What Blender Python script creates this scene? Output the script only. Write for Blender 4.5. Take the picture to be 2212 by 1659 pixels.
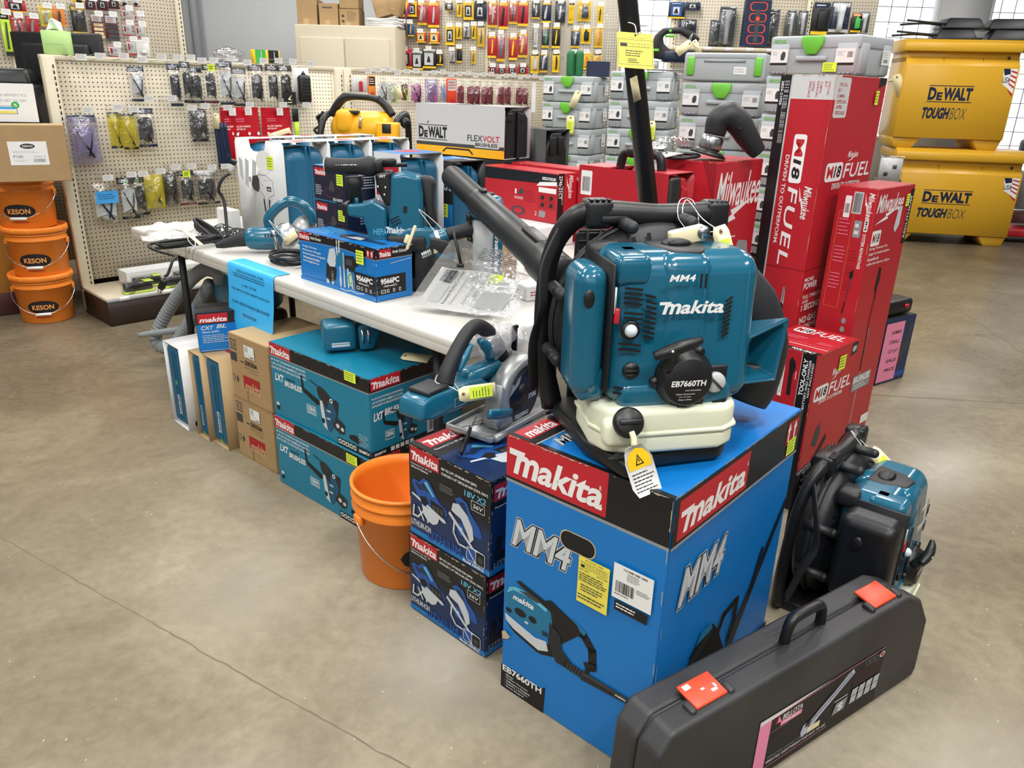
import bpy, bmesh, math, random
from mathutils import Matrix, Vector
random.seed(7)
for _o in list(bpy.data.objects): bpy.data.objects.remove(_o)
SC = bpy.context.scene
COL = SC.collection
RAD = math.radians

# ---------------------------------------------------------------- camera, world, light, exposure
CAMZ = 1.42
def make_camera():
    f, pitch, roll = 1650.0, RAD(21.2), RAD(1.585)
    cd = bpy.data.cameras.new('camera'); cd.sensor_fit = 'HORIZONTAL'; cd.sensor_width = 36.0
    cd.lens = f / 2212 * 36.0; cd.clip_start = 0.02; cd.clip_end = 200
    co = bpy.data.objects.new('camera', cd); COL.objects.link(co)
    u = Vector((0, math.sin(pitch), math.cos(pitch))); ex = Vector((1, 0, 0))
    r = math.cos(roll) * ex + math.sin(roll) * u
    up = -math.sin(roll) * ex + math.cos(roll) * u
    fw = Vector((0, math.cos(pitch), -math.sin(pitch)))
    m = Matrix((r, up, -fw)).transposed().to_4x4(); m.translation = (0, 0, CAMZ)
    co.matrix_world = m
    SC.camera = co
make_camera()

w = bpy.data.worlds.new('world'); SC.world = w; w.use_nodes = True
w.node_tree.nodes['Background'].inputs[0].default_value = (0.88, 0.94, 1.0, 1)
w.node_tree.nodes['Background'].inputs[1].default_value = 1.9
vs = SC.view_settings
vs.view_transform = 'Standard'; vs.look = 'None'; vs.gamma = 1.0; vs.use_curve_mapping = False
vs.exposure = 0.0
SC.cycles.max_bounces = 6; SC.cycles.diffuse_bounces = 3; SC.cycles.glossy_bounces = 3
SC.cycles.transparent_max_bounces = 12; SC.cycles.transmission_bounces = 4
SC.cycles.caustics_reflective = False; SC.cycles.caustics_refractive = False
SC.cycles.use_denoising = True
SC.cycles.sample_clamp_indirect = 6.0

def ceiling_lamp(x, y, z, rz, sx, sy, power, col=(1.0, 0.985, 0.96)):
    l = bpy.data.lights.new('fluorescent_lamp', 'AREA'); l.shape = 'RECTANGLE'; l.size = sx; l.size_y = sy
    l.energy = power; l.color = col
    o = bpy.data.objects.new('fluorescent_lamp', l); COL.objects.link(o); o.location = (x, y, z); o.rotation_euler = (0, 0, rz)
    return o
for _i, (lx, ly) in enumerate([(-3.2, 0.2), (-1.0, -1.2), (1.2, -0.6), (-3.6, 3.4), (-1.2, 2.2), (1.0, 1.4), (3.2, 1.0),
                              (-1.4, 5.0), (0.8, 4.2), (3.0, 3.8), (0.6, 6.6), (3.2, 6.2), (-4.2, 6.8), (-1.8, 7.4), (1.2, 8.6), (5.4, 6.6)]):
    ceiling_lamp(lx, ly, 3.75, RAD(47), 1.25, 0.30, 88 if ly < 1 else 48 if ly < 4.5 else 52)

# ---------------------------------------------------------------- materials
def lin(h):
    h = h.lstrip('#'); c = [int(h[i:i + 2], 16) / 255 for i in (0, 2, 4)]
    return tuple((x / 12.92 if x <= 0.04045 else ((x + 0.055) / 1.055) ** 2.4) for x in c) + (1,)
MATS = {}
def mat(name, hexc, rough=0.5, metal=0.0, var=0.0, scale=30.0, bump=0.0, spec=None, coat=0.0, bscale=None):
    if name in MATS: return MATS[name]
    m = bpy.data.materials.new(name); m.use_nodes = True
    nt = m.node_tree; b = nt.nodes['Principled BSDF']
    b.inputs['Base Color'].default_value = lin(hexc); b.inputs['Roughness'].default_value = rough; b.inputs['Metallic'].default_value = metal
    if spec is not None: b.inputs['Specular IOR Level'].default_value = spec
    if coat: b.inputs['Coat Weight'].default_value = coat; b.inputs['Coat Roughness'].default_value = 0.08
    if var or bump:
        tc = nt.nodes.new('ShaderNodeTexCoord')
        nz = nt.nodes.new('ShaderNodeTexNoise'); nz.inputs['Scale'].default_value = scale; nz.inputs['Detail'].default_value = 4
        nt.links.new(tc.outputs['Object'], nz.inputs['Vector'])
        if var:
            mx = nt.nodes.new('ShaderNodeMix'); mx.data_type = 'RGBA'
            c = lin(hexc)
            mx.inputs['A'].default_value = tuple(max(0, x * (1 - var)) for x in c[:3]) + (1,)
            mx.inputs['B'].default_value = tuple(min(1, x * (1 + var)) for x in c[:3]) + (1,)
            nt.links.new(nz.outputs['Fac'], mx.inputs['Factor']); nt.links.new(mx.outputs['Result'], b.inputs['Base Color'])
        if bump:
            nz2 = nz
            if bscale:
                nz2 = nt.nodes.new('ShaderNodeTexNoise'); nz2.inputs['Scale'].default_value = bscale
                nt.links.new(tc.outputs['Object'], nz2.inputs['Vector'])
            bp = nt.nodes.new('ShaderNodeBump'); bp.inputs['Strength'].default_value = bump; bp.inputs['Distance'].default_value = 0.004
            nt.links.new(nz2.outputs['Fac'], bp.inputs['Height']); nt.links.new(bp.outputs['Normal'], b.inputs['Normal'])
    MATS[name] = m
    return m
def film(name, hexc='#ffffff', gloss=0.22, rough=0.12, tint=0.95, bump=0.6, milk=0.0):
    """thin clear plastic film: mostly see-through, crinkled highlights"""
    if name in MATS: return MATS[name]
    m = bpy.data.materials.new(name); m.use_nodes = True; nt = m.node_tree; nt.nodes.clear()
    out = nt.nodes.new('ShaderNodeOutputMaterial'); mix = nt.nodes.new('ShaderNodeMixShader')
    tr = nt.nodes.new('ShaderNodeBsdfTransparent'); c = lin(hexc); tr.inputs[0].default_value = tuple(x * tint for x in c[:3]) + (1,)
    gl = nt.nodes.new('ShaderNodeBsdfGlossy'); gl.inputs['Roughness'].default_value = rough
    tc = nt.nodes.new('ShaderNodeTexCoord'); nz = nt.nodes.new('ShaderNodeTexNoise'); nz.inputs['Scale'].default_value = 28; nz.inputs['Detail'].default_value = 3
    bp = nt.nodes.new('ShaderNodeBump'); bp.inputs['Strength'].default_value = bump; bp.inputs['Distance'].default_value = 0.02
    nt.links.new(tc.outputs['Object'], nz.inputs['Vector']); nt.links.new(nz.outputs['Fac'], bp.inputs['Height'])
    nt.links.new(bp.outputs['Normal'], gl.inputs['Normal'])
    mix.inputs[0].default_value = gloss
    nt.links.new(tr.outputs[0], mix.inputs[1]); nt.links.new(gl.outputs[0], mix.inputs[2])
    last = mix
    if milk:
        df = nt.nodes.new('ShaderNodeBsdfDiffuse'); df.inputs[0].default_value = c
        m2 = nt.nodes.new('ShaderNodeMixShader'); m2.inputs[0].default_value = milk
        nt.links.new(mix.outputs[0], m2.inputs[1]); nt.links.new(df.outputs[0], m2.inputs[2]); last = m2
    nt.links.new(last.outputs[0], out.inputs[0])
    MATS[name] = m
    return m
def pegboard_mat(name, hexc, pitch=0.0254, rad=0.0042, see=False):
    """pegboard: round holes on a square grid over local x / z"""
    if name in MATS: return MATS[name]
    m = mat(name, hexc, 0.55); nt = m.node_tree; b = nt.nodes['Principled BSDF']
    N = nt.nodes.new
    tc = N('ShaderNodeTexCoord'); sp = N('ShaderNodeSeparateXYZ'); nt.links.new(tc.outputs['Object'], sp.inputs[0])
    def mth(op, a, bb=None):
        n = N('ShaderNodeMath'); n.operation = op
        for i, v in enumerate((a, bb)):
            if v is None: continue
            if isinstance(v, (int, float)): n.inputs[i].default_value = v
            else: nt.links.new(v, n.inputs[i])
        return n.outputs[0]
    def cell(o):
        f = mth('FRACT', mth('DIVIDE', o, pitch)); d = mth('SUBTRACT', f, 0.5); return mth('MULTIPLY', d, d)
    dist = mth('SQRT', mth('ADD', cell(sp.outputs[0]), cell(sp.outputs[2])))
    hole = mth('LESS_THAN', dist, rad / pitch)
    if see:
        tr = N('ShaderNodeBsdfTransparent'); mx = N('ShaderNodeMixShader')
        nt.links.new(hole, mx.inputs[0]); nt.links.new(b.outputs[0], mx.inputs[1]); nt.links.new(tr.outputs[0], mx.inputs[2])
        nt.links.new(mx.outputs[0], nt.nodes['Material Output'].inputs[0])
    else:
        mx = N('ShaderNodeMix'); mx.data_type = 'RGBA'; mx.inputs['A'].default_value = lin(hexc); mx.inputs['B'].default_value = (0.012, 0.011, 0.01, 1)
        nt.links.new(hole, mx.inputs['Factor']); nt.links.new(mx.outputs['Result'], b.inputs['Base Color'])
    return m

# ---------------------------------------------------------------- geometry collector
class G:
    def __init__(s):
        s.bm = bmesh.new(); s.ms = []; s.mi = 0; s.M = Matrix(); s.sharp = 38
    def mat(s, m):
        if isinstance(m, str): m = MATS[m]
        if m not in s.ms: s.ms.append(m)
        s.mi = s.ms.index(m); return s
    def at(s, loc=(0, 0, 0), rot=(0, 0, 0), scale=1.0):
        from mathutils import Euler
        s.M = Matrix.Translation(loc) @ Euler(rot).to_matrix().to_4x4() @ Matrix.Scale(scale, 4); return s
    def frame(s, o, x, y, z):
        m = Matrix((Vector(x).normalized(), Vector(y).normalized(), Vector(z).normalized())).transposed().to_4x4(); m.translation = o
        s.M = m; return s
    def vf(s, V, F, smooth=True):
        vs_ = [s.bm.verts.new(s.M @ Vector(v)) for v in V]
        for f in F:
            try:
                fa = s.bm.faces.new([vs_[i] for i in f]); fa.material_index = s.mi; fa.smooth = smooth
            except ValueError: pass
        return s
    def box(s, c, d, taper=None):
        x, y, z = d[0] / 2, d[1] / 2, d[2] / 2; tx, ty = (taper or (1, 1))
        V = [(c[0] + a * x * (tx if k > 0 else 1), c[1] + b * y * (ty if k > 0 else 1), c[2] + k * z) for k in (-1, 1) for a, b in ((-1, -1), (1, -1), (1, 1), (-1, 1))]
        F = [(3, 2, 1, 0), (4, 5, 6, 7), (0, 1, 5, 4), (1, 2, 6, 5), (2, 3, 7, 6), (3, 0, 4, 7)]
        return s.vf(V, F)
    def rbox(s, c, d, r=0.005, seg=3, taper=None, deform=None):
        b = bmesh.new(); bmesh.ops.create_cube(b, size=1)
        tx, ty = (taper or (1, 1))
        for v in b.verts:
            k = v.co.z > 0
            v.co = Vector((v.co.x * d[0] * (tx if k else 1), v.co.y * d[1] * (ty if k else 1), v.co.z * d[2]))
        if r > 0: bmesh.ops.bevel(b, geom=b.edges[:], offset=min(r, min(d) * 0.49), segments=seg, profile=0.5, affect='EDGES')
        if deform:
            for v in b.verts: v.co = Vector(deform(v.co))
        V = [tuple(v.co + Vector(c)) for v in b.verts]; b.verts.index_update()
        F = [tuple(v.index for v in f.verts) for f in b.faces]
        b.free(); return s.vf(V, F)
    def prism(s, pts, d0, d1, axis='y', bev=0.0, seg=2):
        """extrude a 2-D outline. axis 'y': pts=(x,z); 'x': pts=(y,z); 'z': pts=(x,y)"""
        f = {'y': lambda p, d: (p[0], d, p[1]), 'x': lambda p, d: (d, p[0], p[1]), 'z': lambda p, d: (p[0], p[1], d)}[axis]
        n = len(pts)
        if bev <= 0:
            V = [f(p, d0) for p in pts] + [f(p, d1) for p in pts]
            F = [tuple(range(n - 1, -1, -1)), tuple(range(n, 2 * n))] + [(i, (i + 1) % n, n + (i + 1) % n, n + i) for i in range(n)]
            return s.vf(V, F)
        b = bmesh.new(); va = [b.verts.new(f(p, d0)) for p in pts]; vb = [b.verts.new(f(p, d1)) for p in pts]
        b.faces.new(va[::-1]); b.faces.new(vb)
        for i in range(n): b.faces.new((va[i], va[(i + 1) % n], vb[(i + 1) % n], vb[i]))
        bmesh.ops.recalc_face_normals(b, faces=b.faces[:])
        ed = [e for e in b.edges if abs(e.calc_face_angle(0)) > 0.6]
        bmesh.ops.bevel(b, geom=ed, offset=bev, segments=seg, profile=0.5, affect='EDGES', clamp_overlap=True)
        b.verts.index_update()
        V = [tuple(v.co) for v in b.verts]; F = [tuple(v.index for v in fa.verts) for fa in b.faces]; b.free()
        return s.vf(V, F)
    def lathe(s, prof, n=32, o=(0, 0, 0), ax=(0, 0, 1), capb=True, capt=True, a0=0.0, a1=None):
        z = Vector(ax).normalized(); x = z.orthogonal().normalized(); y = z.cross(x); o = Vector(o)
        V = []; F = []; full = a1 is None; m = n if full else n + 1
        for r, h in prof:
            for i in range(m):
                a = 2 * math.pi * i / n if full else a0 + (a1 - a0) * i / n
                V.append(tuple(o + x * (r * math.cos(a)) + y * (r * math.sin(a)) + z * h))
        k = len(prof)
        for j in range(k - 1):
            for i in range(n if full else n):
                i2 = (i + 1) % m
                F.append((j * m + i, j * m + i2, (j + 1) * m + i2, (j + 1) * m + i))
        if capb and prof[0][0] > 1e-5: F.append(tuple(range(m - 1, -1, -1)))
        if capt and prof[-1][0] > 1e-5: F.append(tuple((k - 1) * m + i for i in range(m)))
        return s.vf(V, F)
    def cyl(s, a, b, r, r2=None, n=20):
        a, b = Vector(a), Vector(b); d = b - a
        return s.lathe([(r, 0), (r if r2 is None else r2, d.length)], n, a, d)
    def sphere(s, c, r, n=14, sc=(1, 1, 1)):
        pr = []; V = []; F = []
        for j in range(n + 1):
            t = math.pi * j / n
            for i in range(2 * n):
                a = math.pi * i / n
                V.append((c[0] + r * sc[0] * math.sin(t) * math.cos(a), c[1] + r * sc[1] * math.sin(t) * math.sin(a), c[2] + r * sc[2] * math.cos(t)))
        m = 2 * n
        for j in range(n):
            for i in range(m): F.append((j * m + i, (j + 1) * m + i, (j + 1) * m + (i + 1) % m, j * m + (i + 1) % m))
        s.vf(V, F); return s
    def tube(s, pts, r, n=10, sub=6, closed=False, cap=True, flat=None):
        """sweep along a Catmull-Rom curve; r scalar or one radius per point; flat=(a,b) elliptical scale"""
        P = [Vector(p) for p in pts]; k = len(P); R = r if isinstance(r, (list, tuple)) else [r] * k
        Q = []; QR = []
        segs = k if closed else k - 1
        for i in range(segs):
            p0 = P[(i - 1) % k] if (closed or i > 0) else P[0] * 2 - P[1]
            p1 = P[i]; p2 = P[(i + 1) % k]; p3 = P[(i + 2) % k] if (closed or i + 2 < k) else P[-1] * 2 - P[-2]
            for j in range(sub):
                t = j / sub
                Q.append(0.5 * ((2 * p1) + (p2 - p0) * t + (2 * p0 - 5 * p1 + 4 * p2 - p3) * t * t + (3 * p1 - p0 - 3 * p2 + p3) * t ** 3))
                QR.append(R[i] + (R[(i + 1) % k] - R[i]) * t)
        if not closed: Q.append(P[-1]); QR.append(R[-1])
        V = []; F = []; m = len(Q); nx = None
        for i in range(m):
            tg = (Q[(i + 1) % m] - Q[i - 1]) if closed else (Q[min(i + 1, m - 1)] - Q[max(i - 1, 0)])
            if tg.length < 1e-9: tg = Vector((0, 0, 1))
            tg.normalize()
            if nx is None: nx = tg.orthogonal().normalized() if flat is None else (Vector((0, 0, 1)) - tg * tg.z)
            nx = nx - tg * nx.dot(tg)
            nx = nx.normalized() if nx.length > 1e-6 else tg.orthogonal().normalized()
            ny = tg.cross(nx); fa, fb_ = flat or (1, 1)
            for j in range(n):
                a = 2 * math.pi * j / n
                V.append(tuple(Q[i] + nx * (QR[i] * fa * math.cos(a)) + ny * (QR[i] * fb_ * math.sin(a))))
        for i in range(m if closed else m - 1):
            i2 = (i + 1) % m
            for j in range(n): F.append((i * n + j, i * n + (j + 1) % n, i2 * n + (j + 1) % n, i2 * n + j))
        if cap and not closed: F.append(tuple(range(n - 1, -1, -1))); F.append(tuple((m - 1) * n + j for j in range(n)))
        return s.vf(V, F)
    def grid(s, fn, nu, nv):
        V = [fn(i / nu, j / nv) for j in range(nv + 1) for i in range(nu + 1)]
        F = [(j * (nu + 1) + i, j * (nu + 1) + i + 1, (j + 1) * (nu + 1) + i + 1, (j + 1) * (nu + 1) + i) for j in range(nv) for i in range(nu)]
        return s.vf(V, F)
    def face(s, o, u, v, k0=0): return Face(s, o, u, v, k0)
    def obj(s, name, parent=None, loc=(0, 0, 0), rz=0.0, wn=False, subsurf=0, solid=0.0):
        bm = s.bm
        for e in bm.edges:
            if len(e.link_faces) == 2:
                try:
                    if e.calc_face_angle() > RAD(s.sharp) or e.link_faces[0].material_index != e.link_faces[1].material_index and e.calc_face_angle() > 0.2: e.smooth = False
                except ValueError: pass
        me = bpy.data.meshes.new(name); bm.to_mesh(me); bm.free()
        for m in s.ms: me.materials.append(m)
        o = bpy.data.objects.new(name, me); COL.objects.link(o)
        o.location = loc; o.rotation_euler = (0, 0, rz)
        if parent: o.parent = parent
        if solid:
            md = o.modifiers.new('solid', 'SOLIDIFY'); md.thickness = solid; md.offset = 0
        if subsurf:
            md = o.modifiers.new('sub', 'SUBSURF'); md.levels = subsurf; md.render_levels = subsurf
        if wn: md = o.modifiers.new('wn', 'WEIGHTED_NORMAL'); md.keep_sharp = True
        return o

_TC = {}
def text2d(st, bold=0.0, shear=0.0, space=1.0, res=3):
    k = (st, bold, shear, space, res)
    if k not in _TC:
        cu = bpy.data.curves.new('t', 'FONT'); cu.body = st; cu.offset = bold; cu.resolution_u = res; cu.space_character = space
        cu.shear = shear
        o = bpy.data.objects.new('t', cu); me = bpy.data.meshes.new_from_object(o)
        V = [(v.co.x, v.co.y) for v in me.vertices]; F = [tuple(p.vertices) for p in me.polygons]
        bpy.data.objects.remove(o); bpy.data.curves.remove(cu); bpy.data.meshes.remove(me)
        x0 = min(v[0] for v in V); x1 = max(v[0] for v in V); y0 = min(v[1] for v in V); y1 = max(v[1] for v in V)
        V = [((x - x0) / (x1 - x0), (y - y0) / (y1 - y0)) for x, y in V]
        _TC[k] = (V, F, (x1 - x0) / (y1 - y0))
    return _TC[k]
class Face:
    """flat print on one side of a box: u to the right, v up, both 0..1"""
    def __init__(s, g, o, u, v, k0=0):
        s.g = g; s.o = Vector(o); s.u = Vector(u); s.v = Vector(v); s.n = s.u.cross(s.v).normalized(); s.k = k0
        s.W = s.u.length; s.H = s.v.length; s.lay = 0.00007
    def P(s, u, v): return tuple(s.o + s.u * u + s.v * v + s.n * (0.0003 + s.lay * s.k))
    def poly(s, pts, m):
        s.k += 1; s.g.mat(m); s.g.vf([s.P(*p) for p in pts], [tuple(range(len(pts)))], False); return s
    def rect(s, a, b, c, d, m): return s.poly([(a, b), (c, b), (c, d), (a, d)], m)
    def ell(s, cx, cy, rx, ry, m, n=28, rot=0.0):
        """rx as a fraction of width, ry as a fraction of height"""
        pts = []
        for i in range(n):
            a = 2 * math.pi * i / n; x = rx * s.W * math.cos(a); y = ry * s.H * math.sin(a)
            pts.append((cx + (x * math.cos(rot) - y * math.sin(rot)) / s.W, cy + (x * math.sin(rot) + y * math.cos(rot)) / s.H))
        return s.poly(pts, m)
    def rrect(s, a, b, c, d, m, r=0.01):
        pts = []
        for cx, cy, a0 in ((c, d, 0), (a, d, 90), (a, b, 180), (c, b, 270)):
            sx = -1 if cx == c else 1; sy = -1 if cy == d else 1
            for i in range(5):
                t = RAD(a0 + 22.5 * i); pts.append((cx + (sx * r + r * math.cos(t)) / s.W, cy + (sy * r + r * math.sin(t)) / s.H))
        return s.poly(pts, m)
    def line(s, pts, wd, m):
        """stroke of width wd metres"""
        s.k += 1; s.g.mat(m)
        Q = [Vector((p[0] * s.W, p[1] * s.H)) for p in pts]
        for a, b in zip(Q, Q[1:]):
            d = (b - a)
            if d.length < 1e-9: continue
            n = Vector((-d.y, d.x)).normalized() * wd / 2; e = d.normalized() * wd * 0.25
            s.g.vf([s.P(p.x / s.W, p.y / s.H) for p in (a - n - e, b - n + e, b + n + e, a + n - e)], [(0, 1, 2, 3)], False)
        return s
    def text(s, st, a, b, c, d, m, bold=0.0, shear=0.0, rot=0, space=1.0, res=3):
        """text fitted to the rectangle (a,b)-(c,d); rot 90 = reads upward, -90 = reads downward, or any small angle in degrees"""
        V, F, asp = text2d(st, bold, shear, space, res); s.k += 1; s.g.mat(m)
        if rot == -90: f = lambda x, y: (a + (c - a) * y, d - (d - b) * x)
        elif rot == 90: f = lambda x, y: (c - (c - a) * y, b + (d - b) * x)
        elif rot == 180: f = lambda x, y: (c - (c - a) * x, d - (d - b) * y)
        else: f = lambda x, y: (a + (c - a) * x, b + (d - b) * y)
        s.g.vf([s.P(*f(*v)) for v in V], F, False); return s
    def greek(s, a, b, c, d, n, m, fill=0.5, ragged=True):
        """n lines of unreadably small print"""
        s.k += 1; s.g.mat(m); rnd = random.Random(int((a + b * 7 + c * 13) * 1e4)); h = (d - b) / n
        for i in range(n):
            y = d - h * (i + 0.5); x = a; e = c - (rnd.random() * 0.3 * (c - a) if ragged else 0)
            while x < e - 0.001:
                wl = min((0.06 + 0.12 * rnd.random()) * (c - a), e - x)
                s.g.vf([s.P(x, y - h * fill / 2), s.P(x + wl, y - h * fill / 2), s.P(x + wl, y + h * fill / 2), s.P(x, y + h * fill / 2)], [(0, 1, 2, 3)], False)
                x += wl + 0.025 * (c - a)
        return s
    def bars(s, a, b, c, d, m, n=22):
        s.k += 1; s.g.mat(m); rnd = random.Random(n); x = a; st = (c - a) / n
        while x < c:
            wl = st * (0.25 + 0.6 * rnd.random()); s.g.vf([s.P(x, b), s.P(min(x + wl, c), b), s.P(min(x + wl, c), d), s.P(x, d)], [(0, 1, 2, 3)], False); x += st
        return s
    def sub(s, a, b, c, d):
        f = Face(s.g, s.o + s.u * a + s.v * b, s.u * (c - a), s.v * (d - b)); f.k = s.k + 1; f.n = s.n; return f

# ---------------------------------------------------------------- scene tree
def tag(o, label, cat, group=None):
    o['label'] = label; o['category'] = cat
    if group: o['group'] = group
    return o
def thing(name, label, cat, loc=(0, 0, 0), rz=0.0, group=None):
    o = bpy.data.objects.new(name, None); o.empty_display_size = 0.05; COL.objects.link(o); o.location = loc; o.rotation_euler = (0, 0, rz)
    return tag(o, label, cat, group)
def structure(o): o['kind'] = 'structure'; return o
KIDS = {}
def children(o): return [c for c in bpy.data.objects if c.parent == o]
def dup(o, loc, rz=None, label=None, parent=None):
    c = o.copy(); COL.objects.link(c); c.location = loc
    if rz is not None: c.rotation_euler = (0, 0, rz)
    if label: c['label'] = label
    if parent: c.parent = parent
    for ch in children(o):
        d = ch.copy(); COL.objects.link(d); d.parent = c
        for gc in children(ch):
            e = gc.copy(); COL.objects.link(e); e.parent = d
    return c
def dirs(th):
    t = RAD(th); return Vector((-math.sin(t), math.cos(t), 0)), Vector((math.cos(t), math.sin(t), 0))
# ---------------------------------------------------------------- palette
for a in [('white', '#e6e6e4', .5), ('offwhite', '#d9d8d2', .6), ('ink', '#101114', .5), ('black', '#15161a', .45), ('grey', '#8b8e91', .5), ('lgrey', '#b9bcbd', .5), ('dgrey', '#3a3d40', .5),
          ('red', '#b9202d', .42), ('dred', '#a3141f', .45), ('pink', '#f08fb0', .6), ('yellow', '#efc21a', .5), ('paleyellow', '#e6d856', .6), ('orangered', '#e0492b', .4),
          ('green', '#3fa84a', .5), ('lime', '#c8f03c', .55), ('sticker', '#dcf23a', .55), ('skyblue', '#3f9be0', .5), ('navy', '#14223f', .4), ('blueprint', '#0f74bb', .42),
          ('toolprint', '#186f96', .4), ('toolprintd', '#0d4f70', .4), ('toolprintl', '#5fb2d2', .4), ('midblue', '#1c4f9a', .4), ('tealprint', '#117b9a', .42), ('navyprint', '#0d2c55', .36), ('silverprint', '#c4cace', .4),
          ('tan', '#d9c59b', .7), ('manila', '#e8dcb0', .7), ('crimson', '#8a1030', .3), ('maroon', '#5b1e2a', .45), ('magenta', '#c8509a', .35), ('cardgrey', '#c9c9c8', .55), ('orange', '#e88a3a', .5)]:
    mat(a[0], a[1], a[2])
mat('cardlilac', '#b9bfd8', .4); mat('bucket_logo', '#e89a50', .4)
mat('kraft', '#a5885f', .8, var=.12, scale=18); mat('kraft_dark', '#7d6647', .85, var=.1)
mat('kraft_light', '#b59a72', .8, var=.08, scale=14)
mat('edge_card', '#b8a98c', .85)
mat('box_red', '#b21f2a', .38, var=.06, scale=5); mat('box_black', '#131418', .38, var=.1, scale=6)
mat('box_blue', '#0d72bd', .34, var=.05, scale=4); mat('box_teal', '#0f7896', .36, var=.06, scale=4); mat('box_navy', '#122c56', .33, var=.15, scale=5)
mat('box_white', '#dfe0e0', .5, var=.03, scale=6); mat('box_grey', '#c2c3c4', .5, var=.03, scale=6); mat('box_dark', '#1c1c1e', .5, var=.1)
mat('teal', '#155f79', .3, var=.05, scale=9, coat=.3); mat('teal_case', '#14597a', .42, bump=.12, scale=260)
mat('teal_gloss', '#125a74', .2, coat=.55); mat('rubber', '#1b1d20', .6, bump=.1, scale=400); mat('plastic', '#141517', .4, bump=.06, scale=300)
mat('dkplastic', '#1d1e21', .5, bump=.08, scale=260); mat('case_plastic', '#252526', .5, var=2.4, scale=5, bump=.12, bscale=420)
mat('metal', '#b4b6b8', .28, metal=1.0); mat('cast', '#a9abab', .36, metal=.45); mat('steel', '#c8cacc', .2, metal=1.0)
mat('tank', '#dfe2c9', .38, var=.05, scale=7); mat('bucket', '#f58a2e', .36, var=.03, scale=6)
mat('yellow_paint', '#dca92e', .36, var=.03, scale=5); mat('dw_yellow', '#efb01c', .36)
mat('beige', '#c9c0a8', .5); mat('cabinet', '#c8bea6', .45, var=.02, scale=4); mat('tabletop', '#cdcbc4', .42, var=.03, scale=5, bump=.05, bscale=120)
mat('sysgrey', '#a9b0b3', .6, var=.02, scale=8); mat('sysgrey_dark', '#8d9499', .5); mat('sysgreen', '#6cbf3c', .4)
mat('hose', '#8d9296', .42); mat('cable', '#141416', .5); mat('tagpaper', '#eadfb6', .7)
mat('counter_wood', '#b8843c', .45, var=.18, scale=3); mat('darkwood', '#2c1c16', .4, var=.35, scale=5); mat('basebrown', '#4a2a2a', .5)
mat('tissue_green', '#b2d78a', .7, var=.04, scale=20); mat('tissue', '#e8f0e8', .8)
mat('drywall', '#c6c8ca', .7, var=.015, scale=2); mat('frame_white', '#d8dadb', .5)
mat('bluesign', '#39b4f5', .35); mat('zip', '#0c0c0d', .4); mat('clearlens', '#c8d4da', .1)
film('film', gloss=.18, rough=.1); film('film_milky', gloss=.22, rough=.16, milk=.3, bump=.8); film('film_bag', gloss=.16, rough=.1, milk=.16); film('blister', gloss=.14, rough=.06, bump=.25)
film('film_grey', '#6a6d72', gloss=.2, rough=.1, milk=.12); film('film_yellow', '#e8dc4a', gloss=.18, milk=.3); film('film_lilac', '#c4bfe0', gloss=.2, milk=.2)
pegboard_mat('pegboard', '#c9bfa9'); pegboard_mat('pegboard_back', '#a99f8c'); pegboard_mat('pegboard_open', '#a29a8a', see=True)

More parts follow.
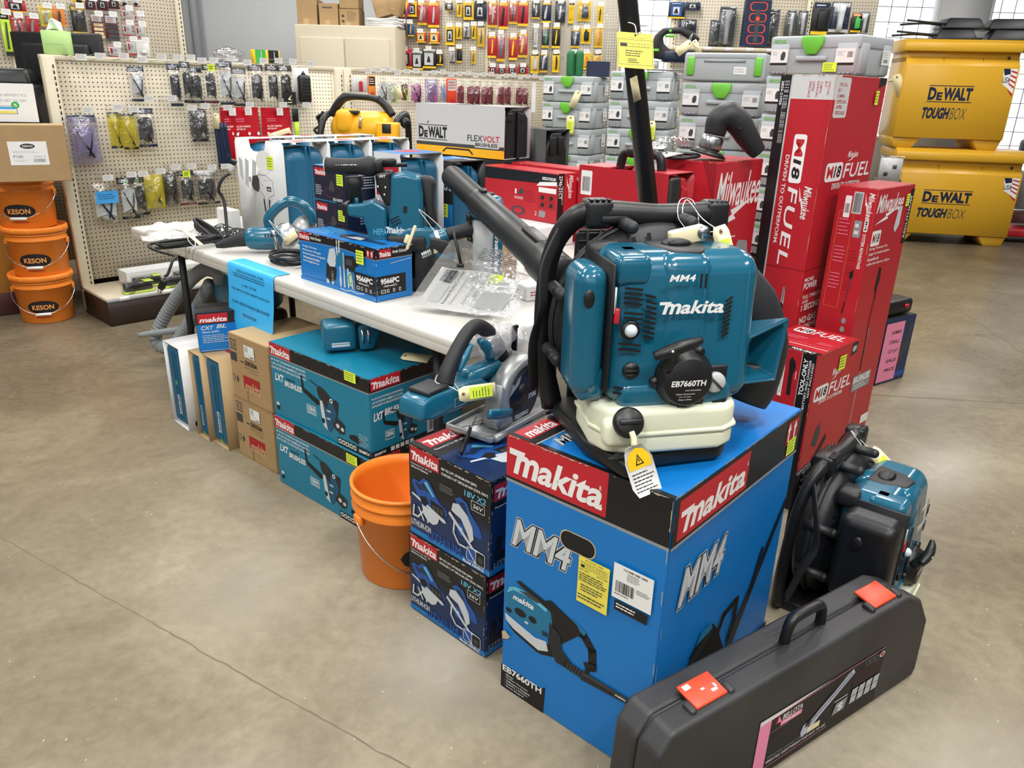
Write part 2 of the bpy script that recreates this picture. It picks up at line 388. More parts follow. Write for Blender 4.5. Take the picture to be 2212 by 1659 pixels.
# ---------------------------------------------------------------- floor
def floor_material():
    m = bpy.data.materials.new('polished_concrete'); m.use_nodes = True; nt = m.node_tree; b = nt.nodes['Principled BSDF']
    N = nt.nodes.new; Lk = nt.links.new
    tc = N('ShaderNodeTexCoord')
    n1 = N('ShaderNodeTexNoise'); n1.inputs['Scale'].default_value = 1.6; n1.inputs['Detail'].default_value = 8; n1.inputs['Roughness'].default_value = .62; n1.inputs['Distortion'].default_value = .6
    n2 = N('ShaderNodeTexNoise'); n2.inputs['Scale'].default_value = 26; n2.inputs['Detail'].default_value = 6; n2.inputs['Roughness'].default_value = .7
    for n in (n1, n2): Lk(tc.outputs['Object'], n.inputs['Vector'])
    r1 = N('ShaderNodeValToRGB'); e = r1.color_ramp.elements
    e[0].position = .28; e[0].color = lin('#756a57'); e[1].position = .72; e[1].color = lin('#a1977f')
    k = r1.color_ramp.elements.new(.5); k.color = lin('#8b806a')
    Lk(n1.outputs['Fac'], r1.inputs[0])
    mx = N('ShaderNodeMix'); mx.data_type = 'RGBA'; mx.blend_type = 'MULTIPLY'; mx.inputs['Factor'].default_value = .55
    r2 = N('ShaderNodeValToRGB'); e = r2.color_ramp.elements; e[0].position = .3; e[0].color = (.55, .54, .52, 1); e[1].position = .7; e[1].color = (1, 1, 1, 1)
    Lk(n2.outputs['Fac'], r2.inputs[0]); Lk(r1.outputs[0], mx.inputs['A']); Lk(r2.outputs[0], mx.inputs['B'])
    # pale chips and scuffs
    vo = N('ShaderNodeTexVoronoi'); vo.inputs['Scale'].default_value = 34; vo.inputs['Randomness'].default_value = 1
    mp = N('ShaderNodeMapping'); mp.inputs['Scale'].default_value = (1, .45, 1); mp.inputs['Rotation'].default_value = (0, 0, .6)
    wob = N('ShaderNodeTexNoise'); wob.inputs['Scale'].default_value = 60
    Lk(tc.outputs['Object'], mp.inputs[0]); Lk(mp.outputs[0], vo.inputs['Vector']); Lk(tc.outputs['Object'], wob.inputs['Vector'])
    ad = N('ShaderNodeMath'); ad.operation = 'MULTIPLY_ADD'; ad.inputs[1].default_value = .25; Lk(wob.outputs['Fac'], ad.inputs[0]); Lk(vo.outputs['Distance'], ad.inputs[2])
    ls = N('ShaderNodeMath'); ls.operation = 'LESS_THAN'; ls.inputs[1].default_value = .168; Lk(ad.outputs[0], ls.inputs[0])
    m2 = N('ShaderNodeMix'); m2.data_type = 'RGBA'; m2.inputs['B'].default_value = lin('#cfc6b4')
    sc_ = N('ShaderNodeMath'); sc_.operation = 'MULTIPLY'; sc_.inputs[1].default_value = .6; Lk(ls.outputs[0], sc_.inputs[0])
    Lk(sc_.outputs[0], m2.inputs['Factor']); Lk(mx.outputs['Result'], m2.inputs['A']); Lk(m2.outputs['Result'], b.inputs['Base Color'])
    rr = N('ShaderNodeMapRange'); rr.inputs['To Min'].default_value = .2; rr.inputs['To Max'].default_value = .45; Lk(n2.outputs['Fac'], rr.inputs['Value']); Lk(rr.outputs[0], b.inputs['Roughness'])
    bp = N('ShaderNodeBump'); bp.inputs['Strength'].default_value = .06; bp.inputs['Distance'].default_value = .003; Lk(n2.outputs['Fac'], bp.inputs['Height']); Lk(bp.outputs['Normal'], b.inputs['Normal'])
    b.inputs['Specular IOR Level'].default_value = .45
    return m
FLOOR = floor_material(); mat('joint', '#6a604f', .7)
g = G(); g.mat(FLOOR).box((1.0, 4.0, -.05), (18, 12.4, .1))
fl = structure(g.obj('floor'))
def joint(a, b, wd, j=0.01, n=24, seed=1):
    """saw-cut line or crack in the slab"""
    g = G(); g.mat('joint'); rnd = random.Random(seed); a, b = Vector((*a, 0)), Vector((*b, 0)); d = (b - a); nn = Vector((-d.y, d.x, 0)).normalized()
    P = [a + d * (i / n) + nn * (rnd.uniform(-j, j)) for i in range(n + 1)]
    V = []
    for p in P:
        k = wd * (.5 + rnd.random() * .7) / 2
        V += [tuple(p - nn * k + Vector((0, 0, .0006))), tuple(p + nn * k + Vector((0, 0, .0006)))]
    g.vf(V, [(2 * i, 2 * i + 1, 2 * i + 3, 2 * i + 2) for i in range(n)], False)
    g.obj('control_joint', fl)
joint((-1.9, 2.28), (-.14, 1.235), .0045, .003, 60, 3)
joint((1.80, 3.65), (3.0, 3.55), .007, .004, 30, 5)
joint((3.33, 6.3), (3.10, 4.4), .006, .02, 30, 6)
joint((-2.3, 4.45), (-1.4, 3.9), .006, .003, 20, 8)

# ---------------------------------------------------------------- walls, windows, ceiling
WY = 9.6
def wall(name, boxes, m='drywall'):
    g = G(); g.mat(m)
    for c, d in boxes: g.box(c, d)
    return structure(g.obj(name))
WIN = [(.62, 2.02, .95, 3.0), (3.68, 4.72, .95, 3.0), (5.28, 6.9, .6, 3.0)]   # x0, x1, z0, z1
bx = []; x = -7.0
for x0, x1, z0, z1 in WIN:
    bx.append((((x + x0) / 2, WY + .08, 1.9), (x0 - x, .16, 3.8)))
    bx.append((((x0 + x1) / 2, WY + .08, z0 / 2), (x1 - x0, .16, z0)))
    bx.append((((x0 + x1) / 2, WY + .08, (z1 + 3.8) / 2), (x1 - x0, .16, 3.8 - z1)))
    x = x1
bx.append((((x + 9.0) / 2, WY + .08, 1.9), (9.0 - x, .16, 3.8)))
wall('wall_back', bx)
wall('wall_left', [((-6.6, 4.0, 1.9), (.16, 11.2, 3.8))])
wall('wall_fill_blocker', [((1.0, -2.2, 1.9), (16.0, .16, 3.8))])  # unseen wall added behind the camera to cut the flat fill light
wall('wall_right', [((9.0, 4.0, 1.9), (.16, 11.2, 3.8))])
mat('ceiling_paint', '#d4d5d4', .8)
wall('ceiling', [((1.0, 4.0, 3.85), (18, 12.4, .1))], 'ceiling_paint')
film('pane_glass', gloss=.06, rough=.02, bump=0, tint=1.0)
for i, (x0, x1, z0, z1) in enumerate(WIN):
    g = G(); g.mat('pane_glass').box(((x0 + x1) / 2, WY + .08, (z0 + z1) / 2), (x1 - x0, .006, z1 - z0))
    wo = structure(g.obj('window_%d' % (i + 1)))
    g = G(); g.mat('frame_white')
    for xx in (x0 + .02, x1 - .02): g.box((xx, WY + .06, (z0 + z1) / 2), (.04, .08, z1 - z0))
    for zz in (z0 + .02, z1 - .02): g.box(((x0 + x1) / 2, WY + .06, zz), (x1 - x0 - .08, .08, .04))
    g.obj('window_frame', wo)
    g = G(); g.mat('lgrey'); n = int((x1 - x0) / .16)
    for k in range(1, n): g.box((x0 + (x1 - x0) * k / n, WY + .1, (z0 + z1) / 2), (.008, .008, z1 - z0))
    k = z0 + .16
    while k < z1: g.box(((x0 + x1) / 2, WY + .1, k), (x1 - x0, .008, .008)); k += .16
    g.obj('window_grille', wo)
# conduit pipes and a cable by the wall corner
g = G(); g.mat('grey'); g.cyl((-3.70, 9.5, 0), (-3.70, 9.5, 3.8), .05)
tag(g.obj('conduit_pipe'), 'thick grey pipe running up the pale wall beside the rear pegboard', 'pipe')
g = G(); g.mat('dgrey'); g.cyl((-3.95, 9.45, 0), (-3.95, 9.45, 3.8), .07)
tag(g.obj('downpipe'), 'dark grey pipe between the rear pegboard post and the thinner pipe', 'pipe')
# ---------------------------------------------------------------- cartons with printed sides
def sticker(face, u, v, wd, h, parent, name='price_sticker', m='sticker', lines=4, rot=0):
    """a stuck-on price label lying on a box side; wd,h in metres, (u,v) lower-left"""
    g = G(); a = wd / face.W; b = h / face.H
    f = Face(g, face.P(u, v), face.u * a, face.v * b); f.n = face.n
    o_ = f.o + f.n * .0005; f.o = o_
    f.poly([(0, 0), (1, .0), (1, 1), (0, 1)], m)
    f.greek(.06, .12, .94, .92, lines, 'dgrey', .35)
    return g.obj(name, parent)
class Carton:
    def __init__(s, name, label, N, z, th, L, R, h, mats, group=None, cat='box', open_top=False, r=.004):
        """upright box: N = near vertical edge, L/R = lengths of the sides running left and right from it"""
        s.L, s.R, s.h = L, R, h
        s.g = G(); s.g.mat(mats.get('body', 'kraft'))
        s.g.rbox((R / 2, L / 2, h / 2), (R, L, h), r, 2)
        s.g.mat(mats.get('edge', 'edge_card'))
        s.fL = Face(s.g, (0, L, 0), (0, -L, 0), (0, 0, h)); s.fR = Face(s.g, (0, 0, 0), (R, 0, 0), (0, 0, h))
        s.fT = Face(s.g, (0, L, h), (0, -L, 0), (R, 0, 0)); s.fT2 = Face(s.g, (0, 0, h), (R, 0, 0), (0, L, 0))
        for k, f in (('L', s.fL), ('R', s.fR), ('T', s.fT)):
            if k in mats:
                a = .0025 / f.W; b = .0025 / f.H; f.rect(a, b, 1 - a, 1 - b, mats[k])
        s.fT2.k = 1
        s.name, s.label, s.cat, s.group, s.N, s.z, s.th = name, label, cat, group, N, z, th
        s.st = []
    def worn(s, m='edge_card', n=26, seed=2, faces='LRT'):
        """scuffed board along the edges"""
        rnd = random.Random(seed)
        for k, f in (('L', s.fL), ('R', s.fR)):
            if k not in faces: continue
            for i in range(n):
                u = rnd.random(); ln = rnd.uniform(.01, .05); t = rnd.uniform(.001, .0032) / f.H
                f.poly([(u, 1 - t), (min(1, u + ln * .4), 1 - t * rnd.uniform(.6, 1.6)), (min(1, u + ln), 1), (u, 1)], m)
            for i in range(n // 3):
                v = rnd.random(); ln = rnd.uniform(.01, .06); t = rnd.uniform(.0008, .0022) / f.W; uu = 1 if k == 'L' else 0; sg = -1 if k == 'L' else 1
                f.poly([(uu, v), (uu + sg * t, v + ln * .3), (uu + sg * t, v + ln * .7), (uu, min(1, v + ln))][:: (1 if k == 'R' else -1)], m)
        return s
    def sticker(s, f, *a, **k): s.st.append((f, a, k))
    def build(s):
        o = s.g.obj(s.name, None, (s.N[0], s.N[1], s.z), RAD(s.th), wn=False)
        tag(o, s.label, s.cat, s.group)
        for f, a, k in s.st: sticker(f, *a, o, **k)
        s.o = o; return o
def mak(f, a, b, c, d, red=True, ink='white'):
    """red name panel with heavy slanted lettering"""
    if red: f.rect(a, b, c, d, 'red'); a, b, c, d = a + (c - a) * .03, b + (d - b) * .12, c - (c - a) * .04, b + (d - b) * .74
    w = c - a; h = d - b
    f.text('m', a + w * .05, b, a + w * .335, b + h * .80, ink, .03, .22); f.text('akita', a + w * .325, b, c, d, ink, .028, .22)
    f.poly([(a, b + h * .70), (a + w * .16, b + h * .70), (a + w * .18, b + h * .93), (a, b + h * .93)], ink)
    f.poly([(a + w * .94, b), (a + w * 1.0, b), (a + w * 1.005, b + h * .13), (a + w * .94, b + h * .13)], ink)
def mm4(f, a, b, c, d):
    f.text('MM4', a - (c - a) * .03, b - (d - b) * .07, c + (c - a) * .03, d + (d - b) * .07, 'lgrey', .085, .25)
    f.text('MM4', a - (c - a) * .015, b - (d - b) * .04, c + (c - a) * .015, d + (d - b) * .04, 'ink', .06, .25)
    f.text('MM4', a, b, c, d, 'silverprint', .02, .25)
def milw(f, a, b, c, d, rot=0, ink='white', bolt=True):
    if rot == 0:
        f.text('Milwaukee', a, b + (d - b) * .38, c, d, ink, .012, .28)
        if bolt:
            w, h = c - a, d - b
            f.poly([(a + w * .02, b), (a + w * .40, b + h * .24), (a + w * .36, b + h * .32), (a + w * .86, b + h * .5), (a + w * .44, b + h * .22), (a + w * .50, b + h * .15)], ink)
    else:
        f.text('Milwaukee', a + (c - a) * .38, b, c, d, ink, .012, .28, rot=-90)
        w, h = c - a, d - b
        if bolt: f.poly([(a, d - h * .02), (a + w * .24, d - h * .40), (a + w * .32, d - h * .36), (a + w * .5, d - h * .86), (a + w * .22, d - h * .44), (a + w * .15, d - h * .5)][::-1], ink)
def m18(f, a, b, c, d, rot=0, fuel=True):
    """white rounded badge with M18, wide FUEL lettering after it"""
    if rot == 0:
        x = a + (c - a) * .36
        f.rrect(a, b, x, d, 'white', .25 * min((x - a) * f.W, (d - b) * f.H))
        f.text('M', a + (x - a) * .1, b + (d - b) * .18, a + (x - a) * .45, b + (d - b) * .82, 'red', .03)
        f.text('18', a + (x - a) * .5, b + (d - b) * .18, a + (x - a) * .92, b + (d - b) * .82, 'ink', .035, .12)
        if fuel: f.text('FUEL', x + (c - a) * .03, b + (d - b) * .1, c, b + (d - b) * .9, 'white', .012, .12, space=1.05)
    else:
        y = d - (d - b) * .36
        f.rrect(a, y, c, d, 'white', .2 * min((c - a) * f.W, (d - y) * f.H))
        f.text('M', a + (c - a) * .18, d - (d - y) * .45, a + (c - a) * .82, d - (d - y) * .1, 'red', .03, rot=-90)
        f.text('18', a + (c - a) * .18, d - (d - y) * .92, a + (c - a) * .82, d - (d - y) * .5, 'ink', .035, .12, rot=-90)
        if fuel: f.text('FUEL', a + (c - a) * .1, b, a + (c - a) * .9, y - (d - b) * .03, 'white', .01, .12, rot=-90, space=1.1)
def dewalt(f, a, b, c, d, ink='ink'):
    h = d - b
    f.rect(a, b, c, b + h * .05, ink); f.rect(a, d - h * .05, c, d, ink)
    w = c - a
    f.text('D', a + w * .01, b + h * .12, a + w * .19, d - h * .12, ink, .05); f.text('E', a + w * .205, b + h * .12, a + w * .33, b + h * .6, ink, .05)
    f.text('WALT', a + w * .345, b + h * .12, c - w * .01, d - h * .12, ink, .05)

# --- printed pictures (flat artwork on the boxes)
def pic_blower(f):
    """backpack blower seen from behind with its long pipe lying to the right"""
    P = f.poly
    f.line([(.42, .60), (.47, .74), (.60, .70), (.66, .55), (.67, .30), (.63, .26)], .022, 'ink')
    f.line([(.44, .62), (.52, .82), (.60, .74)], .012, 'toolprint')
    P([(.30, .88), (.36, .96), (.55, .80), (.58, .70), (.42, .30), (.45, .14), (.30, .02), (.22, .10), (.36, .26)], 'ink')
    P([(.02, .64), (.03, .80), (.09, .88), (.24, .90), (.36, .80), (.38, .60), (.36, .36), (.28, .30), (.04, .38)], 'toolprint')
    P([(.03, .70), (.05, .82), (.10, .87), (.22, .88), (.34, .79), (.33, .74), (.20, .82), (.08, .80)], 'toolprintl')
    P([(.10, .96), (.13, 1.0), (.40, .86), (.42, .80), (.36, .78), (.14, .92)], 'ink')
    P([(.12, .84), (.20, .89), (.30, .84), (.26, .80)], 'dgrey')
    P([(.02, .36), (.26, .24), (.34, .28), (.36, .14), (.28, .06), (.10, .16), (.03, .26)], 'silverprint')
    P([(.03, .22), (.10, .12), (.28, .02), (.30, .06), (.10, .17)], 'ink')
    f.ell(.14, .50, .045, .06, 'ink'); f.ell(.235, .50, .03, .05, 'ink'); f.ell(.05, .44, .025, .035, 'ink'); f.ell(.19, .40, .015, .02, 'silverprint')
    f.text('makita', .08, .66, .24, .75, 'white', .03, .22)
    for i in range(4): f.line([(.31, .36 + i * .02), (.355, .365 + i * .02)], .002, 'ink')
    P([(.36, .62), (.44, .50), (.46, .30), (.52, .20), (.50, .06), (.42, .05), (.38, .22), (.36, .40)], 'plasticprint')
    P([(.46, .06), (.60, .04), (.60, .16), (.50, .20)], 'ink')
    for i in range(6): f.line([(.50 + i * .02, .05), (.51 + i * .02, .17)], .003, 'dgrey')
    P([(.60, .02), (.98, .08), (1.0, .12), (.985, .17), (.60, .17)], 'plasticprint')
    P([(.61, .11), (.98, .13), (.985, .155), (.61, .15)], 'dgrey')
    P([(.62, .16), (.64, .34), (.69, .36), (.70, .30), (.66, .28), (.65, .16)], 'ink')
    f.text('makita', .83, .095, .90, .125, 'white', .03, .22)
def pic_blower_side(f):
    P = f.poly
    P([(.52, .30), (.60, .42), (.98, .98), (1.0, .96), (.70, .46), (.60, .28)], 'plasticprint')
    P([(.70, .52), (.72, .52), (.80, .76), (.78, .78)], 'ink')
    for i in range(7): f.line([(.52 + i * .018, .30 + i * .02), (.57 + i * .014, .27 + i * .022)], .003, 'dgrey')
    f.line([(.40, .42), (.46, .56), (.58, .58), (.58, .46), (.55, .36)], .02, 'ink')
    P([(.18, .50), (.24, .56), (.36, .58), (.42, .50), (.52, .30), (.54, .20), (.44, .14), (.38, .0), (.2, .0), (.28, .36)], 'ink')
    P([(.02, .0), (.04, .24), (.10, .36), (.22, .42), (.34, .38), (.36, .20), (.30, .0)], 'toolprint')
    P([(.05, .24), (.12, .36), (.22, .41), (.28, .36), (.16, .32)], 'toolprintl')
    P([(.14, .46), (.18, .42), (.36, .52), (.34, .56)], 'plasticprint')
    P([(.22, .54), (.26, .60), (.34, .60), (.36, .55)], 'toolprint')
    f.text('makita', .09, .10, .25, .16, 'white', .03, .22); f.ell(.29, .12, .03, .035, 'ink')
    for i in range(6): f.line([(.02, .03 + i * .03), (.05, .03 + i * .03)], .004, 'ink')
mat('plasticprint', '#1e2026', .35)
def pic_hammer(f):
    """rotary hammer with dust extractor, bit to the upper left"""
    P = f.poly
    P([(.00, .98), (.04, 1.0), (.06, .72), (.10, .70), (.42, .56), (.44, .50), (.36, .44), (.04, .62), (.01, .70)], 'ink')
    f.line([(.22, .96), (.48, .86)], .004, 'ink')
    P([(.36, .84), (.44, .92), (.56, .86), (.70, .72), (.78, .74), (.84, .70), (.80, .34), (.90, .30), (.96, .24), (.94, .04), (.84, .0), (.66, .12), (.62, .40), (.40, .66)], 'plasticprint')
    P([(.60, .64), (.70, .70), (.78, .42), (.72, .20), (.60, .30)], 'toolprintd')
    f.ell(.68, .68, .035, .05, 'white'); f.ell(.68, .68, .018, .026, 'ink')
    P([(.42, .58), (.48, .60), (.56, .10), (.62, .04), (.56, -.04), (.48, .02), (.44, .30)], 'silverprint')
    P([(.50, .50), (.66, .46), (.70, .10), (.62, -.06), (.56, .0), (.52, .3)], 'toolprintd')
    f.ell(.48, .14, .035, .06, 'ink'); f.text('makita', .57, .40, .66, .45, 'white', .03, .2); f.text('makita', .56, .22, .64, .27, 'white', .03, .2)
    f.ell(.80, .17, .04, .05, 'silverprint'); f.ell(.90, .13, .035, .045, 'silverprint')
def pic_saw(f, k):
    """circular saw artwork, two views"""
    P = f.poly
    if k == 0:
        P([(.06, .70), (.02, .80), (.08, .88), (.22, .86), (.36, 1.0), (.50, .98), (.72, .70), (.82, .58), (.96, .54), (1.0, .40), (.94, .28), (.72, .22), (.52, .22), (.40, .36), (.30, .30)], 'midblue')
        P([(.10, .78), (.14, .83), (.26, .80), (.40, .94), (.48, .92), (.62, .70), (.36, .72), (.24, .66)], 'navyprint')
        P([(.36, .90), (.44, .95), (.66, .68), (.60, .66)], 'toolprintl')
        P([(.54, .58), (.92, .52), (.96, .30), (.58, .26)], 'ink')
        for i in range(3): f.rect(.60 + i * .11, .34, .68 + i * .11, .48, 'dgrey')
        P([(.0, .50), (.04, .54), (.94, .26), (.98, .20), (.90, .18)], 'silverprint')
        P([(.30, .36), (.34, .14), (.46, .02), (.62, .0), (.74, .08), (.80, .26)], 'silverprint')
        P([(.24, .52), (.40, .58), (.50, .48), (.40, .34), (.28, .40)], 'ink')
    else:
        P([(.20, .92), (.34, 1.0), (.52, .94), (.62, .76), (.84, .58), (.92, .40), (.84, .34), (.50, .40), (.30, .70)], 'midblue')
        P([(.30, .88), (.44, .92), (.56, .72), (.44, .62)], 'navyprint')
        P([(.10, .64), (.14, .80), (.30, .84), (.52, .70), (.66, .50), (.70, .28), (.60, .16), (.52, .34), (.36, .56), (.20, .60)], 'silverprint')
        P([(.20, .58), (.36, .56), (.52, .34), (.56, .18), (.44, .06), (.30, .08), (.20, .30)], 'navyprint')
        f.ell(.36, .34, .10, .13, 'midblue'); f.ell(.36, .34, .04, .05, 'silverprint')
        P([(.02, .54), (.06, .60), (.70, .10), (.98, .08), (.96, .0), (.70, .02)], 'silverprint')
        f.line([(.18, .42), (.16, .2), (.3, .02), (.48, .02)], .006, 'silverprint')

# --- the big blower carton in front
c = Carton('shipping_carton', 'large bright blue blower carton with black top band in the foreground', (.3125, 1.264), 0, 49.3, .421, .611, .706,
           dict(body='box_blue', L='box_blue', R='box_blue', T='box_blue'), group=None)
f = c.fL
f.rect(0, .845, 1, 1, 'box_black'); f.rect(0, .836, 1, .846, 'grey'); mak(f, .0, .855, .645, 1)
f.text('R', .598, .935, .612, .95, 'white'); 
mm4(f, .055, .61, .46, .715)
f.rrect(.385, .695, .60, .755, 'ink', .02)
f.rrect(.379, .691, .606, .759, 'edge_card', .021); f.rrect(.385, .695, .60, .755, 'ink', .02)
pic_blower(f.sub(.0, .235, .955, .485))
f.poly([(0, .10), (.31, .10), (.335, .115), (.33, -.0), (0, .0)], 'ink')
f.text('EB7660TH', .012, .075, .31, .102, 'white', .03)
for i, t in enumerate(['- Blower', '- Souffleur Thermique', '- Soffiatore a Gasolina', '- Soplador a Gasolina', '- Benzin Blasgerät']): f.text(t, .03, .060 - i * .0125, .03 + .0085 * len(t), .068 - i * .0125, 'white', .01)
c.worn(n=34, seed=4)
f.poly([(.005, .245), (.03, .255), (.07, .24), (.05, .225), (.012, .215)], 'edge_card')
f = c.fR
f.rect(0, .845, 1, 1, 'box_black'); f.rect(0, .836, 1, .846, 'grey'); mak(f, .03, .855, .53, .985)
f.text('R', .515, .935, .525, .95, 'white')
mm4(f, .10, .60, .42, .73); pic_blower_side(f.sub(.08, .0, 1.0, .68))
f.rect(.78, .03, 1, .11, 'ink'); f.text('EB7660TH', .80, .05, .99, .09, 'white', .03)
f.rect(.86, .90, .97, .985, 'dred')
for u0 in (.875, .93): f.poly([(u0, .91), (u0 + .012, .91), (u0 + .012, .95), (u0 + .022, .95), (u0 + .008, .98), (u0 - .008, .95), (u0, .95)], 'white')
f = c.fT
f.rect(0, 0, 1, .02, 'box_black')
f2 = c.fT
f2.rect(.0, .0, .2, .24, 'box_black'); f2.poly([(.02, .02), (.135, .02), (.135, .20), (.02, .20)], 'red')
c.fT2.k = 8
c.fT2.text('makita', .03, .875, .19, .955, 'white', .028, .22); c.fT2.rect(0, .80, .60, .808, 'lgrey')
mm4(c.fT2, .06, .70, .22, .775)
c.sticker(c.fR, .88, .855, .05, .04)
o = c.build()
def label_part(face, name, parent, u, v, wd, h, fn, m='white'):
    g = G(); ff = Face(g, face.P(u, v) , face.u * (wd / face.W), face.v * (h / face.H)); ff.n = face.n; ff.o = ff.o + ff.n * .0006
    ff.rect(0, 0, 1, 1, m); fn(ff); p = g.obj(name, parent); return p
def air_label(f):
    f.text('AIR INDEX LABEL', .2, .93, .8, .97, 'dgrey'); f.text('THE AIR INDEX OF THIS ENGINE IS 1', .05, .86, .95, .905, 'dgrey')
    f.rect(.08, .78, .92, .84, 'dgrey'); f.rect(.09, .787, .91, .833, 'paleyellow'); f.rect(.08, .78, .20, .84, 'ink')
    for i in range(9): f.line([(.2 + i * .08, .78), (.2 + i * .08, .84)], .0006, 'dgrey')
    f.text('MOST CLEAN', .05, .72, .35, .755, 'dgrey'); f.text('LEAST CLEAN', .62, .72, .95, .755, 'dgrey')
    f.greek(.05, .48, .95, .68, 4, 'dgrey', .4); f.greek(.12, .27, .9, .44, 3, 'dgrey', .4); f.greek(.05, .08, .95, .22, 2, 'dgrey', .4)
label_part(c.fL, 'air_index_label', o, .515, .533, .080, .116, air_label, 'paleyellow')['label'] = 'yellow air index label'
def ship_label(f):
    f.bars(.25, .87, .85, .93, 'ink', 30); f.greek(.35, .62, .7, .84, 5, 'dgrey', .4); f.bars(.08, .2, .55, .52, 'ink', 26); f.greek(.6, .38, .95, .52, 3, 'dgrey', .4); f.greek(.06, .12, .5, .17, 1, 'dgrey', .5)
label_part(c.fL, 'shipping_label', o, .725, .613, .095, .084, ship_label, 'white')['label'] = 'white barcode label'
label_part(c.fL, 'origin_strip', o, .745, .573, .08, .024, lambda f: f.greek(.05, .2, .8, .8, 2, 'white', .45), 'ink')['label'] = 'black strip with white print'

# --- rotary hammer kit cartons, two stacked
def hammer_carton(label, N, z, th, first):
    c = Carton('tool_carton', label, N, z, th, .55, .42, .279, dict(body='box_teal', L='box_teal', R='box_teal', T='box_teal'), 'rotary hammer kit cartons under the table')
    f = c.fL
    f.rect(0, .83, 1, 1, 'box_black'); f.rect(0, .815, 1, .832, 'grey'); mak(f, .0, .83, .23, 1)
    for i, t in enumerate(['18V X2 LXT LITHIUM-ION (36V) BRUSHLESS', '1-1/8" AVT ROTARY HAMMER KIT, ACCEPTS', 'SDS-PLUS BITS, W/ HEPA DUST EXTRACTOR']): f.text(t, .01, .755 - i * .052, .385, .79 - i * .052, 'white', .012)
    f.text('LXT', .04, .50, .14, .60, 'white', .03, .25); f.text('BRUSHLESS', .145, .47, .335, .545, 'white', .03, .15); f.text('X2 MOTOR', .16, .56, .26, .59, 'ink', .02, .15)
    pic_hammer(f.sub(.33, .15, .78, .72))
    f.rect(.375, .24, .475, .36, 'silverprint'); f.rect(.38, .25, .47, .35, 'box_teal'); f.text('OSHA', .385, .285, .465, .34, 'white', .03); f.text('COMPLIANT', .385, .255, .465, .275, 'white', .02)
    f.ell(.05, .17, .018, .03, 'silverprint'); f.rect(.035, .09, .065, .15, 'ink')
    f.poly([(.80, .20), (.86, .23), (.92, .17), (.88, .13), (.80, .15)], 'ink'); f.greek(.89, .12, .985, .28, 6, 'silverprint', .25)
    f.rect(.68, .0, 1, .10, 'ink')
    for i in range(5): f.rect(.69 + i * .036, .03, .718 + i * .036, .085, 'white'); f.rect(.696 + i * .036, .042, .712 + i * .036, .072, 'ink')
    f.text('XRH08PTW', .885, .035, .985, .075, 'white', .03)
    f = c.fR
    f.rect(0, .83, 1, 1, 'box_black'); f.rect(0, .815, 1, .832, 'grey'); mak(f, .015, .85, .31, 1)
    for i in range(3): f.text(['18V X2 LXT LITHIUM-ION (36V) BRUSHLESS', '1-1/8" AVT ROTARY HAMMER KIT, ACCEPTS', 'SDS-PLUS BITS, W/ HEPA DUST EXTRACTOR'][i], .02, .73 - i * .045, .33, .762 - i * .045, 'white', .012)
    f.text('LXT', .03, .47, .13, .57, 'white', .03, .25); f.text('BRUSHLESS', .14, .50, .41, .585, 'white', .03, .15)
    pic_hammer(f.sub(.12, .12, .49, .56)); f.rect(.14, .18, .23, .30, 'silverprint'); f.rect(.145, .19, .225, .29, 'box_teal'); f.text('OSHA', .15, .22, .22, .28, 'white', .03)
    f.rect(0, 0, 1, .09, 'ink'); f.text('XRH08PTW', .02, .03, .14, .065, 'white', .03)
    for i in range(5): f.rect(.19 + i * .05, .02, .228 + i * .05, .075, 'white')
    f.rect(.58, .06, .74, .26, 'silverprint'); f.bars(.6, .09, .72, .24, 'ink', 14)
    c.worn('grey', 24, 5 if first else 8)
    c.sticker(c.fL, .79, .90 if first else .86, .058, .034)
    o = c.build(); return o
h2 = hammer_carton('teal rotary hammer carton on the floor, lower one of its stack', (-.455, 2.212), 0, 49.3, False)
h1 = hammer_carton('teal rotary hammer carton on top of its twin under the table', (-.448, 2.221), .2795, 49.8, True)

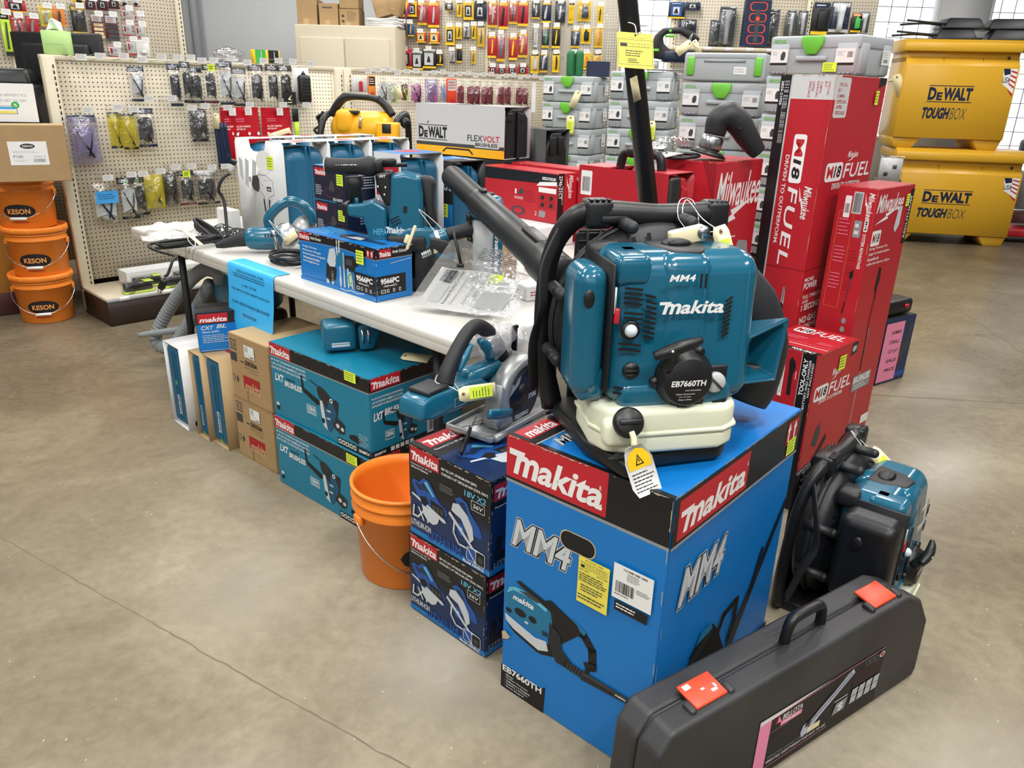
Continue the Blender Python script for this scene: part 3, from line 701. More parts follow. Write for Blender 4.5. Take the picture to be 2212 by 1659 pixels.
# --- circular saw cartons
def saw_carton(label, N, z, th, h):
    c = Carton('saw_carton', label, N, z, th, .305, .34, h, dict(body='box_navy', L='box_navy', R='box_navy', T='box_navy'), 'circular saw cartons beside the blower carton')
    f = c.fL
    f.rect(0, .60, 1, 1, 'box_black'); f.rect(0, .02, 1, .075, 'blueprint')
    for i in range(6):
        t = .60 - i * .03; f.rect(0, t - .03, 1, t, ['navyfade1', 'navyfade2', 'navyfade3', 'navyfade4', 'navyfade5', 'box_navy'][i])
    mak(f, .02, .825, .39, .985)
    f.text('Powered by Two 18V LXT', .03, .79, .30, .815, 'white', .01); f.text('Lithium-Ion Batteries', .03, .76, .25, .785, 'white', .01)
    f.text('18V X2 LXT LITHIUM-ION (36V)', .42, .875, .84, .91, 'white', .025); f.text('CORDLESS 7-1/4" CIRCULAR SAW (TOOL ONLY)', .42, .825, .97, .86, 'white', .02)
    f.text('LITHIUM-ION', .24, .05, .92, .16, 'midblue', .02)
    pic_saw(f.sub(.03, .24, .49, .70), 0); pic_saw(f.sub(.50, .18, .95, .70), 1)
    f.text('LXT', .03, .22, .30, .36, 'ink', .08, .15); f.text('LXT', .035, .225, .295, .355, 'silverprint', .02, .15); f.text('LITHIUM-ION', .02, .12, .28, .19, 'silverprint', .02)
    f.text('18V X2', .70, .74, .95, .80, 'toolprintl', .02, .1); f.rrect(.78, .63, .94, .73, 'silverprint', .004); f.rrect(.785, .636, .935, .724, 'ink', .004); f.text('36V', .80, .655, .92, .70, 'silverprint', .02, .15)
    f.greek(.40, .66, .58, .74, 4, 'grey', .3)
    f.rrect(.73, .075, .95, .22, 'white', .006); f.rrect(.735, .08, .838, .214, 'midblue', .005); f.rrect(.844, .08, .945, .214, 'ink', .005); f.line([(.745, .2), (.83, .09)], .003, 'white'); f.ell(.895, .14, .03, .035, 'dgrey')
    f.text('Model XSH01Z', .69, .03, .94, .065, 'white', .03)
    f = c.fR
    f.rect(0, .7, 1, 1, 'box_black'); f.rect(0, .02, 1, .075, 'blueprint'); mak(f, .03, .78, .5, .95); f.text('Powered by Two 18V LXT', .04, .70, .45, .73, 'white', .01)
    f.text('LXT', .04, .15, .45, .4, 'ink', .09, .15); f.text('LXT', .05, .16, .44, .39, 'navyfade2', .02, .15); f.text('LITHIUM-ION', .04, .08, .5, .14, 'grey', .02)
    f = c.fT2
    f.rect(0, .0, 1, 1, 'box_navy'); f.rect(0, .62, 1, 1, 'box_black')
    mak(f, .06, .79, .50, .985); f.text('Powered by Two 18V LXT Lithium-Ion Batteries', .06, .71, .6, .75, 'white', .01)
    f.text('LXT', .60, .10, .84, .26, 'silverprint', .03, .15); f.text('LITHIUM-ION', .60, .03, .90, .09, 'silverprint', .02); pic_saw(f.sub(.10, .1, .6, .6), 0)
    c.worn('edge_card', 30, 3)
    return c.build()
for i, hx in enumerate(['#131720', '#121a2a', '#121e34', '#12223f', '#12274a']): mat('navyfade%d' % (i + 1), hx, .33)
saw_carton('dark blue circular saw carton on the floor, lower one of its stack', (-.052, 1.632), 0, 47.4, .2585)
saw_carton('dark blue circular saw carton carrying the circular saw', (-.043, 1.622), .262, 47.8, .275)

# --- brown 5005BA cartons
def brown_carton(label, N, z, h):
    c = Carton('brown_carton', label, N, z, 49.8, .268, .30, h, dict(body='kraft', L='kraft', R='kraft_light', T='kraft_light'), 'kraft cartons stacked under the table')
    f = c.fL
    for u in (.04, .13):
        f.rect(u, .76, u + .075, .92, 'dgrey'); f.rect(u + .01, .78, u + .065, .90, 'kraft'); f.rect(u + .025, .80, u + .05, .88, 'dgrey')
    f.rect(.02, .58, .19, .72, 'dgrey')
    f.text('Mod.', .29, .60, .37, .635, 'ink', .02); f.text('5005BA', .39, .585, .71, .66, 'ink', .03)
    f.text('Makita Corporation', .38, .535, .72, .56, 'dgrey'); f.text('Made in Japan', .50, .49, .72, .51, 'dgrey')
    f.rect(.31, .21, .73, .41, 'dred'); f.text('makita', .34, .17, .74, .33, 'kraft_light', .028, .22)
    f.rect(.03, .27, .09, .36, 'dgrey'); f.rect(.04, .28, .08, .35, 'kraft'); f.poly([(.13, .26), (.17, .26), (.19, .31), (.16, .36), (.13, .33)], 'dgrey')
    f.rect(.36, .0, .40, .17, 'tapeb'); f.rect(.0, .0, 1, .015, 'tapeb')
    o = None
    c.worn('kraft_light', 12, 6); o = c.build()
    label_part(c.fL, 'barcode_label', o, .42, .72, .068, .048, lambda f: (f.bars(.08, .45, .4, .92, 'grey', 16), f.greek(.06, .08, .7, .38, 2, 'lgrey', .3), f.bars(.55, .06, .95, .2, 'dgrey', 18)))
    return o
mat('tapeb', '#94794f', .35)
brown_carton('brown kraft carton on the floor, lower one of two', (-.897, 2.625), 0, .2585)
brown_carton('brown kraft carton on top of another, behind blue paper sign', (-.891, 2.617), .259, .262)
# ---------------------------------------------------------------- folding tables
TB = Vector((-.142, 2.06, 0)); TL, TR = dirs(46.2)
def tp(r, l, z=0.0): return TB + TR * r + TL * l + Vector((0, 0, z))
def folding_table(name, label, r0, l0, w, ln, legs=True):
    p = tp(r0, l0); t = thing(name, label, 'table', (p.x, p.y, 0), RAD(46.2))   # local x = across, y = along
    g = G(); g.mat('tabletop')
    g.rbox((w / 2, ln / 2, .722), (w, ln, .036), .012, 3)
    g.rbox((w / 2, .012, .708), (w - .03, .022, .05), .006, 2); g.rbox((w / 2, ln - .012, .708), (w - .03, .022, .05), .006, 2)
    g.rbox((.012, ln / 2, .708), (.022, ln - .03, .05), .006, 2); g.rbox((w - .012, ln / 2, .708), (.022, ln - .03, .05), .006, 2)
    g.obj('tabletop', t)
    for yy in (ln * .095, ln * .87):
        for xx in (.10, w - .10):
            g = G(); g.mat('rubber').cyl((xx, yy, .012), (xx, yy, .70), .016, n=14); g.mat('plastic').cyl((xx, yy, 0), (xx, yy, .02), .02, n=14); g.obj('leg', t)
        for zz, rr in ((.12, .011), (.66, .013)):
            g = G(); g.mat('rubber').cyl((.10, yy, zz), (w - .10, yy, zz), rr); g.obj('cross_bar', t)
    return t
folding_table('folding_table', 'long off-white folding table with blue paper sign taped to its edge', 0, 0, .76, 2.41)
folding_table('folding_table', 'off-white folding table behind the first, under the red cartons', .775, -.12, .76, 2.20)

# ---------------------------------------------------------------- cartons on the tables
c = Carton('grinder_carton', 'scuffed blue angle grinder carton at the table edge', (-.458, 2.467), .7405, 46.7, .459, .155, .178, dict(body='box_blue', L='box_blue', R='box_blue', T='box_blue'))
f = c.fL
f.poly([(0, .80), (0, 1), (1, 1), (1, .80), (.6, .86), (.3, .84)], 'box_black'); f.line([(0, .795), (.3, .83), (.6, .85), (1, .79)], .0015, 'grey')
mak(f, .0, .83, .16, .99); f.text('Angle Grinder', .17, .86, .32, .94, 'white', .02)
for i in range(5): f.text(['Angle Grinder', 'Meuleuse d\'Angle', 'Esmeriladora Angular', 'Winkelschleifer', 'Smerigliatrice'][i], .05, .68 - i * .075, .05 + .016 * (13, 16, 20, 15, 14)[i], .73 - i * .075, 'white', .012)
# picture: pale gear head with black guard, teal body, black collar
s_ = f.sub(.36, .12, .86, .84)
s_.poly([(.0, .10), (.04, .50), (.22, .52), (.30, .40), (.26, .10), (.14, .0)], 'ink'); s_.poly([(.06, .56), (.14, .92), (.28, .98), (.32, .66), (.26, .46), (.12, .44)], 'silverprint')
s_.poly([(.28, .62), (.34, .90), (.52, .86), (.56, .56), (.44, .48)], 'toolprint'); s_.poly([(.52, .50), (.54, .86), (.76, .90), (.80, .80), (.86, .74), (.86, .66), (.79, .62), (.76, .46)], 'ink'); s_.rect(.56, .62, .72, .78, 'dgrey')
rnd = random.Random(11)
for cx, w_, a, b in ((.385, .05, .0, .40), (.45, .045, .02, .36), (.56, .05, .0, 1.0), (.61, .03, .0, .78), (.66, .035, .05, .5), (.53, .03, .7, 1.0), (.71, .05, .0, .3), (.74, .02, .10, .44)):
    n = 9; Lp = []; Rp = []
    for i in range(n + 1):
        v = a + (b - a) * i / n; k = w_ * (.35 + rnd.random() * .65) * (1 - .55 * i / n); Lp.append((cx - k / 2, v)); Rp.append((cx + k / 2, v))
    f.poly(Lp + Rp[::-1], 'cardgrey')
f.ell(.685, .30, .03, .14, 'cardgrey'); f.ell(.685, .30, .025, .115, 'green'); f.ell(.69, .30, .014, .08, 'cardgrey')
f.rect(.74, .12, 1, .48, 'ink'); f.text('9566PC', .765, .32, .965, .43, 'white', .04); f.text('150mm(6")', .79, .25, .92, .30, 'white', .01)
for i in range(4): f.rect(.765 + i * .055, .15, .765 + i * .055 + (.04 if i == 0 else .022), .215, 'lgrey'); f.rect(.772 + i * .055, .165, .772 + i * .055 + (.026 if i == 0 else .012), .20, 'ink')
f.poly([(0, .0), (1, .0), (1, .10), (.7, .12), (.5, .08), (.3, .09), (0, .06)], 'box_blue')
f.line([(.56, .06), (.62, .04), (.7, .08), (.78, .06), (.86, .10)], .003, 'cardgrey')
for u in (.905, .95): f.rect(u, .82, u + .04, .96, 'dred'); f.poly([(u + .015, .84), (u + .025, .84), (u + .025, .90), (u + .033, .90), (u + .02, .95), (u + .007, .90), (u + .015, .90)], 'white')
f = c.fR
f.rect(0, .80, 1, 1, 'box_black'); f.rect(0, .785, 1, .80, 'grey'); mak(f, .10, .82, .42, .97); f.text('Angle Grinder', .45, .86, .86, .94, 'white', .02)
f.rect(.0, .12, .80, .48, 'ink'); f.text('9566PC', .12, .32, .62, .43, 'white', .04); f.text('150mm(6")', .20, .25, .55, .30, 'white', .01); f.line([(.4, .70), (.97, .74)], .002, 'silverprint')
for i in range(4): f.rect(.12 + i * .16, .15, .12 + i * .16 + (.13 if i == 0 else .06), .215, 'lgrey'); f.rect(.14 + i * .16, .165, .14 + i * .16 + (.09 if i == 0 else .03), .20, 'ink')
f = c.fT
f.rect(0, .86, 1, 1, 'box_black'); f.rect(0, 0, 1, .03, 'box_black')
f.poly([(.36, .42), (.44, .66), (.62, .66), (.70, .58), (.90, .56), (.92, .40), (.70, .36), (.62, .24), (.46, .22)], 'navyprint'); f.poly([(.48, .34), (.54, .56), (.64, .54), (.66, .36)], 'silverprint')
for i in range(4): f.greek(.06, .2 + i * .15, .30, .3 + i * .15, 1, 'toolprintl', .5)
c.worn('cardgrey', 34, 9)
c.sticker(c.fL, .79, .66, .042, .046); c.build()

# --- white sleeves around blue cases (three impact wrench kits in a row)
def sleeve_case(name, label, N, z, th, L, R, h, dip, pr, m_sl, m_case, group=None, handle=True, rnd=.06, cham=False, cat='tool case'):
    t = thing(name, label, cat, (N[0], N[1], z), RAD(th), group)
    g = G(); g.mat(m_sl); a, b, dp = dip; e = .0022
    def outline(): return [(L, 0), (L, h - .02), (L - .012, h), (L * (1 - a), h), (L * (1 - a) - .012, h - dp * h * .75), (L * (1 - a) - .035, h - dp * h), (L * (1 - b) + .035, h - dp * h), (L * (1 - b) + .012, h - dp * h * .75), (L * (1 - b), h), (.012, h), (0, h - .02), (0, 0)]
    g.prism(outline(), 0, e, 'x'); g.prism(outline(), R - e, R, 'x')
    for y0, y1 in ((L * (1 - a), L), (0, L * (1 - b))): g.box((R / 2, (y0 + y1) / 2, h - e / 2), (R, y1 - y0 - .004, e))
    g.box((R / 2, L / 2, e / 2), (R, L, e))
    g.mat('kraft')
    for y0, y1 in ((L * (1 - a), L), (0, L * (1 - b))): g.box((R / 2, (y0 + y1) / 2, h - e * 1.3), (R - .004, y1 - y0 - .01, e * .4))
    fL = Face(g, (0, L, 0), (0, -L, 0), (0, 0, h)); fT = Face(g, (0, L, h), (0, -L, 0), (R, 0, 0)); pr(fL, fT)
    sl = g.obj('sleeve', t)
    g = G(); g.mat(m_case)
    if cham:
        pts = [(.0 + .012, .0), (R - .012, 0), (R - .012, h * .78), (R * .72, h * .965), (R * .28, h * .965), (.012, h * .78)]
        g.prism(pts, .004, L - .004, 'y', .012, 2)
        for xx in (.2, .62): g.rbox((R * xx, .0, h * .80), (R * .2, .012, h * .16), .005, 2)
        g.rbox((R * .5, -.003, h * .45), (R * .08, .012, h * .9), .004, 2)
    else:
        g.rbox((R / 2, L / 2, h * .48), (R - .012, L - .006, h * .93), rnd, 6)
        g.mat(m_case).rbox((R / 2, L / 2, h * .48), (.012, L - .001, h * .945), .006, 2)
        g.rbox((R * .58, L / 2, h * .48), (.006, L + .0, h * .935), .003, 2)
    cs = g.obj('case', t, wn=True)
    if handle:
        g = G(); g.mat(m_case if not cham else 'plastic'); y0, y1 = L * (1 - b), L * (1 - a)
        g.rbox((R / 2, (y0 + y1) / 2, h * (1 - dp * .35)), (.034, y1 - y0 - .012, .028), .011, 3); g.rbox((R / 2, y0 + .02, h * (1 - dp * .7)), (.03, .026, h * dp * .8), .008, 2); g.rbox((R / 2, y1 - .02, h * (1 - dp * .7)), (.03, .026, h * dp * .8), .008, 2)
        g.obj('handle', cs)
    return t, fL
def pr_impact(f, T):
    f.ell(.60, .78, .17, .12, 'white', 24)
    for i, u in enumerate((.06, .20, .36)):
        d = .10 + i * .075
        f.poly([(u, .82 - i * .005), (u + .085, .79 - i * .005), (u + .06, .80 - i * .005)], 'ink')
        f.poly([(u, .80), (u + .075, .77), (u + .06 - .04 * i, .77 - .11 - d), (u - .0 - .04 * i, .70 - d)], 'lgrey')
    # line drawing of an impact wrench
    f.poly([(.25, .55), (.29, .57), (.29, .605), (.25, .61)], 'grey'); f.poly([(.29, .53), (.33, .62), (.43, .64), (.46, .60), (.46, .50), (.42, .46), (.33, .48)], 'dgrey')
    f.line([(.44, .645), (.60, .65), (.74, .60), (.75, .46), (.66, .43), (.62, .40), (.58, .30), (.56, .18)], .0018, 'dgrey'); f.line([(.46, .48), (.54, .43), (.53, .30), (.55, .22)], .0018, 'dgrey')
    f.poly([(.52, .40), (.545, .40), (.56, .28), (.55, .24), (.53, .30)], 'ink'); f.poly([(.64, .40), (.67, .40), (.63, .30), (.62, .22), (.655, .10), (.63, .10), (.60, .24)], 'ink')
    f.rect(.61, .49, .70, .535, 'ink'); f.text('makita', .62, .50, .69, .525, 'white', .02, .2); f.line([(.56, .60), (.68, .60)], .0012, 'grey'); f.line([(.48, .57), (.56, .53)], .0012, 'grey')
    f.line([(.57, .20), (.55, .14), (.59, .10), (.61, .04)], .002, 'grey')
    T.rect(.02, .38, .16, .70, 'red'); T.rect(.80, .30, .96, .62, 'red'); T.greek(.04, .12, .2, .3, 2, 'grey', .3)
IMP = []
I0 = Vector((-1.022, 3.45, 0)); iL, iR = dirs(49)
for i, lb in enumerate(('white sleeved blue impact wrench case with line drawing, nearest of three', 'white sleeved blue impact wrench case, middle one of the row of three', 'white sleeved blue impact wrench case at the compressor end of the row')):
    p = I0 + iR * (.243 * i)
    t, fL = sleeve_case('impact_wrench_case', lb, p, .7405, 49, .40, .238, .432, (.30, .66, .12), pr_impact, 'box_white', 'teal_case', 'impact wrench cases on the table')
    if i == 0: sticker(fL, .66, .72, .05, .055, t)
# --- laser level cartons
def laser_carton(label, i):
    c = Carton('laser_carton', label, (-.626, 2.85), .741 + .1295 * i, 46, .215, .19, .129, dict(body='navy', L='navylaser', R='navylaser', T='box_blue'), 'laser level cartons stacked on the table')
    f = c.fL
    mak(f, .05, .72, .40, .94); f.rect(0, .0, .7, .04, 'toolprint'); f.greek(.06, .16, .30, .46, 6, 'silverprint', .4)
    f.ell(.62, .30, .30, .16, 'maroon', rot=.1); f.ell(.62, .30, .27, .135, 'navylaser', rot=.1); f.poly([(.48, .34), (.52, .60), (.60, .62), (.66, .50), (.64, .32)], 'dgrey'); f.line([(.60, .3), (.66, .75), (.62, .95)], .001, 'dred'); f.text('SK103PZ', .60, .06, .90, .14, 'white', .02)
    f = c.fR
    f.greek(.30, .40, .75, .85, 6, 'silverprint', .35); f.poly([(.60, .05), (.70, .30), (.90, .28), (.95, .05)], 'dgrey')
    c.sticker(c.fL, .74, .52, .042, .04); return c.build()
mat('navylaser', '#121d33', .35)
laser_carton('small dark navy laser level carton, topmost of its stack', 2); laser_carton('small dark navy laser level carton, middle of its stack', 1); laser_carton('small dark navy laser level carton at the foot of its stack', 0)
# --- small sleeves with blue tops
def pr_mak(f, T):
    f.rect(.0, .0, 1, 1, 'box_white'); mak(f, .06, .66, .94, .92); f.poly([(.0, .0), (1, .0), (1, .5), (0, .58)], 'box_blue')
    T.rect(0, .02, 1, .98, 'box_blue'); T.rect(.1, .35, .6, .8, 'red')
sleeve_case('tool_case', 'small white and blue sleeved tool case with red name panel', (-.417, 2.80), .7405, 46, .156, .20, .45, (.46, .54, .02), pr_mak, 'box_white', 'teal_case', handle=False, rnd=.04)
def pr_scr(f, T):
    f.rect(0, .0, 1, .62, 'box_blue'); f.rect(0, .62, 1, 1, 'ink'); f.text('Power Scraper', .06, .73, 1.45, .85, 'white', .012); T.rect(0, .02, 1, .98, 'box_blue'); T.text('Power Scraper', .2, .72, .9, .86, 'white', .02)
def pr_scr2(f, T):
    f.rect(0, .0, 1, .62, 'box_blue'); f.rect(0, .62, 1, 1, 'ink'); f.text('Power Scra', .06, .74, .97, .86, 'white', .012); T.rect(0, .02, 1, .98, 'box_blue'); T.rect(.55, .02, 1, .98, 'ink'); T.text('Power Scraper', .15, .68, .95, .86, 'white', .02)
    f.ell(.62, .34, .16, .05, 'silverprint'); f.rect(.56, .30, .68, .38, 'box_blue')
t, fL = sleeve_case('scraper_case', 'blue and black sleeved power scraper case with the blower pipe across it', (-.245, 2.95), .7405, 46, .185, .17, .416, (.46, .54, .02), pr_scr2, 'box_black', 'teal_case', handle=False, rnd=.05)
sticker(fL, .62, .50, .045, .05, t)
# --- open kraft cartons behind the tools
def open_carton(label, N, z, th, L, R, h, flap=True, m='kraft'):
    t = thing('open_carton', label, 'box', (N[0], N[1], z), RAD(th))
    g = G(); g.mat(m); e = .004
    for cc, d in (((e / 2, L / 2, h / 2), (e, L, h)), ((R - e / 2, L / 2, h / 2), (e, L, h)), ((R / 2, e / 2, h / 2), (R - 2 * e, e, h)), ((R / 2, L - e / 2, h / 2), (R - 2 * e, e, h)), ((R / 2, L / 2, e / 2), (R - 2 * e, L - 2 * e, e))): g.box(cc, d)
    g.obj('carton', t)
    if flap:
        for s_, x0, ang in ((1, 0, -.35), (-1, R, .3)):
            g = G(); g.mat('kraft_dark').at((x0, L / 2, h), (0, ang if s_ > 0 else ang, 0)).box((-s_ * R * .22, 0, .002), (R * .44, L - .006, .003)); g.obj('flap', t)
    return t
open_carton('open kraft carton with dark folded flap beside the pipe', (-.10, 2.73), .7405, 46, .17, .15, .19)
# --- red cartons on the second table
def red_mats(): return dict(body='box_red', L='box_red', R='box_red', T='box_red')
mat('print_dark', '#8c1620', .45)
c = Carton('flat_carton', 'low white carton lying flat under a red carton', (.10, 3.42), .7405, 46, .48, .24, .098, dict(body='box_white', L='box_white', R='box_white', T='box_white')); c.fL.greek(.05, .2, .6, .7, 3, 'dred', .3); c.build()
c = Carton('tool_carton', 'long red carton with black top band on the white flat carton', (.183, 3.53), .8395, 46, .49, .13, .225, red_mats())
f = c.fL
f.poly([(0, .74), (0, .98), (1, .98), (1, .78)], 'box_black'); f.poly([(.73, .72), (.77, .80), (.985, .84), (.985, .76)], 'white'); f.text('REDLITHIUM', .80, .85, .97, .91, 'white', .03, .2)
f.rect(.76, .60, .98, .70, 'white'); f.text('1', .45, .50, .47, .60, 'white', .02); f.poly([(.49, .50), (.52, .62), (.57, .60), (.56, .50)], 'dgrey'); f.text('2', .72, .12, .745, .20, 'white'); f.poly([(.77, .10), (.78, .24), (.86, .22), (.85, .10)], 'grey')
f.text('BRUSHLESS', .45, .40, .56, .45, 'white'); f.greek(.58, .36, .72, .60, 5, 'print_dark', .3)
for i in range(2):
    for j in range(2): f.rect(.76 + i * .11, .28 + j * .15, .86 + i * .11, .42 + j * .15, 'dred'); f.poly([(.79 + i * .11, .31 + j * .15), (.80 + i * .11, .40 + j * .15), (.84 + i * .11, .38 + j * .15), (.83 + i * .11, .31 + j * .15)], 'ink')
f.ell(.5, .16, .09, .09, 'dgrey'); f.ell(.5, .16, .06, .06, 'box_red')
f = c.fR
f.rect(0, 0, .32, 1, 'box_black'); f.text('2746-21CT', .04, .50, .22, .96, 'white', .02, rot=-90); f.greek(.22, .2, .28, .94, 1, 'grey'); milw(f, .42, .50, .80, .96, rot=-90)
c.worn('kraft_light', 10, 12); c.build()
c = Carton('tool_carton', 'long red carton lettered SINKS ZERO NO GAS behind the others', (.375, 3.56), .7405, 46, .57, .12, .333, red_mats(), )
f = c.fL
for t_, u, w_, v in (('SINKS', .20, .09, .86), ('ZERO', .42, .08, .86), ('NO GAS', .66, .13, .85)): f.text(t_, u, v, u + w_, v + .055, 'white', .02); f.greek(u + w_ + .01, v, u + w_ + .10, v + .05, 3, 'print_dark', .3)
c.worn('kraft_light', 8, 14); c.build()
def pr_2x(f, T):
    f.rect(0, 0, 1, 1, 'box_red'); T.rect(0, .02, .3, .98, 'box_red'); T.rect(.7, .02, 1, .98, 'box_red')
    f.rrect(.03, .76, .16, .96, 'white', .004); f.bars(.045, .79, .145, .91, 'ink', 14)
    f.text('UP TO', .06, .705, .12, .73, 'white'); f.text('2X', .06, .635, .14, .695, 'white', .03); f.text('MORE', .06, .585, .18, .62, 'white', .02); f.text('RUN-TIME', .06, .55, .19, .575, 'white', .02); f.greek(.22, .58, .30, .70, 5, 'print_dark', .3)
    f.text('UP TO', .35, .705, .41, .73, 'white'); f.text('40%', .35, .63, .47, .695, 'white', .03); f.text('MORE', .35, .585, .45, .615, 'white', .02); f.greek(.50, .62, .58, .70, 3, 'print_dark', .3)
    f.text('2-SPEED', .66, .70, .74, .73, 'white'); f.text('DRILL', .66, .63, .80, .69, 'white', .03)
    f.rect(.05, .30, .4, .52, 'print_dark'); f.greek(.07, .32, .38, .5, 4, 'dgrey', .4); f.greek(.05, .2, .3, .27, 1, 'orange', .5)
t, fL = sleeve_case('tool_case', 'red sleeved tool kit case lettered 2X MORE with a black carrying handle', (.499, 2.60), .7405, 46, .384, .16, .426, (.34, .80, .20), pr_2x, 'box_red', 'box_red', handle=False, cham=True)
g = G(); g.mat('plastic')
g.tube([(.08, .08, .36), (.08, .085, .43), (.08, .10, .472), (.08, .15, .478), (.08, .20, .478), (.08, .245, .472), (.08, .26, .43), (.08, .265, .36)], .016, 12, 5)
g.rbox((.08, .17, .478), (.036, .12, .036), .012, 3); g.obj('carrying_handle', t)
g = G(); g.mat('dkplastic'); g.rbox((.03, -.004, .23), (.06, .02, .37), .012, 3); g.obj('corner_guard', t)
c = Carton('tool_carton', 'big red carton with the black angled polisher lying on top', (.69, 2.75), .7405, 46, .23, .333, .455, red_mats())
f = c.fL
f.greek(.1, .5, .6, .8, 5, 'print_dark', .3); f.poly([(.75, 1), (1, 1), (1, .7)], 'print_dark')
f = c.fR
milw(f, .06, .48, 1.0, .92); f.greek(.16, .30, .6, .42, 3, 'white', .3); f.poly([(.50, .02), (.52, .20), (.66, .36), (.86, .34), (.94, .18), (.92, .0)], 'grey'); f.ell(.72, .14, .12, .1, 'dgrey')
c.worn('kraft_light', 10, 15); c.build()
# --- the tall red cartons standing on the floor
c = Carton('tall_carton', 'tallest red carton with black side stripe and white special buy panel', (1.09, 2.85), 0, 46, .203, .47, 1.491, red_mats())
f = c.fL
f.rect(0, 0, .21, 1, 'box_black'); f.rect(.205, 0, .235, 1, 'lgrey'); f.rect(.235, .945, 1, 1, 'cardgrey')
for i, t_ in enumerate(('SPECIAL', 'BUY', 'COMPRA', 'ESPECIAL', 'OFFRE', 'SPECIALE')):
    u = (.92, .86, .78, .72, .64, .58)[i]; f.text(t_, u - .04, .985 - .0045 * len(t_), u, .985, 'dred', .01, rot=-90)
f.text('2825-21PSS', .03, .93, .075, .985, 'white', .02, rot=-90); f.greek(.10, .86, .105, .98, 1, 'white')
for u in (.095, .125, .155): f.text('M18 FUEL QUIK-LOK', u, .84, u + .022, .985, 'white', 0, rot=-90)
m18(f, .42, .545, .66, .865, rot=-90); f.text('DRIVEN TO OUTPERFORM.', .31, .595, .38, .815, 'white', .015, rot=-90); milw(f, .66, .665, .90, .745, rot=-90)
f.rect(.235, .538, 1, .54, 'print_dark')
f.poly([(.60, .355), (.64, .42), (.67, .42), (.63, .355)], 'silverprint'); f.line([(.615, .355), (.60, .25)], .004, 'silverprint'); f.poly([(.60, .40), (.61, .425), (.645, .45), (.70, .44), (.70, .42), (.66, .395)], 'ink'); f.poly([(.645, .45), (.655, .49), (.69, .49), (.70, .445)], 'silverprint'); f.line([(.67, .45), (.675, .49)], .004, 'dgrey')
f = c.fR
f.rect(.0, .945, .10, 1, 'cardgrey'); f.rrect(.04, .905, .28, .995, 'cardgrey', .01)
for i, t_ in enumerate(('SPECIAL', 'BUY', 'COMPRA', 'ESPECIAL', 'OFFRE', 'SPECIALE')): f.text(t_, .07, .975 - i * .0125, .07 + .022 * len(t_), .983 - i * .0125, 'dred', .01)
f.poly([(.84, .975), (.98, .985), (.98, 1), (.84, 1)], 'box_black')
milw(f, .46, .80, .66, .825); m18(f, .08, .755, .96, .80); f.text('DRIVEN TO OUTPERFORM.', .24, .735, .80, .75, 'white', .015); f.rect(0, .538, 1, .54, 'print_dark')
f.text('MORE', .03, .508, .20, .518, 'white', .02); f.text('POWER', .03, .488, .28, .505, 'white', .03)
f.text('FULL THROTTLE', .05, .462, .42, .472, 'white', .01); f.text('UNDER', .05, .45, .16, .458, 'white', .01); f.text('1 SECOND', .05, .43, .40, .447, 'white', .03)
f.text('NO GAS', .05, .395, .36, .413, 'white', .03); f.text('HEADACHES', .05, .378, .38, .39, 'white', .02)
for v in (.475, .42, .365): f.greek(.05, v, .5, v + .008, 2, 'print_dark', .35)
c.worn('kraft_light', 30, 21, 'LR'); c.sticker(c.fR, .78, .935, .032, .05); c.build()
c = Carton('tall_carton', 'shorter upright red trimmer carton in front of the tallest red one', (1.28, 2.78), 0, 43, .146, .32, 1.119, red_mats())
f = c.fL
f.rrect(.22, .90, .38, .97, 'white', .004); f.bars(.24, .915, .36, .945, 'ink', 10); f.rrect(.42, .915, .66, .985, 'lgrey', .002); f.bars(.45, .92, .63, .98, 'dgrey', 20); milw(f, .70, .90, .94, .985, rot=-90)
f.rrect(.55, .84, .74, .895, 'grey', .003); f.greek(.58, .845, .70, .89, 2, 'white'); f.rrect(.80, .862, .90, .90, 'white', .004); f.text('M18', .82, .866, .88, .896, 'ink', .03, rot=-90); f.text('SYSTEM ADVANTAGE', .81, .74, .89, .855, 'white', .02, rot=-90)
f.line([(.12, .60), (.12, .92), (.5, .92), (.5, .60), (.12, .60)], .001, 'orange')
for i in range(3): f.greek(.16, .84 - i * .09, .46, .90 - i * .09, 5, 'pink', .2); f.greek(.56, .76 - i * .05, .76, .80 - i * .05, 4, 'print_dark', .25)
f.line([(.66, .585), (.66, .62), (.70, .66), (.72, .71)], .003, 'dgrey'); f.poly([(.68, .70), (.66, .725), (.76, .735), (.76, .71)], 'ink'); f.poly([(.63, .585), (.66, .625), (.69, .62), (.66, .58)], 'ink'); f.ell(.74, .56, .06, .01, 'grey'); f.ell(.74, .53, .06, .01, 'grey')
f.line([(.2, .505), (.98, .50)], .001, 'orange')
f = c.fR
milw(f, .04, .885, .74, .98); f.rrect(.04, .815, .27, .865, 'white', .006); f.text('M', .07, .825, .14, .855, 'red', .03); f.text('18', .16, .825, .25, .855, 'ink', .03, .1)
for i, t_ in enumerate(('String Trimmer Kit', 'Juego de desbrozadora', 'Ensemble de', 'taille-bordures à ligne')): f.text(t_, .04, .80 - i * .017, .04 + .027 * len(t_), .811 - i * .017, 'white', .012)
f.poly([(.60, .86), (.64, .93), (.74, .93), (.74, .87), (.66, .845)], 'silverprint'); f.poly([(.86, .88), (.88, .92), (.98, .92), (.98, .87)], 'red')
f.rect(.90, .80, 1, .985, 'box_black'); f.text('REDLITHIUM', .92, .82, .97, .96, 'white', .01, rot=90)
f.line([(.455, .02), (.46, .10), (.47, .30), (.47, .52)], .004, 'silverprint'); f.line([(.46, .36), (.455, .48), (.44, .56), (.46, .64)], .010, 'ink'); f.poly([(.40, .66), (.42, .735), (.48, .73), (.50, .69), (.45, .635)], 'ink'); f.poly([(.43, .52), (.46, .55), (.50, .62), (.48, .64), (.44, .60)], 'dred')
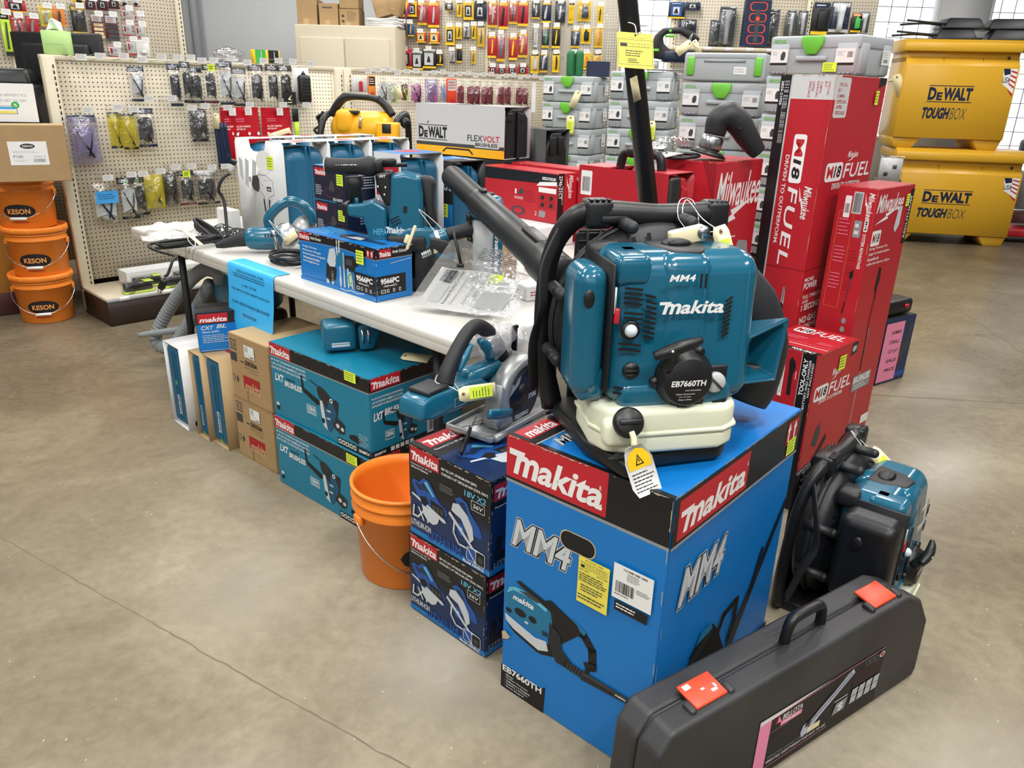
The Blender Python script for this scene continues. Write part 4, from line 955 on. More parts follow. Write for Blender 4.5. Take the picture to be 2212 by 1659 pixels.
f.poly([(.40, .03), (.44, .09), (.62, .13), (.66, .11), (.52, .05), (.44, .0)], 'ink')
f.rrect(.30, .285, .80, .345, 'grey', .006); f.text('BRUSHLESS', .32, .315, .78, .34, 'white', .03); f.greek(.36, .29, .74, .31, 2, 'white', .3); f.rrect(.78, .125, 1.0, .16, 'white', .004); f.greek(.7, .06, .98, .11, 4, 'pink', .25)
c.worn('kraft_light', 14, 23); c.sticker(c.fR, .78, .93, .032, .045); c.build()
c = Carton('tool_carton', 'red tool-only blower carton between the blower carton and trimmer carton', (1.034, 2.455), 0, 43, .235, .306, .60, red_mats())
f = c.fL
f.rect(.77, 0, .985, 1, 'box_black'); f.rect(.765, 0, .772, 1, 'lgrey'); f.text('TOOL-ONLY', .80, .74, .87, .965, 'white', .03, rot=90); f.text('BATTERY AND CHARGER', .885, .66, .92, .965, 'white', .012, rot=90); f.text('NOT INCLUDED', .935, .74, .965, .95, 'white', .012, rot=90)
f.line([(.77, .64), (.40, .64), (.40, .99)], .001, 'pink'); f.rect(.47, .70, .53, .985, 'white'); f.text('INCLUDES / INCLUYE', .485, .72, .515, .86, 'dgrey', 0, rot=90)
f.poly([(.60, .86), (.585, .93), (.62, .955), (.68, .93), (.70, .90), (.665, .85), (.675, .72), (.615, .72)], 'ink'); f.greek(.71, .80, .725, .90, 1, 'white'); f.greek(.44, .50, .72, .62, 6, 'print_dark', .25); f.greek(.30, .60, .38, .95, 8, 'print_dark', .25)
f = c.fR
milw(f, .45, .80, .66, .87); m18(f, .07, .70, .98, .795); f.text('DRIVEN TO OUTPERFORM.', .22, .675, .80, .70, 'white', .015); f.poly([(.85, .905), (.86, .985), (1, .99), (1, .92)], 'box_black'); f.text('NEW', .88, .93, .98, .965, 'white', .03, .1)
f.poly([(.22, .40), (.26, .50), (.36, .54), (.40, .46), (.34, .38)], 'dgrey'); f.poly([(.30, .30), (.56, .44), (.60, .40), (.34, .26)], 'ink')
f = c.fT
f.rect(0, 0, 1, .10, 'box_black'); f.text('TOOL-ONLY', .55, .02, .92, .08, 'white', .03); f.line([(.2, .22), (.98, .24)], .004, 'white'); f.line([(.2, .30), (.98, .32)], .0012, 'pink'); f.greek(.7, .40, .95, .5, 2, 'pink', .2)
m18(f.sub(.05, .62, .95, .95), .05, .2, .95, .9); f.greek(.1, .42, .5, .55, 3, 'pink', .2)
c.worn('kraft_light', 16, 25); c.sticker(c.fR, .56, .845, .05, .055); c.build()
# --- dark navy carton with a pink sheet on the far side
c = Carton('tool_carton', 'dark navy carton with a pink paper sheet, behind the tall red cartons', (1.912, 3.777), 0, 34, .25, .267, .36, dict(body='navy', L='navyprint', R='navyprint', T='box_dark'))
f = c.fR
f.poly([(.50, .42), (.62, .56), (.8, .62), (.86, .90), (.94, .88), (.92, .5), (.7, .34)], 'dgrey'); f.ell(.60, .34, .09, .09, 'dred'); f.rect(.2, .06, 1, .14, 'midblue'); f.poly([(.55, .60), (.64, .66), (.70, .80), (.58, .74)], 'midblue')
o = c.build()
g = G(); ff = Face(g, c.fR.P(.0, .04), c.fR.u * .62, c.fR.v * .90); ff.o += ff.n * .002; ff.rect(0, 0, 1, 1, 'pink')
for i, t_ in enumerate(('HAMMER', 'DRILL', 'CUT OUT', 'SALE', 'PRICE')): ff.text(t_, .35, .80 - i * .16, .9, .86 - i * .16, 'ink', .02)
g.obj('pink_sheet', o)['label'] = 'pink paper sheet'
g = G(); g.mat('plastic').rbox((.13, .12, .405), (.24, .2, .08), .02, 3); g.mat('red').rbox((.18, .02, .41), (.03, .02, .02), .004, 2); p = g.obj('soft_case', None, o.location, RAD(34)); tag(p, 'black soft tool bag with red clip on the pink-papered carton', 'bag')
# --- grey and yellow sleeve with a black case inside
def pr_flex(f, T):
    f.rect(0, .20, 1, 1, 'box_grey'); f.rect(0, .165, 1, .235, 'dgrey'); f.rect(0, 0, 1, .165, 'dw_yellow')
    dewalt(f, .025, .28, .37, .58); f.text('FLEX', .60, .31, .77, .43, 'dgrey', .012); f.text('VOLT', .77, .31, .95, .43, 'red', .012); f.rrect(.68, .19, .95, .30, 'box_grey', .01); f.text('BRUSHLESS', .69, .215, .93, .285, 'ink', .03)
    f.line([(.32, .06), (.36, .13), (.62, .13), (.66, .05)], .008, 'ink')
    f.poly([(.13, .61), (.15, .61), (.15, .66), (.14, .64)], 'dgrey')
c = Carton('tool_carton', 'plain black carton under the grey and yellow sleeved case', (-.071, 3.95), .7405, 52, .61, .21, .338, dict(body='box_dark', L='box_dark', R='box_dark', T='box_dark')); c.build()
t, fL = sleeve_case('tool_case', 'grey and yellow sleeved case holding a black tool case, behind red cartons', (-.071, 3.95), 1.083, 52, .61, .21, .25, (.33, .60, .50), pr_flex, 'box_grey', 'plastic', handle=False, cham=True)
g = G(); g.mat('plastic').tube([(.105, .24, .14), (.105, .26, .185), (.105, .32, .195), (.105, .38, .185), (.105, .40, .14)], .028, 12, 5); g.mat('dgrey').cyl((.105, .25, .185), (.105, .262, .185), .034); g.obj('carrying_handle', t)
t = thing('tool_case', 'low black tool case in an open black sleeve beside the grey sleeved case', 'tool case', (.14, 4.12, .7405), RAD(50))
g = G(); g.mat('box_dark').box((.0, .12, .24), (.003, .24, .48)).box((.20, .12, .24), (.003, .24, .48)).box((.10, .12, .48), (.2, .24, .003)); g.obj('sleeve', t)
g = G(); g.mat('plastic'); g.prism([(.01, .0), (.19, 0), (.19, .38), (.14, .47), (.06, .47), (.01, .38)], .004, .236, 'y', .012, 2); g.rbox((.06, .0, .40), (.05, .012, .09), .004, 2).rbox((.13, .0, .40), (.05, .012, .09), .004, 2); g.obj('case', t)

# --- under-table cases on end (blue spine in a sleeve) and the small boxes
def spine_case(label, N, L, R, h, m_sl, printfn, tagtxt, group):
    t = thing('tool_case', label, 'tool case', (N[0], N[1], 0), RAD(46), group)
    g = G(); g.mat(m_sl); e = .002
    for y in (e / 2, L - e / 2): g.box((R / 2, y, h / 2), (R, e, h))
    g.box((R / 2, L / 2, h - e / 2), (R, L - 2 * e, e)); g.box((R / 2, L / 2, e / 2), (R, L - 2 * e, e))
    fR = Face(g, (0, 0, 0), (R, 0, 0), (0, 0, h)); fT = Face(g, (0, 0, h), (R, 0, 0), (0, L, 0)); printfn(fR, fT)
    g.obj('sleeve', t)
    g = G(); g.mat('teal_case'); g.rbox((R / 2, L / 2, h / 2), (R - .008, L - .012, h - .014), .026, 5)
    for y in (L * .36, L * .52): g.rbox((.003, y, h / 2), (.006, .006, h - .06), .002, 1)
    cs = g.obj('case', t, wn=True)
    g = G(); ff = Face(g, (.0025, L * .66, .0), (0, -L, 0), (0, 0, h)); ff.rect(.10, .16, .34, .40, 'white'); ff.text(tagtxt, .14, .18, .29, .38, 'ink', .01, rot=-90); g.obj('model_label', cs)
    g = G(); ff = Face(g, (.002, L, .0), (0, -L, 0), (0, 0, h)); ff.ell(.55 if 'white' in m_sl else .62, .55 if 'white' in m_sl else .08, .07, .03, 'green'); g.obj('dot_sticker', cs)
    return t
def pr_hk(f, T):
    for i in range(3): f.poly([(.16, .70 - i * .16), (.34, .76 - i * .16), (.34, .64 - i * .17), (.18, .56 - i * .17)], 'grey')
    f.poly([(.14, .70), (.16, .74), (.24, .74)], 'ink'); f.text('HK1810', .10, .04, .62, .10, 'ink', .03); f.ell(.26, .30, .05, .03, 'green')
def pr_kr(f, T): T.rect(.28, .25, .62, .8, 'dred'); T.text('OC', .3, .05, .5, .22, 'ink', .02)
spine_case('blue case on end in a white striped sleeve under the table', (-1.387, 2.988), .155, .30, .375, 'box_white', pr_hk, 'HK1810', 'blue cases standing on end under the table')
spine_case('blue case on end in a kraft sleeve, between white sleeve and other kraft one', (-1.262, 2.892), .105, .30, .38, 'kraft_light', pr_kr, 'HK0500', 'blue cases standing on end under the table')
spine_case('blue case on end in a kraft sleeve beside the brown kraft cartons', (-1.152, 2.809), .15, .30, .385, 'kraft_light', pr_kr, 'HK0500', 'blue cases standing on end under the table')
c = Carton('cordless_carton', 'small blue cordless tool carton with black top on upright cases', (-1.268, 2.92), .3855, 24, .14, .15, .166, dict(body='box_blue', L='box_blue', R='box_blue', T='box_dark'))
for f in (c.fL, c.fR):
    f.rect(0, .70, 1, 1, 'box_dark')
f = c.fR; f.rect(.04, .73, .80, .96, 'red'); f.text('makita', .08, .75, .78, .87, 'white', .03, .22); f.text('CXT', .10, .56, .42, .66, 'silverprint', .03, .2); f.text('BL', .48, .58, .75, .68, 'silverprint', .03, .3); f.text('16mm (5/8")', .12, .47, .55, .53, 'white', .012); f.greek(.12, .22, .85, .44, 5, 'silverprint', .35); f.rect(.05, .03, .95, .04, 'silverprint')
c.fL.rect(0, .72, 1, .92, 'red'); c.fL.rect(.2, .2, .5, .66, 'silverprint'); c.build()
c = Carton('brown_carton', 'kraft carton on the floor at the far end under the table', (-1.482, 3.205), 0, 46, .10, .16, .32, dict(body='kraft', L='kraft', R='kraft', T='kraft')); c.fL.greek(.2, .3, .8, .8, 5, 'dgrey', .3); c.fL.text('YASH', .2, .2, .8, .3, 'ink', rot=0); c.build()
# ---------------------------------------------------------------- tags
def string_tag(label, hole, dirv, nrm, ln=.10, wd=.045, loop=None, m='manila', stick=True, cat='price tag', name='price_tag', group=None):
    """shipping tag on a string: hole = world point of the eyelet, dirv = way the tag hangs"""
    d = Vector(dirv).normalized(); n = Vector(nrm); n = (n - d * n.dot(d)).normalized(); s = n.cross(d)
    g = G(); g.mat(m); o = Vector(hole) - d * .012
    pts = [(-.35, 0), (.35, 0), (.5, .14), (.5, 1), (-.5, 1), (-.5, .14)]
    V = []
    for k in (-.0005, .0005): V += [tuple(o + s * (p[0] * wd) + d * (p[1] * ln) + n * k) for p in pts]
    g.vf(V, [(5, 4, 3, 2, 1, 0), (6, 7, 8, 9, 10, 11)] + [(i, (i + 1) % 6, 6 + (i + 1) % 6, 6 + i) for i in range(6)])
    f = Face(g, o - s * wd / 2 + d * ln + n * .0006, s * wd, -d * ln)
    f.ell(.5, .88, .12, .055, 'kraft'); f.ell(.5, .88, .05, .022, 'ink')
    ob = tag(g.obj(name), label, cat, group)
    if stick:
        g = G(); ff = Face(g, f.P(.14, .10), f.u * .72, f.v * .62); ff.o += n * .0004; ff.rect(0, 0, 1, 1, 'sticker'); ff.greek(.1, .1, .9, .9, 6, 'dgrey', .3); g.obj('price_sticker', ob)
    if loop:
        g = G(); g.mat('white').tube([tuple(Vector(hole))] + [tuple(Vector(p)) for p in loop] + [tuple(Vector(hole))], .0011, 6, 6); g.obj('string', ob)
    return ob

# ---------------------------------------------------------------- backpack blower
def slots(g, pts, m='ink'):
    """dark vent openings: each (x0,z0,x1,z1,width) bar lying on the local plane y"""
    g.mat(m)
    for x0, z0, x1, z1, w_, y in pts:
        a = Vector((x0, y, z0)); b = Vector((x1, y, z1)); d = (b - a).normalized(); n = Vector((-d.z, 0, d.x)) * w_ / 2
        V = [a - n, b - n, b + n, a + n]; g.vf([tuple(v + Vector((0, k, 0))) for k in (-.0012, .002) for v in V], [(0, 1, 2, 3), (7, 6, 5, 4), (0, 4, 5, 1), (1, 5, 6, 2), (2, 6, 7, 3), (3, 7, 4, 0)], False)
def blower(label, loc, rz, cover='teal_gloss', plate=True):
    t = thing('backpack_blower', label, 'leaf blower', loc, rz)
    # base and back frame
    g = G(); g.mat('plastic')
    g.prism([(-.185, .02), (-.135, -.10), (-.085, -.115), (-.07, -.06), (.09, -.045), (.118, -.015), (.125, .26), (-.20, .26)], 0, .034, 'z', .008, 2)
    for i in range(5): a = i / 5; g.rbox((-.135 + a * .03, -.078 + a * .03, .036), (.055, .004, .004), .001, 1)
    g.obj('base', t)
    g = G(); g.mat('plastic')
    g.tube([(-.195, .24, .02), (-.222, .235, .15), (-.228, .225, .30), (-.212, .215, .40), (-.175, .20, .458), (-.125, .198, .468)], [.026, .022, .02, .021, .026, .027], 12, 6, flat=(1.0, .75))
    g.tube([(.13, .25, .02), (.155, .25, .25), (.15, .235, .40), (.14, .21, .46)], [.02, .02, .02, .022], 12, 5)
    g.rbox((-.02, .262, .22), (.27, .016, .40), .01, 2)
    g.mat('dkplastic')
    for i in range(7): g.box((-.02, .25, .29 + i * .022), (.26, .006, .005))
    for i in range(9): g.box((-.13 + i * .028, .25, .36), (.005, .006, .15))
    g.obj('back_frame', t)
    g = G(); g.mat('plastic'); g.M = Matrix.Translation((0, .078, -.028))
    g.tube([(-.155, .125, .497), (-.10, .118, .496), (.0, .115, .492), (.08, .117, .492), (.145, .125, .491)], [.031, .028, .024, .026, .030], 14, 5)
    g.rbox((.134, .122, .491), (.05, .058, .062), .01, 3); g.rbox((-.13, .12, .496), (.06, .058, .06), .012, 3)
    g.mat('ink')
    for i in range(4): g.box((-.15 + i * .013, .10, .5262), (.008, .02, .002)).box((.117 + i * .011, .106, .5218), (.006, .018, .002))
    g.rbox((-.10, .0895, .487), (.055, .004, .014), .001, 1); g.M = Matrix()
    g.obj('carry_handle', t)
    # fan housing (volute)
    g = G(); g.mat('dkplastic'); g.lathe([(.0, .130), (.10, .130), (.175, .136), (.210, .150), (.218, .165), (.218, .205), (.208, .22), (.0, .22)], 48, (0, 0, .235), (0, 1, 0), False, False)
    g.lathe([(.220, .176), (.226, .178), (.226, .192), (.220, .194)], 48, (0, 0, .235), (0, 1, 0), False, False)
    g.tube([(.15, .17, .36), (.22, .17, .27), (.255, .165, .18), (.25, .16, .09), (.235, .155, .045)], [.05, .07, .074, .068, .06], 20, 5)
    g.rbox((-.135, .115, .40), (.07, .06, .05), .012, 2)
    g.mat('ink')
    for i in range(9):
        a = RAD(100 + i * 9.5); p = Vector((.183 * math.cos(a), .1335, .235 + .183 * math.sin(a)))
        q = p + Vector((math.cos(a), .16, math.sin(a))) * .022; n = Vector((-math.sin(a), 0, math.cos(a))) * .0045
        g.vf([tuple(v) for v in (p - n, q - n, q + n, p + n)], [(0, 1, 2, 3)], False)
    fan = g.obj('fan_housing', t)
    for a in (5, 38, 78, 110, 160, 195):
        x, z = .230 * math.cos(RAD(a)), .235 + .230 * math.sin(RAD(a))
        g = G(); g.mat('dkplastic'); g.cyl((x, .12, z), (x, .20, z), .0135, n=14); g.sphere((x, .12, z), .0135, 8); g.obj('screw_boss', fan)
    g = G(); f = Face(g, (.168, .148, .30), (.045, .022, 0), (.0, .004, .035)); f.rect(0, 0, 1, 1, 'white'); f.text('B(A)', .06, .35, .6, .8, 'ink', .02); f.greek(.1, .05, .9, .3, 2, 'grey', .3); f.greek(.0, -1.3, .9, -.15, 7, 'silverprint', .25); g.obj('noise_label', fan)
    # tank
    g = G(); g.mat('tank')
    pl_ = [(-.165, -.050), (-.12, -.072), (.075, -.068), (.112, -.045), (.130, .02), (.126, .11), (-.178, .11), (-.184, -.01)]
    g.prism(pl_, .036, .080, 'z', .012, 3)
    g.prism([(x * 1.0, y) for x, y in pl_], .079, .132, 'z', .014, 3)
    g.prism([(x * 1.025 + .001, y * 1.03 - .002) for x, y in pl_], .077, .086, 'z', .003, 2)
    g.rbox((-.135, -.055, .085), (.075, .05, .06), .02, 4)
    g.lathe([(.024, 0), (.022, .012)], 24, (-.131, -.072, .108), (0, -.8, .45))
    tk = g.obj('fuel_tank', t, wn=True)
    g = G(); g.mat('plastic'); g.lathe([(.0295, 0), (.0305, .006), (.029, .016), (.024, .02), (.0, .021)], 32, (-.131, -.079, .112), (0, -.8, .45), True, False)
    g.at((-.131, -.0955, .1215), (RAD(-28) - RAD(0), 0, 0)); g.rbox((0, -.003, 0), (.046, .008, .011), .003, 2); g.M = Matrix(); g.obj('fuel_cap', tk)
    # engine cover
    g = G(); g.mat('teal_gloss')
    def df(v):
        z = v.z; x = v.x; y = v.y
        if z > 0.02 and y < 0: y += (z - .02) * .20 * (1 if z < .1 else 1.15)
        if z < -.05: x *= 1 - (-.05 - z) * .35
        return (x, y, z)
    g.rbox((-.010, .045, .276), (.312, .178, .300), .042, 6, deform=df)
    g.rbox((-.012, .044, .290), (.110, .186, .270), .03, 5, deform=df)
    g.rbox((.108, .06, .345), (.082, .16, .14), .038, 5)
    g.rbox((-.02, .02, .15), (.24, .14, .06), .02, 3)
    g.rbox((-.122, .02, .395), (.075, .10, .062), .018, 3)
    # slots
    S = []
    for i in range(4): S.append((-.140, .366 - i * .0095, -.105, .362 - i * .0095, .0042, -.0352))
    for i in range(3): S.append((-.142, .322 - i * .0095, -.106, .318 - i * .0095, .0042, -.0458))
    for i in range(9): S.append((-.099, .352 - i * .0098, -.079, .347 - i * .0098, .0048, -.0440 + (0.008 if i == 0 else 0)))
    for i in range(9): S.append((.060, .338 - i * .0088, .073, .347 - i * .0088, .0040, -.0450))
    for i in range(2): S.append((-.148, .262 - i * .011, -.104, .256 - i * .011, .0042, -.0455)); S.append((-.150, .172 - i * .011, -.104, .163 - i * .011, .0042, -.0420))
    for i in range(2): S.append((-.012 + .012 * i, .372, -.010 + .012 * i, .396, .0055, -.0318)) if False else None
    slots(g, [(a, b, c_, d_, w_, y) for a, b, c_, d_, w_, y in S])
    slots(g, [(-.090, .1245, -.050, .1245, .006, -.0525), (.012, .1245, .05, .128, .006, -.0525), (.055, .1285, .085, .137, .006, -.0505)])
    f = Face(g, (-.076, -.0512, .318), (.130, 0, 0), (0, .0, .026)); mak(f, 0, 0, 1, 1, False)
    f = Face(g, (-.061, -.0500, .380), (.052, 0, 0), (0, .001, .0130)); f.text('MM4', 0, 0, 1, 1, 'white', .012, .22)
    f = Face(g, (.0, -.0500, .366), (.016, 0, 0), (0, .001, .028)); f.rect(0, 0, .3, 1, 'ink'); f.rect(.6, 0, .9, 1, 'ink')
    eng = g.obj('engine_cover', t, wn=True)
    g = G(); f = Face(g, (.05, .005, .4188), (.026, .006, 0), (-.004, .018, .0005)); f.o += Vector((0, 0, .001)); f.rect(0, 0, 1, 1, 'yellow'); f.poly([(.2, .2), (.5, .8), (.8, .2)], 'ink'); g.obj('warning_sticker', eng)['label'] = 'yellow warning sticker'
    g = G(); g.mat('dkplastic'); g.prism([(-.062, .10), (-.062, .06), (-.035, .0), (.018, -.006), (.045, .03), (.055, .10)], .412, .428, 'z', .004, 2); g.sphere((-.004, .065, .428), .032, 10, (1, .7, .35)); g.mat('ink').sphere((-.004, .052, .431), .022, 10, (1.1, .5, .45)); g.obj('plug_cover', eng)
    g = G(); g.mat('steel'); g.sphere((-.112, -.004, .408), .016, 10, (1, .8, .9)); g.obj('spark_plug', eng)
    # side air-cleaner cover
    g = G(); g.mat(cover); big = 0 if plate else .03
    g.rbox((-.196 - big * .5, .032, .272), (.066 + big, .118 + big, .262), .032, 6)
    if plate: g.rbox((-.187, .034, .17), (.062, .11, .08), .022, 4)
    cv = g.obj('air_cleaner_cover', t, wn=True)
    g = G(); g.mat('plastic'); g.sphere((-.2375 - big, .045, .34), .014, 10, (.5, .9, 1.3)) if big else g.sphere((-.206, -.026, .345), .012, 10, (.9, .5, 1.5)); g.obj('cover_knob', cv)
    g = G(); g.mat('ink'); g.rbox((-.1645, .035, .285), (.006, .155, .255), .003, 1); g.obj('gap_shade', t)  # black strip stands in for the shaded slit beside the side cover
    g = G(); g.mat('red'); g.rbox((-.1555, -.041, .315), (.010, .012, .03), .003, 2); g.mat('lgrey').box((-.1605, -.0415, .345), (.003, .006, .05)); g.obj('choke_lever', t)
    g = G(); g.mat('ink').lathe([(.019, 0), (.0185, .004)], 20, (-.127, -.043, .287), (0, -1, 0)); g.mat('clearlens').sphere((-.127, -.048, .287), .0125, 10); g.obj('primer_bulb', t)
    g = G(); g.mat('plastic').lathe([(.017, 0), (.0165, .005)], 24, (-.118, -.040, .205), (0, -1, 0)); g.mat('ink').box((-.118, -.046, .205), (.028, .002, .004)).box((-.118, -.046, .197), (.022, .002, .003)).box((-.118, -.046, .213), (.022, .002, .003)); g.obj('adjuster_knob', t)
    # recoil starter
    g = G(); g.mat('plastic'); g.lathe([(.060, 0), (.059, .012), (.052, .020), (.050, .030), (.046, .034), (0, .034)], 40, (-.010, -.040, .187), (0, -1, 0), True, False)
    g.M = Matrix()
    for a in (65, 185, 305): g.cyl((-.01 + .06 * math.cos(RAD(a)), -.04, .187 + .06 * math.sin(RAD(a))), (-.01 + .06 * math.cos(RAD(a)), -.055, .187 + .06 * math.sin(RAD(a))), .010, n=14)
    g.mat('ink').cyl((-.012, -.045, .128), (-.012, -.062, .128), .011, n=6)
    f = Face(g, (-.046, -.0745, .179), (.072, 0, 0), (0, 0, .0125)); f.text('EB7660TH', 0, 0, 1, 1, 'white', .03, .1)
    f = Face(g, (-.04, -.0745, .150), (.06, 0, 0), (0, 0, .025)); f.text('CAN ICES-2/NMB-2', .4, .78, .95, .88, 'white'); f.text('Makita Corporation', .1, .45, .75, .6, 'white'); f.text('Anjo, Aichi, Japan', .2, .25, .62, .36, 'white'); f.text('Made in China', .2, .02, .65, .14, 'white')
    rc = g.obj('recoil_starter', t)
    g = G(); g.mat('plastic'); g.tube([(-.090, -.082, .246), (-.070, -.088, .255), (-.045, -.090, .265), (-.02, -.088, .271), (0, -.083, .275)], [.009, .012, .013, .011, .007], 12, 5); g.tube([(-.050, -.088, .262), (-.052, -.075, .24), (-.055, -.062, .215)], [.011, .010, .014], 12, 4); g.mat('white').sphere((-.062, -.0995, .261), .003, 6); g.obj('pull_handle', rc)
    g = G(); g.mat('ink').rbox((.058, -.042, .178), (.05, .01, .062), .012, 3); g.mat('lgrey').lathe([(.021, 0), (.0205, .01), (.018, .013), (0, .013)], 28, (.056, -.046, .176), (0, -1, 0), True, False); g.mat('dgrey').at((.056, -.060, .176), (0, RAD(45), 0)).box((0, 0, 0), (.036, .003, .005)); g.M = Matrix(); g.obj('air_screw', t)
    # exhaust deflector
    g = G(); g.mat('teal_gloss')
    R0 = [(.112, .065, .252), (.168, .092, .254), (.168, .092, .168), (.112, .065, .168)]
    R1 = [(.124, -.035, .262), (.240, .012, .286), (.226, .006, .146), (.124, -.035, .158)]
    c1 = Vector((.178, -.013, .213)); R2 = [tuple(c1 + (Vector(p) - c1) * .84) for p in R1]; R3 = [tuple(c1 + (Vector(p) - c1) * .55 + Vector((-.028, .06, 0))) for p in R1]
    g.vf(R0 + R1 + R2 + R3, [(k * 4 + i, k * 4 + (i + 1) % 4, k * 4 + 4 + (i + 1) % 4, k * 4 + 4 + i) for k in range(3) for i in range(4)]); g.mat('ink').vf(R3, [(3, 2, 1, 0)]); bmesh.ops.bevel(g.bm, geom=[e for e in g.bm.edges if e.calc_length() > .02 and len(e.link_faces) == 2], offset=.008, segments=3, affect='EDGES', clamp_overlap=True); g.obj('exhaust_deflector', t)
    g = G(); g.mat('cable'); g.tube([(.10, .10, .17), (.19, .04, .165), (.225, .05, .160), (.228, .10, .155), (.19, .14, .15)], .012, 12, 6); g.obj('throttle_cable', t)
    g = G(); g.mat('rubber'); g.tube([(-.205, .20, .43), (-.245, .165, .36), (-.25, .15, .28), (-.262, .17, .20), (-.25, .20, .08)], .018, 8, 6, flat=(1.0, .18)); g.obj('shoulder_strap', t)
    return t
BL = (.335, 1.45, .7125)
blower('teal and black backpack blower standing on the big blue carton', BL, RAD(12))
blower('teal and black backpack blower on the floor between the blower carton and black case', (1.115, 1.885, 0), RAD(50), 'plastic', False)
def bl(x, y, z, O=BL, a=12):
    c_, s_ = math.cos(RAD(a)), math.sin(RAD(a)); return Vector((O[0] + x * c_ - y * s_, O[1] + x * s_ + y * c_, O[2] + z))
fr12 = Vector((math.sin(RAD(12)), -math.cos(RAD(12)), 0))
# tags on the first blower
string_tag('manila price tag hanging from the handle of the blower on the carton', bl(.105, .10, .445), (.32, -.15, -.9), fr12, .105, .036, [bl(.088, .155, .462), bl(.065, .19, .496), bl(.045, .16, .47), bl(.062, .135, .44)])
g = G(); g.mat('tagpaper').at(tuple(bl(.048, .085, .445)), (0, RAD(-12), RAD(12))).rbox((-.024, 0, 0), (.072, .022, .032), .004, 2); g.mat('metal').cyl((.008, -.014, .002), (.008, .014, .002), .013, n=16); g.M = Matrix()
tag(g.obj('security_tag'), 'tan plastic security tag wired to the carry handle of the upper blower', 'security tag')
g = G(); g.mat('steel').tube([tuple(bl(.04, .10, .44)), tuple(bl(.035, .158, .465)), tuple(bl(.05, .19, .496)), tuple(bl(.078, .19, .494)), tuple(bl(.082, .16, .46)), tuple(bl(.062, .12, .44))], .0014, 6, 6); tag(g.obj('wire_loop'), 'thin steel wire loop around the carry handle of the upper blower', 'wire')
# warning tag hung on the tank cap
g = G(); d = Vector((.036, -.01, -.10)).normalized(); n = (fr12 + Vector((0, 0, .25))).normalized(); n = (n - d * n.dot(d)).normalized(); s = n.cross(d) * -1; s = -s
o = bl(-.128, -.118, .082); g.mat('white')
V = []; pts = [(-.30, .0), (-.42, .10), (-.5, .30), (-.5, .80), (-.36, 1.0), (.5, 1.0 - .0), (.5, .30), (.36, .10), (.22, .0)]
for k in (-.0006, .0006): V += [tuple(o + s * (p[0] * .056) + d * (p[1] * .105) + n * k) for p in pts]
m_ = len(pts); g.vf(V, [tuple(range(m_)), tuple(range(2 * m_ - 1, m_ - 1, -1))] + [(i, (i + 1) % m_, m_ + (i + 1) % m_, m_ + i) for i in range(m_)])
f = Face(g, o - s * .028 + d * .105 + n * .0008, s * .056, -d * .105)
if f.n.dot(fr12) < 0: f = Face(g, o + s * .028 + d * .105 + n * .0008, -s * .056, -d * .105)
f.poly([(.08, .55), (.92, .55), (.92, .75), (.75, .90), (.5, .96), (.25, .90), (.08, .75)], 'yellow'); f.poly([(.34, .62), (.66, .62), (.5, .84)], 'ink'); f.poly([(.40, .645), (.60, .645), (.5, .79)], 'yellow'); f.rect(.48, .68, .52, .75, 'ink'); f.greek(.12, .08, .9, .50, 6, 'dgrey', .35)
w_ = tag(g.obj('warning_tag'), 'white and yellow warning tag hanging from the fuel cap of the upper blower', 'tag')
g = G(); g.mat('tagpaper').tube([tuple(o), tuple(bl(-.128, -.112, .095)), tuple(bl(-.131, -.105, .105))], .006, 8, 4); g.obj('tie_strap', w_)
B2 = (1.115, 1.885, 0)
string_tag('manila price tag wired to the handle of the blower on the floor', bl(.09, .13, .445, B2, 50), (.55, -.2, -.5), (.1, -.75, .65), .13, .045, [bl(.085, .16, .465, B2, 50), bl(.07, .20, .50, B2, 50), bl(.06, .15, .46, B2, 50)])
# pipes of the blowers
def pipe(label, A, Bp, ra, rb, extras):
    A, Bp = Vector(A), Vector(Bp); g = G(); g.mat('plastic'); d = Bp - A
    prof = [(ra * .86, -.001), (ra, 0), (ra, d.length * .30), (ra + .004, d.length * .305), (ra + .004, d.length * .33), (ra * .98 + (rb - ra) * .33, d.length * .335), (rb * .97, d.length * .86), (rb + .005, d.length * .865), (rb + .005, d.length * .985), (rb, d.length)]
    g.lathe(prof if extras else [(ra, 0), (rb, d.length)], 36, A, d, False, True); g.mat('ink').lathe([(ra * .86, .0), (.0, .06)], 24, A, d, False, False)
    g.mat('plastic'); ax = d.normalized(); up = (Vector((0, 0, 1)) - ax * ax.z).normalized(); sd = ax.cross(up)
    for tt, w_, l_ in extras:
        c_ = A + d * tt + up * (ra + (rb - ra) * tt); g.frame(c_, ax, sd, up); g.rbox((0, 0, 0), (l_, w_, .014), .003, 2)
    g.M = Matrix(); return tag(g.obj('blower_pipe'), label, 'blower pipe')
pipe('thick black blower pipe lying across the table towards the upper blower', (-.222, 2.66, 1.135), (.115, 1.86, .985), .037, .047, [(.34, .02, .03), (.80, .035, .11), (.93, .03, .05)])
vp = pipe('black blower pipe standing upright behind the upper blower with a yellow tag on it', (.222, 2.30, 1.96), (.468, 2.36, .745), .026, .030, [])
g = G(); ff = Face(g, (.258, 2.20, 1.478), (.098, .012, -.004), (-.006, .03, .088)); ff.rrect(0, 0, 1, 1, 'paleyellow', .006)
ff.text('The Air Index of this engine is 1', .18, .83, .85, .88, 'dgrey'); ff.line([(.03, .1), (.97, .1), (.97, .8), (.03, .8), (.03, .1)], .001, 'dgrey'); ff.rect(.08, .60, .93, .70, 'dgrey'); ff.rect(.085, .61, .925, .69, 'paleyellow'); ff.rect(.08, .60, .27, .70, 'ink')
for i in range(8): ff.line([(.27 + i * .083, .60), (.27 + i * .083, .70)], .0006, 'dgrey')
